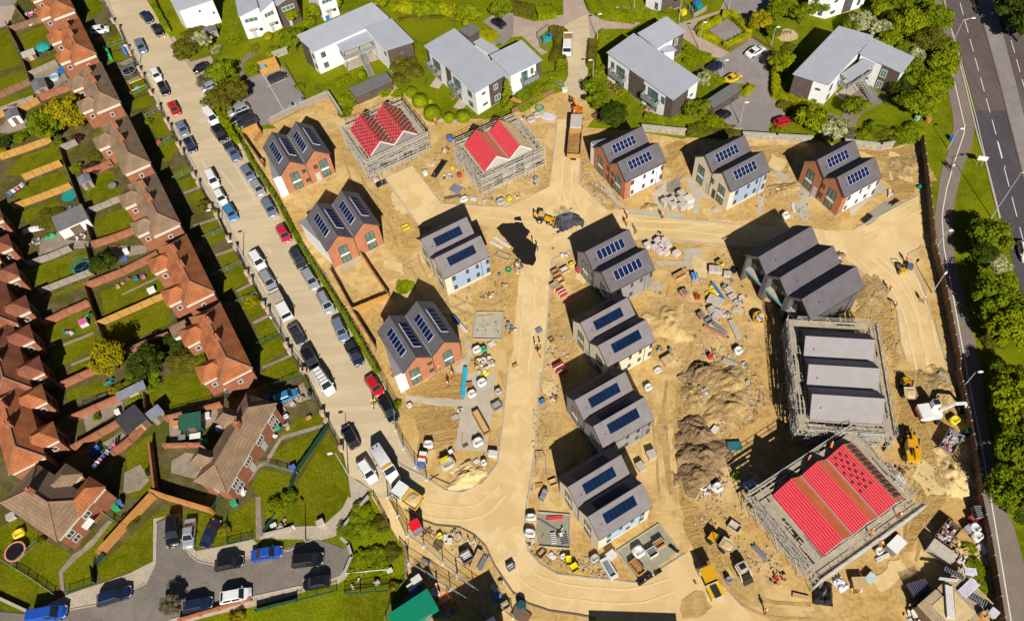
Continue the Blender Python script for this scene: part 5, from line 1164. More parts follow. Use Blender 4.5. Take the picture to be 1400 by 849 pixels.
F('heras','24:455,455 600,545 740,635 850,710 1010,849','steel mesh fence just above the green roofed cabin')
F('block','10:680,849 880,750 1080,662 1169,800','blockwork retaining wall below the upper car park',group=None)
F('orange','11:500,75 600,35','short orange fence panel below the car park corner')
F('orange','11:600,35 625,75 580,135','short orange fence panel return beside the first brick house',h=1.5)
F('brown','11:498,95 570,200 640,300','brown timber fence beside the first brick house')
F('brown','22:-70,165 0,292 80,440 160,570 235,690','brown timber fence between the mesh fence and the fenced dirt plot')
F('orange','22:112,20 215,180 325,340','orange timber fence running down from the second brick house')
F('orange','22:325,342 82,442','orange timber fence closing the foot of the dirt plot')
F('stone','41:395,95 620,110 860,125','stone wall below the lower car park')
F('stone','51:-60,145 180,175 265,160','stone wall end below the asphalt path')
F('stone','31:880,45 1169,75','stone wall behind the red brick house by the lorry')
F('low','20:635,825 780,840','low stone wall under the clipped domes')
F('brown','30:-10,785 130,715 268,648','timber fence behind the scaffolded house beside the lorry lane')
F('white','30:705,65 860,80 1030,105','low white rail on the hedge bank at the back road')
F('grey','30:165,255 240,200','grey timber screen of the bin store by the back road',h=1.3)
F('grey','30:165,270 230,350','grey timber side of the bin store by the back road',h=1)
F('wood','40:60,215 240,315','wooden rail below the golden hedge of the parking square')
F('wood','40:300,355 460,262 615,352','wooden rail between the white saloon and the play garden')
F('wood','40:0,425 110,478','wooden rail of the brick paved drive')
F('stone','10:705,400 800,365','short stone wall beside the leafy tree and townhouses')
F('wood','10:780,455 850,580 920,685','wooden rail on the right of the upper car park')
F('low','24:180,10 90,120 0,230','low fence edge between slab pavement and weedy triangle',h=.7)
F('low','24:0,290 45,330 70,410 20,530','low curved wall at the end of the cul de sac',h=.6)
F('white','24:25,530 305,502','white plank lying along the bottom of the weedy triangle',h=.4)
F('wood','24:215,0 325,205','wooden rail on the right side of the weedy triangle')
F('wood','24:395,315 440,370','short leaning wooden rail beside the sandy path')
F('iron','24:20,645 335,595','dark railings above the green fence at the bottom')
F('green','24:20,665 335,645','green fence along the top of the bottom lawn')
F('pgreen','24:448,560 345,690 300,849','pale mesh fence between the bottom lawn and the cabins')
F('grey','24:440,370 440,560','narrow grey boarding between scrub and site path',h=1.2)
F('obrick','04:705,400 870,215 1060,10','orange brick wall slanting up from the green gate to the corner')
F('obrick','14:-110,-15 0,25 290,112','orange brick wall behind the three cars on the bay')
F('green','14:292,115 350,20','green panel gate at the end of the orange brick wall',h=1.6)
F('green','14:385,148 388,322','green fence beside the navy saloon on the grass')
F('green','14:388,325 555,290','green fence of the small front lawn above the navy hatchback')
F('dgreen','14:640,250 720,132','dark green fence beside the rubble bed on the corner')
F('low','14:645,265 830,220','low wall in front of the rubble bed on the corner')
F('dgreen','14:585,780 860,712','dark fence of the shaded bottom yard, left length',h=1.2)
F('green','14:862,712 1130,645','green fence of the shaded bottom yard, right length',h=1.2)
F('brick','14:70,845 330,770 545,705','low brick wall behind the white hatchback in the cul de sac',h=.8)
F('dgreen','13:1080,365 975,520 870,670 815,802','dark green fence slanting across the corner lawns')
F('pgreen','13:580,612 720,645 868,690','pale green fence between the two lawns of the yellowed roof pair')
F('iron','13:-30,290 170,230 395,170','black railings below the lowest lawn of the row')
F('green','13:590,130 760,70 900,15','green fence above the driveway with the pale blue car')
F('brick','13:-20,325 180,275 350,230','brick wall above the cluttered yard of the yellowed roof pair',h=1.4)
F('brick','13:-30,510 120,505 230,505','brick wall below the cluttered yard of the yellowed roof pair',h=1.3)
F('pgreen','04:-40,400 190,540 375,668','pale green fence below the orange ringed trampoline')
F('pgreen','04:100,470 255,315','pale green fence beside the orange ringed trampoline')
F('green','04:470,655 655,592','green fence on the pavement behind the navy hatchback')
F('dgreen','04:640,485 655,590','dark green end fence beside the navy hatchback')
F('dgreen','04:665,460 720,400','dark green gate at the low end of the orange brick wall')
F('low','04:-40,675 190,782','low kerb wall along the lawn behind the blue van')
F('pgreen','04:720,120 840,210','pale green fence between the corner house and the brick wall')
F('orange','01:12,245 180,190 360,125','orange panel fence below the leafy border, highest of three')
F('orange','01:175,385 430,285','orange panel fence in the middle of three parallel ones')
F('orange','01:105,585 300,515 500,440','orange panel fence above the grey workshop, lowest of three')
F('orange','02:680,535 900,440 1130,340','long orange panel fence below the lawn with toys')
F('orange','00:155,770 275,705','pale orange fence panels beside the round green tree')
F('orange','00:-20,815 45,790','orange panels at the left edge by the white shed')
F('brown','00:-10,680 110,625 215,580','brown fence between two bright lawns at the left edge')
F('brown','00:80,220 180,190 310,150','dark brown fence above the lawn with the teal gazebo')
F('brown','00:110,60 190,165','brown fence at the end of the cluttered top yard')
F('grey','00:0,770 130,720 240,680','grey concrete fence above the white fronted shed',h=1.2)
F('brick','00:280,695 390,650 510,610','brick wall below the yard with the paddling pool')
F('grey','00:205,525 395,440','grey fence above the yard with the paddling pool',h=1.3)
F('brown','00:55,175 100,270 145,350 205,520 235,610 285,700','dark boundary fence down the back of the upper gardens')
F('brown','01:430,190 455,280 490,365 540,500 580,610 650,835','dark boundary fence down the back of the middle gardens')
F('brown','02:605,0 655,190','dark boundary fence beside the trampoline lawn')
F('brown','02:600,275 640,400 690,540 760,720','dark boundary fence left of the lawn with toys')
F('brown','03:1000,115 1020,340','dark boundary fence left of the lowest lawn')
F('brick','03:1045,500 1065,680 1080,800','brick boundary wall beside the slabbed corner patio')
F('brick','01:600,355 690,325 770,285','brick wall above the lawn with the small grey shed')
F('grey','01:590,625 700,580 835,525','grey board fence below the lawn with the small grey shed')
F('brick','01:655,840 800,795 940,740','brick wall below the lawn with bare centre path')
F('grey','01:430,185 535,140','grey board fence behind the purple shrub')
F('brick','02:605,275 850,180 1090,60','long brick wall above the lawn with toys')
F('grey','02:205,125 350,75 495,15','grey board fence above the yellowish trampoline lawn')
F('grey','02:290,310 480,235 655,170','grey board fence above the dark tarmac strip')
F('brick','02:325,525 470,455 620,390','brick wall below the dark tarmac strip')
F('brick','03:430,105 560,45 690,-15','brick wall above the small square lawn')
F('iron','03:560,245 750,165','dark rail below the small square lawn')
F('brick','03:510,325 670,255 830,185','brick wall above the long pale patio')
F('brick','03:525,525 690,435 845,345','brick wall below the long pale patio')
F('brick','03:790,565 900,480 1025,355','brick wall beside the dotted dark shed roof')
F('brown','02:870,725 1020,655 1169,600','brown fence between the rough lawn and the thicket')
for i,(s,l)in enumerate([('00:692,0 735,75 780,160','street front railing wall, topmost of the row'),('00:820,205 850,275 880,345','street front railing wall beside the blue slide'),('00:900,380 960,490','street front railing wall beside the garden play frame'),('00:985,535 1040,650','street front railing wall beside the small blue pool'),('00:1095,745 1145,845','street front railing wall opposite the red car on the street'),('11:0,35 60,160','street front railing wall opposite the grey blue car'),('11:85,205 165,365','street front railing wall opposite the navy hatchback'),('11:195,420 280,585','street front railing wall opposite the white hatchback'),('11:320,640 400,800','street front railing wall beside the light blue hatchback'),('12:450,10 525,185','street front railing wall beside the white car with black roof'),('12:555,235 640,400','street front railing wall beside the pickup with canvas'),('12:670,440 750,590 795,675','street front railing wall beside the black coupe'),('12:820,720 920,849','street front railing wall beside the black car with the white roof rack van'),('13:905,0 975,140 1042,290','street front railing wall of the driveway corner'),('13:1070,345 1120,440 1169,530','street front railing wall of the big corner lawn')]):
 r=fence('iron',s,l,h=1,group='front railings along the street',name='front_railing',cat='railing')
 pts=PL(s)
 for p in(pts[0],pts[-1]):
  q=MB();q.box(-.28,.28,-.28,.28,0,1.25);q.box(-.34,.34,-.34,.34,1.253,1.36);q.build('gate_pier',M_pier,r,loc=Vector((p.x,p.y,0))-r.location)
for s,k,l in[('12:295,190 390,145 480,102','pgreen','pale green divider between front lawns by the estate car'),('12:400,395 590,315','pgreen','pale green divider by the yellow green front shrub'),('12:545,690 640,640 748,592','green','green divider between front lawns by the black coupe'),('11:20,380 145,325','pgreen','pale green divider opposite the white estate car'),('11:225,785 360,725','pgreen','pale green divider opposite the crimson car'),('11:-30,130 15,110','green','green divider opposite the grey blue car'),('00:740,325 845,290','pgreen','pale green divider above the blue slide lawn'),('00:900,655 1010,600','pgreen','pale green divider below the small pool'),('00:1000,805 1105,755','pgreen','pale green divider opposite the red street car'),('01:1085,155 1169,110','pgreen','pale green divider beside the dark red garden seat'),('00:735,170 780,155','green','short green hedge like fence by the driveway car')]:
 F(k,s,l)
M_lamp=mat('lamp_grey',(.5,.52,.53),.4,.1,2,metal=.2)
HED=mat('lamp_head',(.75,.77,.78),.4,.05,2)
def lamp(t,b,tp,label,arm=1.3,adir=None):
 pb=P(t,*b);q=P(t,*tp);h=max(4.5,min(12.5,CAMH*(1-pb.length/q.length)));root=thing('street_lamp',label,'street lamp',pb,0,'street lamps')
 m=MB();m.tube((0,0,0),(0,0,1.4),.1,.09,8);m.tube((0,0,1.4),(0,0,h),.075,.05,8);po=m.build('pole',M_lamp,root)
 a=adir if adir is not None else 0;dx,dy=math.cos(R(a)),math.sin(R(a))
 if arm>.4:
  pth(([(0,0,h),(dx*arm*.5,dy*arm*.5,h+.22),(dx*arm,dy*arm,h+.28)],.04,6),'arm',M_lamp,root)
 m=MB();c=Vector((dx*(arm+.3),dy*(arm+.3),h+(.28 if arm>.4 else.05)));nn=Vector((-dy,dx,0));d=Vector((dx,dy,0))
 m.loft([[c-d*.38-nn*.09+Vector((0,0,.0)),c-d*.38+nn*.09,c-d*.38+nn*.07+Vector((0,0,.1)),c-d*.38-nn*.07+Vector((0,0,.1))],[c+d*.1-nn*.19,c+d*.1+nn*.19,c+d*.1+nn*.14+Vector((0,0,.15)),c+d*.1-nn*.14+Vector((0,0,.15))],[c+d*.42-nn*.13,c+d*.42+nn*.13,c+d*.42+nn*.08+Vector((0,0,.09)),c+d*.42-nn*.08+Vector((0,0,.09))]])
 m.build('lamp_head',HED,root);return root
lamp(50,(655,350),(755,143),'tall street lamp among the roadside trees, arm over the carriageway',1.6,0)
lamp(51,(945,638),(1155,335),'tallest street lamp, on the verge above the first round tree',1.8,0)
lamp(51,(648,168),(715,35),'footway lamp beside the blue bin',.4,0)
lamp(51,(570,845),(625,757),'footway lamp beside the middle of the hoarding',.4,0)
lamp(52,(540,305),(600,210),'lamp standing on the site side of the hoarding',.5,40)
lamp(53,(752,95),(820,25),'footway lamp opposite the white excavator',.4,0)
lamp(30,(572,280),(575,102),'street lamp at the back road corner by the lorry lane',.1,0)
lamp(30,(543,552),(543,412),'street lamp beside the lorry lane, half way down',.3,180)
lamp(40,(97,340),(122,158),'street lamp beside the brick paved drive',.1,0)
lamp(40,(243,540),(262,418),'street lamp between the navy and the yellow car',.3,0)
lamp(40,(375,849),(410,705),'street lamp beside the flat bin store roof',.1,0)
lamp(40,(588,325),(615,190),'street lamp beside the sandy play area',.2,0)
lamp(30,(822,82),(826,-40),'street lamp on the hedge bank at the top edge',.1,0)
lamp(30,(1128,155),(1148,0),'street lamp by the bins at the top edge',.1,0)
lamp(40,(298,72),(313,-20),'street lamp at the top of the courtyard',.1,0)
lamp(0,(957,440),(910,350),'street lamp at the kerb below the grey blue estate car',1,160)
lamp(11,(345,695),(310,615),'street lamp at the front wall beside the light blue hatchback',.4,180)
lamp(12,(750,590),(708,488),'street lamp at the front wall beside the white pickup',.4,120)
lamp(23,(42,695),(12,510),'street lamp at the lawn corner beside the black car',.4,180)
lamp(14,(920,302),(875,235),'street lamp on the slab pavement above the black people carrier',.4,130)
lamp(12,(492,60),(450,-60),'street lamp at the front wall by the white car with black roof',.4,180)
r=thing('road_sign','wide white backed road sign on two posts beside the carriageway','road sign',P(51,838,282),ang(P(51,838,282),P(51,872,287)))
ln=(P(51,872,287)-P(51,838,282)).length
for k in(0,1):tub(((ln*k,0,0),(ln*k,0,2.2),.06,None,6),'post',STL,r)
bx((-.35,ln+.45,-.13,-.07,1.5,2.5),'sign_board',HED,r)
def paint(name,c,metal=.0,rough=.32):return mat('paint_'+name,c,rough,.06,1.2,5,coat=.7,spec=.5,metal=metal)
PAINT={'white':paint('white',(.78,.78,.77)),'silver':paint('silver',(.43,.45,.49),.35),'grey':paint('grey',(.22,.24,.28),.3),'bluegrey':paint('bluegrey',(.2,.25,.36),.3),'black':paint('black',(.01,.011,.014)),'navy':paint('navy',(.012,.02,.06)),'blue':paint('blue',(.015,.08,.42)),'sky':paint('sky',(.06,.26,.48),.2),'red':paint('red',(.48,.012,.015)),'crimson':paint('crimson',(.5,.02,.06)),'yellow':paint('yellow',(.75,.48,.01)),'slate':paint('slate',(.13,.17,.27),.3),'darkgrey':paint('darkgrey',(.035,.04,.05),.2),'plant':paint('plant_yellow',(.72,.36,.01)),'orange':paint('orange',(.65,.15,.01)),'beige':paint('beige',(.55,.5,.42))}
CAR0=PAINT['white']
CGL=mat('car_glass',(.018,.024,.03),.05,.3,.8,spec=.9)
TYR=mat('tyre',(.02,.02,.02),.85,.2,4);M_rim=mat('wheel_rim',(.4,.41,.42),.35,.1,3,metal=.6)
M_hlamp=mat('headlamp',(.7,.72,.74),.15,.1,4,spec=.8);M_tlamp=mat('tail_lamp',(.35,.01,.01),.25,.1,4)
PLA=mat('black_plastic',(.025,.025,.027),.6,.15,3)
def wheel(mb_parent,x,y,r,w,name='wheel',rim=True):
 m=MB();n=12
 m.loft([[(x+r*math.cos(2*math.pi*k/n),y+s,r+r*math.sin(2*math.pi*k/n))for k in range(n)]for s in(-w/2,w/2)])
 o=m.build(name,TYR,mb_parent)
 if rim:
  m=MB();r2=r*.62;m.loft([[(x+r2*math.cos(2*math.pi*k/8),y+s,r+r2*math.sin(2*math.pi*k/8))for k in range(8)]for s in(-w/2-.012,w/2+.012)]);m.build('rim',M_rim,o)
 return o
def sect(x,w,z0,z1,zs,tw):
 return[(x,-w*.94,z0),(x,-w,z0+(zs-z0)*.35),(x,-w,zs),(x,-tw,z1),(x,tw,z1),(x,w,zs),(x,w,z0+(zs-z0)*.35),(x,w*.94,z0)]
CARS={'hatch':(4,1.74,1.47,(-1.95,-1.35,.62,1.18)),'estate':(4.6,1.8,1.48,(-2.2,-1.75,.62,1.3)),'saloon':(4.6,1.8,1.42,(-1.55,-.75,.55,1.25)),'suv':(4.5,1.88,1.68,(-2.15,-1.7,.6,1.2)),'mpv':(4.4,1.82,1.66,(-2.1,-1.75,.85,1.5)),'van':(4.7,1.9,1.92,(-2.28,-2.2,.9,1.55)),'pickup':(5.1,1.85,1.75,(-.45,-.2,.75,1.35)),'coupe':(4.3,1.8,1.3,(-1.75,-.55,.4,1.2))}
def car_proto(kind):
 L,w,H,(r0,r1,f1,f0)=CARS[kind];hw=w/2;hl=L/2;belt=H*.6 if kind not in('van',)else H*.55;z0=.2
 root=bpy.data.objects.new('parked_car',None);COL.objects.link(root)
 b=MB();hood=belt*.97;nose=belt*.72;boot=belt*1 if kind in('saloon','coupe')else belt
 b.loft([sect(-hl,hw*.8,z0+.12,belt*.8,belt*.6,hw*.7),sect(-hl+.12,hw*.93,z0,boot*.97,belt*.72,hw*.8),sect(r0+.1,hw,z0,boot,belt*.8,hw*.88),sect(r1+.5,hw,z0,belt,belt*.8,hw*.9),sect(f1,hw,z0,belt,belt*.8,hw*.9),sect(f0,hw,z0,hood,belt*.78,hw*.86),sect(hl-.45,hw*.95,z0,hood*.9,belt*.7,hw*.78),sect(hl-.1,hw*.84,z0+.02,nose,belt*.55,hw*.68),sect(hl,hw*.68,z0+.12,nose*.85,belt*.5,hw*.55)])
 body=b.build('body',CAR0,root);smooth_by_angle(body,40)
 tw=hw*.74;bw=hw*.9;zt=H;c=MB()
 ca=[(r0,-bw,belt-.02),(f0,-bw,belt-.02),(f0,bw,belt-.02),(r0,bw,belt-.02)];ct=[(r1,-tw,zt-.06),(f1,-tw,zt-.06),(f1,tw,zt-.06),(r1,tw,zt-.06)];cr=[(r1+.12,-tw*.9,zt),(f1-.14,-tw*.9,zt),(f1-.14,tw*.9,zt),(r1+.12,tw*.9,zt)]
 c.loft([ca,ct,cr]);cab=c.build('cabin',CAR0,root)
 def pane(name,q,u0,u1,v0,v1,off=.012):
  A,B,C,D=[Vector(x)for x in q];n=(B-A).cross(D-A).normalized()
  f=lambda u,v:(A.lerp(B,u)).lerp(D.lerp(C,u),v)+n*off
  m=MB();pts=[f(u0,v0),f(u1,v0),f(u1,v1),f(u0,v1)];m.loft([[p-n*.02 for p in pts],pts]);m.build(name,CGL,root)
 pane('windscreen',(ca[1],ca[2],ct[2],ct[1]),.05,.95,.08,.97);pane('rear_window',(ca[3],ca[0],ct[0],ct[3]),.1,.9,.3 if kind!='saloon' else.1,.92)
 if kind=='van':
  pane('side_window',(ca[0],ca[1],ct[1],ct[0]),.68,.95,.15,.9);pane('side_window',(ca[2],ca[3],ct[3],ct[2]),.05,.32,.15,.9)
 else:
  for u0,u1 in((.08,.47),(.52,.93)):
   pane('side_window',(ca[0],ca[1],ct[1],ct[0]),u0,u1,.12,.9);pane('side_window',(ca[2],ca[3],ct[3],ct[2]),1-u1,1-u0,.12,.9)
 for x in(-hl+.82,hl-.85):
  for y in(-hw+.1,hw-.1):wheel(root,x,y,.32 if kind not in('suv','pickup','van')else.36,.22)
 for s in(-1,1):
  m=MB();m.obox((hl-.2,s*hw*.66),.34,.3,nose*.78,nose*.99,s*-.5);m.build('headlight',M_hlamp,root)
  m=MB();m.obox((-hl+.07,s*hw*.72),.16,.26,belt*.62,belt*.86,0);m.build('tail_light',M_tlamp,root)
  m=MB();m.obox((f0-.25,s*(hw+.06)),.12,.2,belt-.02,belt+.13,0);m.build('wing_mirror',CAR0,root)
 bx((hl-.06,hl+.015,-.26,.26,.38,.49),'number_plate',WFR,root)
 bx((-hl-.015,-hl+.1,-.26,.26,.55,.66),'number_plate',mat('yellow_plate',(.7,.5,.03),.5,.05,3),root)
 if kind=='pickup':
  bx((-hl+.12,r0-.06,-hw+.14,hw-.14,belt+.0,belt+.03),'load_bed',PLA,root)
  for a in((-hl+.06,r0-.05,-hw+.05,-hw+.14),(-hl+.06,r0-.05,hw-.14,hw-.05),(-hl+.03,-hl+.11,-hw+.05,hw-.05)):bx((*a,belt-.1,belt+.18),'bed_side',CAR0,root)
 return root
PROTO={}
NCAR=[0]
def car(kind,col,t,rear,front,label,group=None,extra=None):
 if kind not in PROTO:PROTO[kind]=car_proto(kind);first=True
 else:first=False
 a,b=P(t,*rear,.7),P(t,*front,.7);c=(a+b)/2;L=CARS[kind][0];s=max(.93,min(1.1,(b-a).length/L))
 o=copy_tree(PROTO[kind]);o.location=(c.x,c.y,.09);o.rotation_euler[2]=ang(a,b);o.scale=(s,.5+.5*s,.5+.5*s)
 tag(o,label,'van' if kind=='van' else 'pickup' if kind=='pickup' else 'car',group)
 if kind in('van','pickup'):o.name='parked_'+kind
 if PAINT[col]is not CAR0:swap_mat(o,CAR0,PAINT[col])
 if extra:extra(o)
 return o
GS='vehicles parked along the street';GC='cars parked in the cul de sac';GN='cars parked north of the site'
def roofbar(o):
 L,w,H,c=CARS['mpv'];m=MB()
 for y in(-.55,.55):m.box(-1.6,.6,y-.03,y+.03,H+.004,H+.08)
 m.build('roof_rail',PLA,o)
def panoroof(o):
 bx((-1.15,.35,-.5,.5,1.46,1.482),'glass_roof',CGL,o)
def vanrack(o):
 H=CARS['van'][2];m=MB()
 for y in(-.62,.62):m.box(-2.1,.8,y-.03,y+.03,H+.05,H+.11)
 for x in(-2,-1.3,-.6,.1,.7):m.box(x-.04,x+.04,-.7,.7,H+.11,H+.16)
 m.build('roof_rack',STL,o)
for a in[('hatch','navy',0,(965,85),(1035,158),'navy hatchback at the top right of the street, first in its line'),('hatch','black',0,(1042,165),(1108,255),'black hatchback behind the navy one, beside a small yellow tub'),('estate','bluegrey',0,(930,258),(992,378),'grey blue estate car, topmost on the left side of the street'),('hatch','white',0,(1040,465),(1092,562),'white hatchback nose to tail with a black one near the street top'),('hatch','black',0,(1092,560),(1142,655),'black hatchback between the white hatchback and the red car'),('hatch','red',10,(-5,700),(45,788),'bright red hatchback alone on the left side of the street'),('hatch','bluegrey',11,(50,-20),(105,80),'grey blue hatchback below the bright red one'),('hatch','navy',11,(105,92),(155,192),'dark navy hatchback below the grey blue one, left kerb'),('mpv','white',11,(250,315),(312,435),'white people carrier on the left kerb above a white hatchback'),('hatch','white',11,(305,445),(368,552),'white hatchback touching the light blue car'),('hatch','sky',11,(372,545),(440,662),'light blue hatchback on the left kerb'),('suv','black',11,(285,8),(375,128),'black estate car behind the white van, right kerb'),('hatch','bluegrey',11,(492,280),(558,382),'grey blue hatchback, first below the slate blue pickup'),('hatch','silver',11,(558,380),(625,488),'silver hatchback between two grey blue cars on the right kerb'),('estate','bluegrey',11,(632,505),(708,632),'grey blue estate car above the crimson one'),('hatch','crimson',11,(728,678),(808,818),'crimson hatchback on the right kerb'),('suv','darkgrey',12,(828,2),(908,142),'near black car below the crimson hatchback'),('estate','silver',12,(908,138),(992,278),'silver estate car below the near black car, right kerb'),('mpv','silver',12,(1018,302),(1092,438),'silver people carrier with dark roof rails'),('estate','bluegrey',12,(1118,470),(1190,632),'grey blue estate car above the blue topped pickup'),('hatch','red',23,(175,25),(262,148),'red hatchback at the bottom of the street by two people in yellow'),('estate','black',23,(268,168),(362,328),'black estate car, last on the right kerb below the red one'),('suv','white',12,(552,25),(632,146),'white car with black glass roof on the left kerb'),('estate','silver',12,(622,152),(702,282),'silver estate car between the glass roofed car and the pickup'),('coupe','darkgrey',12,(812,505),(902,655),'dark coupe below the white pickup'),('suv','black',12,(905,675),(998,838),'large black car ahead of the white van with roof rack'),('suv','black',23,(92,505),(15,365),'black off roader with red tail lights at the lamp on the lawn corner'),('hatch','white',23,(115,585),(222,748),'white hatchback beside the long white van')]:
 car(*a,group=GS,extra=roofbar if 'roof rails' in a[5]else panoroof if 'glass roof' in a[5]and 'white' in a[5]else None)
car('van','white',10,(240,752),(312,855),'white car derived van at the right kerb beside the narrow hedge',GS)
car('pickup','slate',11,(372,122),(468,262),'slate blue pickup on the right kerb with pale bonnet',GS)
car('pickup','navy',22,(42,650),(122,792),'navy pickup with blue cab below the grey blue estate car',GS)
car('van','white',13,(985,-22),(1102,150),'white small van with a ladder rack on its roof',GS,vanrack)
car('estate','sky',13,(692,195),(866,125),'pale blue car nose out in the driveway of the yellowed roof pair')
for a in[('van','blue',4,(175,830),(478,775),'bright blue van cut by the bottom edge'),('estate','navy',4,(660,712),(895,640),'navy hatchback parked half on the pavement'),('suv','black',14,(18,115),(10,345),'black off roader, left of three on the bay'),('saloon','silver',14,(132,148),(112,350),'silver blue saloon, middle of three on the bay'),('saloon','navy',14,(222,338),(312,158),'navy saloon parked on the grass'),('hatch','black',14,(298,470),(492,432),'black hatchback beside the bay of three cars'),('saloon','blue',14,(545,405),(757,368),'bright blue saloon at the kerb of the cul de sac'),('mpv','black',14,(822,445),(1040,418),'black people carrier at the end of the cul de sac'),('hatch','black',14,(1085,570),(898,602),'black hatchback facing out below the people carrier'),('hatch','navy',14,(82,758),(282,715),'navy hatchback beside the bare purple tree'),('hatch','white',14,(333,695),(547,655),'white hatchback on the lower side of the cul de sac')]:
 car(*a,group=GC)
for a in[('estate','darkgrey',10,(665,555),(787,500),'dark estate car below the orange timber enclosure'),('hatch','silver',10,(915,692),(805,738),'silver hatchback at the wall end of the upper car park'),('estate','silver',10,(530,722),(390,782),'silver estate, first of three side by side under the trees'),('estate','black',10,(555,775),(408,830),'black estate, middle of three side by side under the trees'),('estate','darkgrey',10,(592,812),(455,866),'dark estate, lowest of three side by side under the trees'),('hatch','black',10,(255,440),(148,490),'black hatchback half hidden by the overhanging tree'),('hatch','silver',10,(308,568),(205,618),'pale hatchback hidden under the trees of the bay'),('estate','bluegrey',10,(108,296),(194,272),'blue car glimpsed inside the brownish shrub'),('hatch','black',20,(1105,183),(1022,130),'black hatchback with yellow plate in the top lane'),('coupe','white',40,(422,382),(545,318),'white coupe by the golden hedged square'),('hatch','navy',40,(160,482),(262,428),'navy hatchback in the shade of the drive hedge'),('coupe','yellow',40,(283,552),(378,508),'yellow coupe beside the flat bin store'),('hatch','black',40,(225,808),(300,768),'black car half hidden at the end of the bin store'),('hatch','red',40,(625,845),(722,815),'red hatchback in the lower car park')]:
 car(*a,group=GN)
car('suv','white',0,(622,218),(742,196),'white car on a front garden drive at the top of the street')
car('hatch','white',51,(1158,800),(1195,940),'white car driving at the right edge of the carriageway')
for k in PROTO.values():
 for ch in list(k.children_recursive):bpy.data.objects.remove(ch)
 bpy.data.objects.remove(k)
Z0=.1
def plant(name,label,cat,t,rear,front,group=None,z=Z0):
 a,b=P(t,*rear,.8)if not isinstance(t,tuple)else P(t[0],*rear,.8),P(t,*front,.8)if not isinstance(t,tuple)else P(t[1],*front,.8)
 c=(a+b)/2;r=thing(name,label,cat,(c.x,c.y,z),ang(a,b),group);return r,(b-a).length
def cab(root,x0,x1,w,z0,z1,m,rake=.25,name='cab'):
 c=MB();hw=w/2;c.loft([[(x0,-hw,z0),(x1,-hw,z0),(x1,hw,z0),(x0,hw,z0)],[(x0,-hw,z0+(z1-z0)*.5),(x1,-hw,z0+(z1-z0)*.5),(x1,hw,z0+(z1-z0)*.5),(x0,hw,z0+(z1-z0)*.5)],[(x0+.03,-hw*.93,z1),(x1-rake,-hw*.93,z1),(x1-rake,hw*.93,z1),(x0+.03,hw*.93,z1)]])
 o=c.build(name,m,root);zm=z0+(z1-z0)*.5
 g=MB();g.poly([(x1+.012,-hw*.9,zm+.04),(x1+.012,hw*.9,zm+.04),(x1-rake*.88+.012,hw*.86,z1-.1),(x1-rake*.88+.012,-hw*.86,z1-.1)]);g.build('windscreen',CGL,o)
 for s in(-1,1):
  g=MB();g.poly([(x0+.12,s*(hw+.012),zm+.05),(x1-.12,s*(hw+.012),zm+.05),(x1-rake-.02,s*(hw*.94+.012),z1-.14),(x0+.15,s*(hw*.94+.012),z1-.14)]);g.build('side_window',CGL,o)
 return o
def tipper(label,t,rear,front,cabm,bodym,loadm,beds=(.62,),Hc=2.4,bz=1,bh=.8,w=2.1,wr=.42,heap=.5,cat='tipper lorry'):
 r,L=plant('tipper_lorry',label,cat,t,rear,front);hl=L/2;xs=-hl+L*beds[0]
 cab(r,xs+.15,hl,w*.94,.5,Hc,cabm)
 bx((-hl+.1,hl-.3,-.45,.45,.55,.85),'chassis',PLA,r)
 m=MB();hw=w/2;m.box(-hl,xs,-hw,hw,bz,bz+.12);b=m.build('tipper_body',bodym,r)
 for nm,a in(('side_board',(-hl,xs,-hw,-hw+.08)),('side_board',(-hl,xs,hw-.08,hw)),('tailgate',(-hl,-hl+.08,-hw+.081,hw-.081)),('headboard',(xs-.08,xs,-hw+.081,hw-.081))):
  bx((*a,bz+.121,bz+bh+(.25 if nm=='headboard' else 0)),nm,bodym,b)
 if loadm:
  m=MB();gx=[-hl+.1+(xs+hl-.2)*i/10 for i in range(11)];gy=[-hw+.1+(w-.2)*j/6 for j in range(7)]
  m.grid([[(x,y,bz+.2+heap*(1-(2*(i-5)/10)**2)*(1-(2*(j-3)/6.5)**2)+.1*noise.noise((x*2,y*2,5)))for j,y in enumerate(gy)]for i,x in enumerate(gx)]);m.build('load',loadm,b)
 for x in((-hl+L*.14,-hl+L*.27,hl-L*.13)if L>6 else(-hl+L*.2,hl-L*.15)):
  for y in(-hw+.14,hw-.14):wheel(r,x,y,wr,.3)
 for s in(-1,1):
  bx((hl-.03,hl+.03,s*hw*.7-.16,s*hw*.7+.16,.62,.82),'headlight',M_hlamp,r)
  bx((hl-.35,hl-.2,s*(w*.47+.18)-.06,s*(w*.47+.18)+.06,1.6,2),'wing_mirror',PLA,r)
 return r
M_sand=mat('loose_sand',(.62,.45,.22),.95,.2,.9,8,obj=False,bump=.05)
M_rust=mat('rusty_steel',(.36,.19,.07),.8,.3,1.2,6)
M_tray=mat('orange_steel',(.45,.25,.06),.6,.2,1,6)
tipper('large tipper lorry with rusty orange body at the head of the haul road',(31,30),(410,245),(432,832),PAINT['beige'],M_tray,M_rust,Hc=2.9,bz=1.2,bh=1.1,w=2.5,wr=.5,heap=.25)
tipper('small white tipper truck with orange load on the back road',30,(375,240),(365,378),PAINT['white'],PAINT['white'],M_rust,beds=(.5,),w=2,heap=.3,bh=.45)
tipper('white cabbed tipper truck with yellow sand filled body at the junction',(24,23),(535,60),(365,790),PAINT['white'],PAINT['yellow'],M_sand,beds=(.55,),w=2.3,heap=.45,bh=.5)
r=tipper('white crew cab truck with pale canvas covered back on the left kerb',12,(700,300),(800,482),PAINT['white'],PAINT['beige'],None,beds=(.55,),w=2,bh=.5,Hc=2.2,cat='truck')
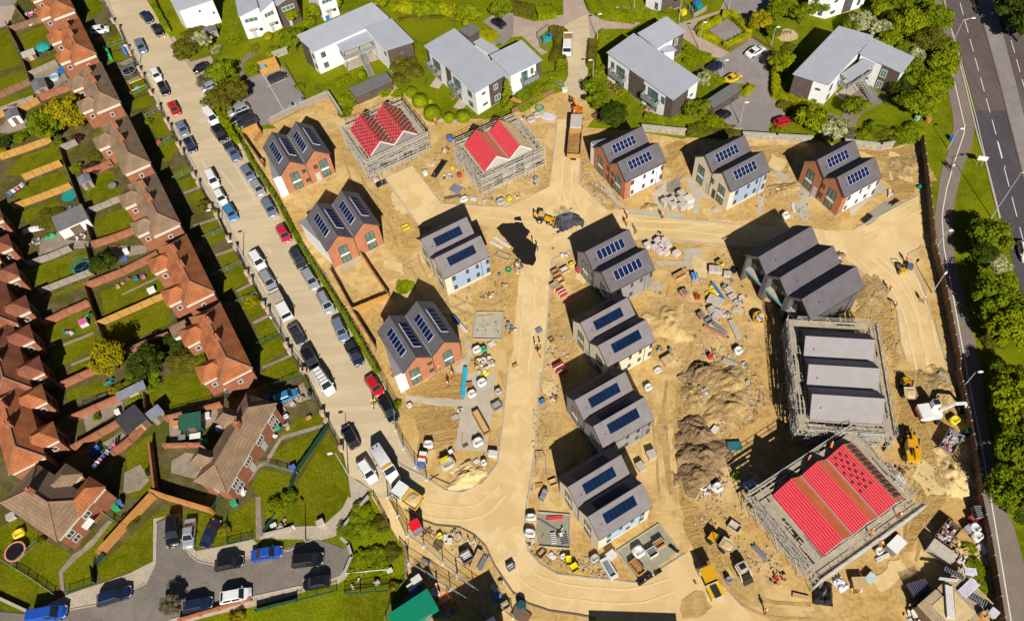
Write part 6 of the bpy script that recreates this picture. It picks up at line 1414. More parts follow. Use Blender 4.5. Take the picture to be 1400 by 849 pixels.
m=MB();L=5.2;m.box(-2.45,.15,-.97,.97,1.63,1.72);m.build('canvas_cover',mat('canvas',(.42,.36,.27),.9,.15,1),r)
r,L=plant('parked_van','long white van with an amber panel on the roof front','van',23,(228,525),(368,738));hl=L/2
m=MB();hw=1
m.loft([sect(-hl,hw*.96,.3,2.4,1.2,hw*.86),sect(-hl+.1,hw,.25,2.48,1.3,hw*.88),sect(hl-1.75,hw,.25,2.48,1.3,hw*.88),sect(hl-1.1,hw,.25,1.55,1.2,hw*.88),sect(hl-.35,hw*.95,.25,1.25,.9,hw*.8),sect(hl,hw*.8,.35,.9,.7,hw*.65)])
b=m.build('body',PAINT['white'],r);smooth_by_angle(b,40)
m=MB();m.poly([(hl-1.72,-.8,2.4),(hl-1.14,-.82,1.66),(hl-1.14,.82,1.66),(hl-1.72,.8,2.4)]);m.v=[(x+.03,y,z+.03)for x,y,z in m.v];m.build('windscreen',CGL,r)
bx((hl-2.3,hl-1.85,-.85,.85,2.49,2.56),'amber_panel',PAINT['plant'],r)
bx((hl-.75,hl-.5,-.5,.5,1.3,1.34),'bonnet_stripe',PAINT['plant'],r)
for s in(-1,1):
 bx((-hl+.3,-hl+.6,s*.35-.1,s*.35+.1,2.49,2.56),'roof_vent',PLA,r)
 bx((hl-1.75,hl-1.2,s*1.003-.012,s*1.003+.012,1.45,2),'side_window',CGL,r)
 for x in(-hl+1,hl-.95):wheel(r,x,s*.9,.36,.24)
def tracks(r,l,w,gauge,h=.65):
 for s in(-1,1):
  m=MB();n=10;ring=lambda y:[(l/2*.8+h/2*math.cos(a),y,h/2+h/2*math.sin(a))for a in[-math.pi/2+math.pi*k/6 for k in range(7)]]+[(-l/2*.8-h/2*math.cos(a),y,h/2-h/2*math.sin(a))for a in[-math.pi/2+math.pi*k/6 for k in range(7)]]
  m.loft([ring(s*gauge-w/2),ring(s*gauge+w/2)]);m.build('track',TYR,r)
def excavator(label,t,c,rz,arm_rz,m1,m2,sc=1,z=Z0,cabm=None,reach=1,cat='excavator'):
 p=P(t,*c,.8);r=thing('excavator',label,cat,(p.x,p.y,z),rz,None)
 tracks(r,3.4*sc,.5*sc,1*sc)
 A=arm_rz-rz;M=Matrix.Rotation(A,4,'Z')
 def B(mb,name,mt,parent=r):
  mb.v=[tuple((M@Vector(v))*sc)for v in mb.v];return mb.build(name,mt,parent)
 m=MB();m.prism([(-2,-1),(-1.6,-1.25),(1,-1.25),(1.2,-1),(1.2,1),(1,1.25),(-1.6,1.25),(-2,1)],.75,1.45);h=B(m,'upper_body',m1)
 m=MB();m.box(-1.95,-.2,-1.15,1.15,1.453,1.75);B(m,'engine_cover',m1)
 m=MB();m.box(-2.05,-1.7,-1,1,.7,1.3);B(m,'counterweight',m2)
 m=MB();m.loft([[(-.1,.15,1.453),(1.25,.15,1.453),(1.25,1.2,1.453),(-.1,1.2,1.453)],[(-.05,.2,2.75),(1,.2,2.75),(1,1.15,2.75),(-.05,1.15,2.75)]]);cb=B(m,'cab',cabm or m1)
 for q in([(1.25+.01,.22,1.6),(1.25+.01,1.12,1.6),(1.03,1.1,2.65),(1.03,.25,2.65)],[(.05,1.21,1.6),(1.15,1.21,1.6),(.95,1.175,2.6),(.05,1.175,2.6)],[(.0,.24,2.765),(.95,.24,2.765),(.95,1.1,2.765),(.0,1.1,2.765)]):
  m=MB();m.poly(q);B(m,'window',CGL,cb)
 k=reach;P0,P1,P2,P3=(1.1,-.25,1.5),(2.6*k,-.25,3.3),(4.6*k,-.25,2.9),(5.3*k,-.25,1.2)
 for a,b,w0,w1,nm in((P0,P1,.26,.24,'boom'),(P1,P2,.24,.18,'boom'),(P2,P3,.18,.13,'dipper_arm')):
  m=MB();a,b=Vector(a),Vector(b);d=(b-a).normalized();nn=Vector((-d.z,0,d.x));y=Vector((0,.17,0))
  m.loft([[a-nn*w0-y,a+nn*w0-y,a+nn*w0+y,a-nn*w0+y],[b-nn*w1-y,b+nn*w1-y,b+nn*w1+y,b-nn*w1+y]]);B(m,nm,m1)
 m=MB();m.tube((1.5,-.25,1.9),(2.9*k,-.25,2.6),.08);B(m,'ram',STL)
 x,z=P3[0],P3[2];m=MB();m.extr([(x-.1,z+.1),(x+.35,z-.1),(x+.2,z-.75),(x-.35,z-.95),(x-.75,z-.7),(x-.2,z-.45)],-.75,.25);B(m,'bucket',PLA)
 return r
pA,pB=P(53,530,265),P(53,735,235)
excavator('white excavator with a red skirt reaching towards the hoarding',53,(530,270),R(75),ang(pA,pB),PAINT['white'],PAINT['red'],1,reach=.95)
pA,pB=P(30,435,755),P(30,460,700)
excavator('orange mini excavator working in the trench mouth at the lane end',30,(435,750),ang(pA,pB),ang(P(30,430,760),P(30,400,720)),PAINT['orange'],PLA,.62,cat='mini excavator')
def dumper(label,t,rear,front,hopm,engm,hop_load=M_sand,rops=True,z=Z0):
 r,L=plant('site_dumper',label,'site dumper',t,rear,front,'site dumpers');s=L/4.6
 def B(mb,name,mt,parent=r):mb.v=[tuple(Vector(v)*s)for v in mb.v];return mb.build(name,mt,parent)
 m=MB();m.box(-2.1,.4,-.45,.45,.6,.95);B(m,'chassis',PLA)
 m=MB();m.loft([[(-2.2,-.75,.9),(-.7,-.75,.9),(-.7,.75,.9),(-2.2,.75,.9)],[(-2.1,-.65,1.55),(-.9,-.65,1.65),(-.9,.65,1.65),(-2.1,.65,1.55)]]);B(m,'engine_cover',engm)
 top=[(.0,-1,1.75),(1.6,-1.15,1.75),(2.35,-.6,1.6),(2.35,.6,1.6),(1.6,1.15,1.75),(.0,1,1.75)];bot=[(.4,-.6,.75),(1.3,-.6,.75),(1.6,-.4,.75),(1.6,.4,.75),(1.3,.6,.75),(.4,.6,.75)]
 inn=[(x*.88+.14,y*.88,z_-.12)for x,y,z_ in top]
 m=MB();m.loft([bot,top,[(x*.94+.07,y*.94,z_)for x,y,z_ in top],[(x*.9+.1,y*.9,1.3)for x,y,z_ in top]]);h=B(m,'hopper',hopm)
 if hop_load:
  m=MB();cx_=sum(p[0]for p in inn)/6;m.loft([[(x,y,1.5)for x,y,z_ in inn],[(cx_+(x-cx_)*.5,y*.5,1.72)for x,y,z_ in inn]]);B(m,'load',hop_load,h)
 for x in(-1.5,1):
  for sd in(-1,1):
   m=MB();n=12;m.loft([[((x+.55*math.cos(2*math.pi*k/n)),sd*.95+q,.55+.55*math.sin(2*math.pi*k/n))for k in range(n)]for q in(-.2,.2)]);B(m,'wheel',TYR)
 m=MB();m.box(-.65,-.15,-.3,.3,1,1.2);m.box(-.75,-.62,-.3,.3,1.2,1.75);B(m,'seat',PLA)
 if rops:
  m=MB();m.path([(-.8,-.6,1),(-.8,-.6,2.7),(-.8,.6,2.7),(-.8,.6,1)],.06);B(m,'roll_bar',PLA)
 return r
dumper('site dumper with sand in its pale hopper beside the wide scaffold',44,(165,255),(325,365),PAINT['beige'],PAINT['plant'])
dumper('site dumper with a pale full hopper beside the slate roof scaffold',53,(360,35),(392,190),PAINT['beige'],PAINT['plant'])
def telehandler(label,t,rear,front,m1,roofm,boom=True,cat='telehandler',hood=True):
 r,L=plant('telehandler',label,cat,t,rear,front);s=L/5.6
 def B(mb,name,mt,parent=r):mb.v=[tuple(Vector(v)*s)for v in mb.v];return mb.build(name,mt,parent)
 m=MB();m.prism([(-2.2,-.9),(1.6,-.9),(1.9,-.5),(1.9,.5),(1.6,.9),(-2.2,.9)],.6,1.15);B(m,'chassis',m1)
 m=MB();m.loft([[(-.6,.1,1.153),(.75,.1,1.153),(.75,1,1.153),(-.6,1,1.153)],[(-.5,.15,2.35),(.5,.15,2.35),(.5,.95,2.35),(-.5,.95,2.35)]]);c=B(m,'cab',CGL)
 m=MB();m.box(-.6,.62,.08,1.02,2.353,2.45);B(m,'cab_roof',roofm,c)
 m=MB();m.box(-2.1,-.3,-.95,-.2,1.153,1.6);B(m,'engine_cover',m1)
 if boom:
  m=MB();m.loft([[(-2.1,-.18,1.75),(-2.1,.06,1.75),(-2.1,.06,2.1),(-2.1,-.18,2.1)],[(2.5,-.18,1.2),(2.5,.06,1.2),(2.5,.06,1.5),(2.5,-.18,1.5)]]);B(m,'boom',m1)
  m=MB();m.box(2.3,2.45,-.7,.7,.35,1.3);B(m,'carriage',PLA)
  for y in(-.45,.45):m=MB();m.box(2.45,3.5,y-.06,y+.06,.35,.42);B(m,'fork',PLA)
 for x in(-1.5,1.25):
  for sd in(-1,1):
   m=MB();n=12;m.loft([[((x+.58*math.cos(2*math.pi*k/n)),sd*.98+q,.58+.58*math.sin(2*math.pi*k/n))for k in range(n)]for q in(-.2,.2)]);w=B(m,'wheel',TYR)
   m=MB();m.loft([[((x+.3*math.cos(2*math.pi*k/8)),sd*.98+q,.58+.3*math.sin(2*math.pi*k/8))for k in range(8)]for q in(-.215,.215)]);B(m,'rim',m1,w)
 return r
telehandler('yellow telehandler with long boom beside the corner of two scaffolds',53,(415,635),(385,395),PAINT['plant'],PAINT['plant'])
r,L=plant('roller','tandem roller with big orange canopy at the bottom of the site','roller',44,(225,690),(120,480));s=L/4.6
bx((-1.9,1.9,-.5,.5,.6,1.2),'chassis',PLA,r)
for x in(-1.75,1.75):
 m=MB();n=14;m.loft([[(x+.6*math.cos(2*math.pi*k/n),q,.6+.6*math.sin(2*math.pi*k/n))for k in range(n)]for q in(-.85,.85)]);m.build('drum',STL,r)
bx((-.2,1.75,-.98,.98,2.3,2.42),'canopy',PAINT['plant'],r)
for x in(-.1,1.65):
 for y in(-.85,.85):tub(((x,y,1.1),(x,y,2.3),.05),'canopy_post',PLA,r)
for y0,y1,mm in((-.95,-.5,PAINT['yellow']),(.5,.95,PAINT['yellow']),(-.45,.45,PLA)):
 bx((-2.2,-.35,y0,y1,1.203,1.5),'engine_cover',mm,r)
m=MB();m.box(.3,.8,-.3,.3,1.203,1.45);m.box(.2,.32,-.3,.3,1.45,1.95);m.build('seat',PLA,r)
bx((-.5,-.36,-.8,.8,.9,1.8),'console',PAINT['beige'],r)
r,L=plant('roller','small yellow ride on roller on the eastern haul road','roller',52,(345,175),(325,95));
for x in(-.7,.7):
 m=MB();n=12;m.loft([[(x+.4*math.cos(2*math.pi*k/n),q,.4+.4*math.sin(2*math.pi*k/n))for k in range(n)]for q in(-.5,.5)]);m.build('drum',STL,r)
lof(([[(-1.2,-.45,.6),(1,-.45,.6),(1,.45,.6),(-1.2,.45,.6)],[(-1.1,-.4,1.1),(.2,-.4,1.05),(.2,.4,1.05),(-1.1,.4,1.1)]]),'engine_cover',PAINT['plant'],r)
bx((-.15,.3,-.25,.25,1.06,1.25),'seat',PLA,r)
pth(([(-.3,-.5,.8),(-.3,-.5,2.2),(-.3,.5,2.2),(-.3,.5,.8)],.05),'roll_bar',PLA,r)
o=MB();o.box(-.5,.5,-.4,.4,.2,.9);g=thing('water_bowser','small dark box trailer beside the ride on roller','trailer',P(52,380,140)+Vector((0,0,Z0)),R(60))
bx((-.55,.55,-.45,.45,.35,.9),'tank',mat('slate_box',(.1,.13,.16),.6,.2,2),g)
for y in(-.5,.5):tub(((0,y-.06,.25),(0,y+.06,.25),.25,None,10),'wheel',TYR,g)
tub(((.55,0,.4),(1.2,0,.4),.04),'drawbar',STL,g)
r,L=plant('backhoe_loader','yellow backhoe loader pushing the steaming asphalt heap','digger',31,(140,630),(285,660));s=L/5.4
def B(mb,name,mt,parent=None):mb.v=[tuple(Vector(v)*s)for v in mb.v];return mb.build(name,mt,parent or r)
m=MB();m.box(-1.4,1.6,-.55,.55,.6,1);B(m,'chassis',PLA)
m=MB();m.loft([[(.1,-.5,1),(1.75,-.5,1),(1.75,.5,1),(.1,.5,1)],[(.1,-.45,1.6),(1.65,-.42,1.45),(1.65,.42,1.45),(.1,.45,1.6)]]);B(m,'bonnet',PAINT['plant'])
m=MB();m.loft([[(-1.4,-.8,1),(.1,-.8,1),(.1,.8,1),(-1.4,.8,1)],[(-1.3,-.7,2.5),(-.05,-.7,2.5),(-.05,.7,2.5),(-1.3,.7,2.5)]]);c=B(m,'cab',CGL)
m=MB();m.box(-1.4,.05,-.78,.78,2.503,2.62);B(m,'cab_roof',mat('tan_roof',(.62,.4,.16),.5,.1,1),c)
for x,rr,w in((-1,.75,.4),(1.25,.5,.3)):
 for sd in(-1,1):
  m=MB();n=14;m.loft([[(x+rr*math.cos(2*math.pi*k/n),sd*.95+q,rr+rr*math.sin(2*math.pi*k/n))for k in range(n)]for q in(-w/2,w/2)]);w_=B(m,'wheel',TYR)
  m=MB();m.loft([[(x+rr*.5*math.cos(2*math.pi*k/8),sd*.95+q,rr+rr*.5*math.sin(2*math.pi*k/8))for k in range(8)]for q in(-w/2-.015,w/2+.015)]);B(m,'rim',PAINT['beige'],w_)
for sd in(-1,1):m=MB();m.extr([(.2,1.5),(2,1.1),(2.6,.6),(2.5,.4),(1.9,.85),(.2,1.3)],sd*.62-.08,sd*.62+.08);B(m,'loader_arm',PAINT['plant'])
m=MB();m.extr([(2.4,.25),(3.3,.15),(3.3,.22),(2.6,.35),(2.5,1),(2.35,1)],-1.1,1.1);B(m,'front_bucket',PAINT['plant'])
m=MB();m.extr([(-1.5,.9),(-1.5,1.3),(-2.2,2.7),(-2.45,2.7),(-1.8,.9)],-.14,.14);B(m,'backhoe_boom',PAINT['plant'])
m=MB();m.extr([(-2.2,2.6),(-2.4,2.75),(-2.75,1),(-2.55,1)],-.11,.11);B(m,'dipper_arm',PAINT['plant'])
m=MB();m.extr([(-2.75,1.1),(-2.4,1),(-2.2,.5),(-2.7,.45)],-.3,.3);B(m,'rear_bucket',PLA)
r,L=plant('telehandler','pale grey mini loader with arms lowered, between dumper and roller','mini loader',44,(360,440),(440,575));s=L/3.6
m=MB();m.loft([[(-1.4,-.85,.5),(.2,-.85,.5),(.2,.85,.5),(-1.4,.85,.5)],[(-1.3,-.75,1.9),(0,-.75,2),(0,.75,2),(-1.3,.75,1.9)]]);c=B(m,'cab',PAINT['beige'])
m=MB();m.box(-.9,-.1,-.55,.55,2,2.05);B(m,'roof_window',CGL,c)
for sd in(-1,1):
 m=MB();m.extr([(-1.2,1.5),(.5,1.3),(1.5,.5),(1.4,.35),(.4,1.1),(-1.2,1.3)],sd*.95-.09,sd*.95+.09);B(m,'lift_arm',PAINT['beige'])
 for x in(-1,.0):m=MB();m.loft([[(x+.4*math.cos(2*math.pi*k/10),sd*.85+q,.4+.4*math.sin(2*math.pi*k/10))for k in range(10)]for q in(-.15,.15)]);B(m,'wheel',TYR)
m=MB();m.extr([(1.3,.1),(2.1,.05),(1.5,.8),(1.3,.8)],-.9,.9);B(m,'bucket',PLA)
M_hiv=mat('hivis_orange',(.85,.17,.02),.7,.12,4);M_hiy=mat('hivis_yellow',(.62,.75,.03),.7,.12,4);M_trou=mat('work_trousers',(.03,.035,.06),.85,.2,4);M_skin=mat('skin',(.42,.24,.16),.6,.1,4);M_helm=mat('helmet_white',(.78,.77,.74),.4,.05,4);M_hair=mat('hair',(.04,.028,.02),.8,.2,5)
def person_mesh(pose):
 V={'pel':(0,0,.95),'wai':(.0,0,1.12),'che':(.02,0,1.33),'nec':(.02,0,1.5),'hea':(.04,0,1.62),'top':(.03,0,1.74)}
 st={'stand':.05,'walk':.28,'bend':.08}[pose]
 for s,n in((1,'l'),(-1,'r')):
  V['hip'+n]=(0,.1*s,.9);V['kne'+n]=(st*s*.5+.04,.11*s,.5);V['ank'+n]=(st*s-.03,.11*s,.08);V['toe'+n]=(st*s+.16,.13*s,.04)
  V['sho'+n]=(.0,.19*s,1.42);V['elb'+n]=(-.04-st*s*.4,.27*s,1.14);V['wri'+n]=(.1-st*s*.5,.27*s,.92);V['han'+n]=(.15-st*s*.5,.26*s,.84)
 if pose=='bend':
  def rot(p,a,z0=.95):x,y,z=p;z-=z0;return(x*math.cos(a)+z*math.sin(a),y,z0-x*math.sin(a)+z*math.cos(a))
  for k in list(V):
   if k[:3]in('wai','che','nec','hea','top','sho'):V[k]=rot(V[k],.9)
  for s,n in((1,'l'),(-1,'r')):x,y,z=V['sho'+n];V['elb'+n]=(x+.1,y*1.2,z-.28);V['wri'+n]=(x+.22,y*.9,z-.5);V['han'+n]=(x+.26,y*.7,z-.58)
 rad={'pel':.15,'wai':.135,'che':.16,'nec':.06,'hea':.1,'top':.07,'hip':.11,'kne':.07,'ank':.045,'toe':.045,'sho':.075,'elb':.05,'wri':.038,'han':.045}
 E=[('pel','wai'),('wai','che'),('che','nec'),('nec','hea'),('hea','top')]
 for n in 'lr':E+=[('pel','hip'+n),('hip'+n,'kne'+n),('kne'+n,'ank'+n),('ank'+n,'toe'+n),('che','sho'+n),('sho'+n,'elb'+n),('elb'+n,'wri'+n),('wri'+n,'han'+n)]
 ks=list(V);me=bpy.data.meshes.new('sk');me.from_pydata([V[k]for k in ks],[(ks.index(a),ks.index(b))for a,b in E],[]);me.update()
 o=bpy.data.objects.new('sk',me);COL.objects.link(o);md=o.modifiers.new('s','SKIN');md.use_smooth_shade=True
 for i,k in enumerate(ks):r=rad[k[:3]];me.skin_vertices[0].data[i].radius=(r,r);me.skin_vertices[0].data[i].use_root=(k=='pel')
 sd=o.modifiers.new('d','SUBSURF');sd.levels=1;sd.render_levels=1
 dg=bpy.context.evaluated_depsgraph_get();dg.update();ev=o.evaluated_get(dg);out=bpy.data.meshes.new_from_object(ev);bpy.data.objects.remove(o)
 out.name='person';out.materials.clear()
 for m in(M_hiv,M_trou,M_skin):out.materials.append(m)
 HD=Vector(V['hea']);NK=Vector(V['nec']);hands=[Vector(V['han'+n])for n in 'lr']
 for p in out.polygons:
  c=p.center;p.use_smooth=True
  if(c-HD).length<.16 or(c-NK).length<.05 or min((c-h).length for h in hands)<.075:p.material_index=2
  elif c.z<.88:p.material_index=1
  else:p.material_index=0
 return out,V['hea'],V['top']
PM={k:person_mesh(k)for k in('stand','walk','bend')}
def head_mesh(mat_,hd,tp,brim):
 hd,tp=Vector(hd),Vector(tp);d=(tp-hd).normalized();u=Vector((0,1,0));f=u.cross(d)
 mb=MB();secs=[]
 for z,r in((.02,.135 if brim else.112),(.045,.122),(.09,.118),(.14,.085),(.165,.03)):secs.append([hd+d*z+f*(r*1.12*math.cos(2*math.pi*k/10))+u*(r*math.sin(2*math.pi*k/10))for k in range(10)])
 mb.loft(secs);return mb.mesh('helmet' if brim else 'hair',mat_,True)
HM={(k,b):head_mesh(M_helm if b else M_hair,PM[k][1],PM[k][2],b)for k in PM for b in(True,False)}
def person(t,x,y,pose,label,face=0,jacket=None,helmet=True,z=Z0,group='site workers'):
 p=P(t,x,y,z);o=bpy.data.objects.new('person',PM[pose][0]);COL.objects.link(o);o.location=(p.x,p.y,z);o.rotation_euler[2]=R(face)
 if jacket:o.material_slots[0].link='OBJECT';o.material_slots[0].material=jacket
 h=bpy.data.objects.new('helmet' if helmet else 'hair',HM[(pose,helmet)]);COL.objects.link(h);h.parent=o
 return tag(o,label,'person',group)
for a in[(31,775,642,'stand','worker in orange beside the corner of the grey brick house, nearer the kerb',200),(31,768,692,'walk','worker in orange at the roof corner of the grey brick house',260),(31,835,745,'walk','worker in pale orange near the white brick packs, walking left',190),(31,1015,645,'stand','worker in orange on the strip of the east road',90),(31,1012,770,'bend','worker in orange bent over at the cluster of white brick packs',240),(32,168,12,'stand','worker in orange at the edge of the fresh asphalt patch',180),(32,152,682,'stand','worker in white and orange, left of the three on the haul road',0),(32,187,678,'stand','worker in orange, right of the three on the haul road',180),(32,178,738,'walk','worker in orange, lowest of the three on the haul road',90),(52,358,95,'stand','worker in pink vest standing by the ride on roller',230),(52,245,288,'walk','worker in red orange beside the curved kerb, upper one',30),(52,290,392,'bend','worker in red orange crouched over the curved kerb',200),(52,470,368,'walk','worker in orange walking along the middle of the east road',300),(44,547,788,'walk','worker in orange walking at the bottom of the site near the roller',45),(21,640,5,'stand','worker in orange by the fence behind the tiled red roof',90),(11,640,285,'bend','worker in red beside the first brick house wall',120),(30,415,800,'stand','worker in orange behind the orange mini excavator',90),(24,650,615,'stand','worker in orange beside the white bulk bag near the cabins',0),(22,665,835,'stand','worker in orange at the gable of the lowest brick house',270),(23,757,30,'walk','worker with orange trousers on the plot of the lowest brick house',200),(23,725,95,'stand','worker standing on the brown soil plot',90),(23,340,25,'bend','worker beside the lead topped side bay of the lowest brick house',60)]:
 person(*a)
person(23,232,200,'bend','person in yellow vest between the red car and the black estate',200,M_hiy,group='people on the street');person(23,215,240,'stand','person in lime vest standing in the street below the red car',30,M_hiy,False,group='people on the street')
person(31,138,828,'stand','worker in lime yellow at the edge of the fresh asphalt patch',0,M_hiy)
for a in[(43,988,522,'bend','worker in orange at the top of the big red roof scaffold',60,None,True,5.45),(43,836,614,'bend','worker in orange beside the green sheet on the big red roof scaffold',60,None,True,5.45),(54,115,268,'bend','worker in orange on the front scaffold of the big red roof',60,None,True,5.45),(54,178,335,'stand','worker in orange beside the white topped cabinet under the front scaffold',60,None,True,2),(54,305,140,'stand','worker in a red top at the right corner of the front scaffold',200,None,True,5.45)]:
 person(*a)
M_dark=mat('dark_clothes',(.03,.03,.035),.85,.2,4)
person(51,652,312,'walk','pedestrian in dark clothes on the footway, left of two',70,M_dark,False,group='walkers on the footway');person(51,672,312,'walk','pedestrian in dark clothes on the footway, right of two',70,mat('white_top',(.6,.58,.55),.8,.1,3),False,group='walkers on the footway')
C=lambda n,c,r=.8,v=.2:mat(n,c,r,v,1.5,8)
WRP=C('white_wrap',(.66,.63,.6),.45,.12);WOD=C('raw_timber',(.55,.37,.17));WDO=C('orange_timber',(.52,.26,.09));WDD=C('dark_timber',(.17,.11,.07));BAG=C('bulk_bag',(.68,.66,.62),.8,.15);BLK=C('pale_block',(.5,.44,.36));BKS=C('brick_stack',(.45,.2,.12))
BLP=C('blue_plastic',(.03,.17,.5),.5);M_cyan=C('cyan_pipe',(.02,.42,.65),.4,.1);RDP=C('red_plastic',(.6,.03,.02),.5);YLP=C('yellow_plastic',(.75,.58,.02),.5);TEA=C('teal_plastic',(.02,.28,.26),.5);GNP=C('green_plastic',(.03,.35,.14),.5);M_pinkp=C('pink_cloth',(.7,.12,.35),.8);BLC=C('blue_cloth',(.08,.15,.4),.8);LIL=C('pale_cloth',(.62,.58,.66),.8)
GRY=C('grey_steel',(.22,.23,.25),.5);TRP=C('grey_tarp',(.42,.4,.36),.7);FLT=C('roof_felt',(.16,.155,.16),.9);SLB=C('slate_paint',(.2,.21,.26),.6);RUB=C('rubble_bits',(.45,.41,.37),.95,.4);M_purp=C('purple_frames',(.13,.12,.2),.5)
M_cont=C('cabin_green',(.005,.22,.12),.5,.08);M_contw=C('cabin_white',(.55,.55,.57),.5,.08);M_soil=mat('spoil_soil',(.2,.12,.06),.95,.4,.6,4,bump=.15,tint=(.4,.26,.13));M_tan=mat('spoil_tan',(.36,.225,.085),.95,.35,.6,4,bump=.15,tint=(.6,.42,.18));M_gran=mat('pale_sand',(.7,.51,.24),.95,.12,.5,5,bump=.05);M_gran2=mat('site_sand',(.56,.37,.14),.95,.14,.5,5,bump=.05,tint=(.7,.5,.22))
M_hot=mat('hot_asphalt',(.02,.018,.018),.7,.4,.5,3,bump=.1,tint=(.08,.08,.1))
GRID=R(25.3)
def item(kind,t,x,y,l,w,h,m,label,cat,a=None,to=None,name=None,group=None,z=Z0,m2=None):
 p=P(t,x,y,h*.5)
 if to:q=P(t,*to,h*.5);rz=ang(p,q);l=l or(q-p).length;p=(p+q)/2
 else:rz=GRID+R(a or 0)
 loc=(p.x,p.y,z);mb=MB();g=rnd
 def root(n):return thing(name or n,label,cat,loc,rz,group)
 if kind=='pack':
  r=root('material_pack');mb.box(-l/2,l/2,-w/2,w/2,.16,h);mb.build('load',m,r);q=MB()
  for k in range(3):q.box(-l/2+(l-.12)*k/2,-l/2+(l-.12)*k/2+.12,-w/2,w/2,0,.12)
  q.box(-l/2,l/2,-w/2,w/2,.12,.157);q.build('pallet',WOD,r);q=MB()
  for k in(-.25,.25):q.box(l*k-.03,l*k+.03,-w/2-.006,w/2+.006,.165,h+.008)
  q.build('strap',m2 or GRY,r);return r
 if kind=='bag':
  r=root('bulk_bag');n=12;ring=lambda s,z_:[(l/2*s*max(-1,min(1,1.25*math.cos(2*math.pi*k/n)))*g.uniform(.96,1.04),w/2*s*max(-1,min(1,1.25*math.sin(2*math.pi*k/n)))*g.uniform(.96,1.04),z_)for k in range(n)]
  mb.loft([ring(.92,0),ring(1.06,h*.35),ring(1,h*.85),ring(.7,h*1),ring(.62,h*.92)]);mb.build('sack',m,r,smooth=True)
  for sx in(-1,1):
   for sy in(-1,1):pth(([(sx*l*.38,sy*w*.38,h*.9),(sx*l*.3,sy*w*.36,h*1.18),(sx*l*.2,sy*w*.32,h*.95)],.03,4),'loop',m2 or BLP,r)
  return r
 if kind in('crate','frame'):
  r=root('crate' if kind=='crate' else 'site_crate');t_=.07
  if kind=='crate':mb.box(-l/2,l/2,-w/2,w/2,.0,.08);mb.build('base',m,r);z0=.083
  else:z0=0
  for aa in((-l/2,l/2,-w/2,-w/2+t_),(-l/2,l/2,w/2-t_,w/2),(-l/2,-l/2+t_,-w/2+t_,w/2-t_),(l/2-t_,l/2,-w/2+t_,w/2-t_)):bx((*aa,z0,h),'side',m,r)
  if m2 and kind=='crate':
   q=MB()
   for k in range(4):q.box(-l/2+t_+.02,l/2-t_-.02,-w/2+t_+.03+k*(w-.2)/4,-w/2+t_+(k+.75)*(w-.2)/4,.09,h*g.uniform(.5,1.05))
   q.build('contents',m2,r)
  return r
 if kind=='planks':
  r=root('plank_stack');nl=max(1,int(h/.09));nw=max(2,int(w/.22))
  for lay in range(nl):
   q=MB()
   for k in range(nw):e=g.uniform(0,.12);s=g.uniform(-.06,.06);q.box(-l/2+s+e*.3,l/2+s-e,-w/2+w*k/nw+.012,-w/2+w*(k+1)/nw-.012,lay*h/nl,lay*h/nl+h/nl*.85)
   q.build('plank_layer',m,r)
  return r
 if kind=='pipes':
  r=root('pipe_bundle');n=max(2,int(w/.16));nl=max(1,int(h/.14))
  for k in range(n):
   for lay in range(nl):q=MB();rr=min(w/n,h/nl)*.48;e=g.uniform(-.15,.15);q.tube((-l/2+e,-w/2+w*(k+.5)/n,rr+lay*rr*1.9),(l/2+e,-w/2+w*(k+.5)/n,rr+lay*rr*1.9),rr,n=6);q.build('pipe',m,r)
  return r
 if kind=='skip':
  r=root('skip');b=[(-l*.36,-w*.42,.1),(l*.36,-w*.42,.1),(l*.36,w*.42,.1),(-l*.36,w*.42,.1)];tp=[(-l/2,-w/2,h),(l/2,-w/2,h),(l/2,w/2,h),(-l/2,w/2,h)];ti=[(x_*.95,y_*.94,h)for x_,y_,_ in tp];bi=[(x_*.8,y_*.85,.45)for x_,y_,_ in tp]
  mb.loft([b,tp,ti,bi]);mb.build('shell',m,r)
  if m2:
   q=MB()
   for k in range(90):s=g.uniform(.12,.4);q.obox((g.uniform(-l*.42,l*.42),g.uniform(-w*.4,w*.4)),s,s*g.uniform(.4,1),h*.55,h*.75+g.uniform(0,.35),g.random()*3,k%3)
   o=q.build('rubble',[m2,LIL,BKS],r);o['kind']='stuff'
  return r
 if kind=='cabin':
  r=root('site_cabin');mb.box(-l/2,l/2,-w/2,w/2,.15,h);mb.build('body',m,r);bx((-l/2-.05,l/2+.05,-w/2-.05,w/2+.05,h+.003,h+.09),'roof',m2 or m,r)
  window(r,('y',-w/2,-1),-l*.3,-l*.05,1,2);window(r,('y',w/2,1),-l*.3,-l*.05,1,2)
  q=MB();bxf(q,('y',-w/2,-1),l*.15,l*.32,.2,2.1,-.02,.05);q.build('door',GRY,r)
  bx((-l/2+.1,l/2-.1,-w/2+.1,w/2-.1,0,.147),'base',GRY,r);return r
 if kind=='cabinet':
  r=root('cabinet');mb.box(-l/2,l/2,-w/2,w/2,0,h-.06);mb.build('body',m,r);bx((-l/2-.05,l/2+.05,-w/2-.05,w/2+.05,h-.057,h),'lid',m2 or m,r);bx((-.08,.08,-w/2-.04,-w/2-.003,h*.5,h*.6),'handle',GRY,r);return r
 if kind=='drum':
  mb.lathe([(l/2*.9,0),(l/2,.06),(l/2,h*.33),(l/2*1.03,h*.35),(l/2,h*.37),(l/2,h-.05),(l/2*.9,h)],12);return tag(mb.build(name or 'drum',m,loc=loc,rz=rz),label,cat,group)
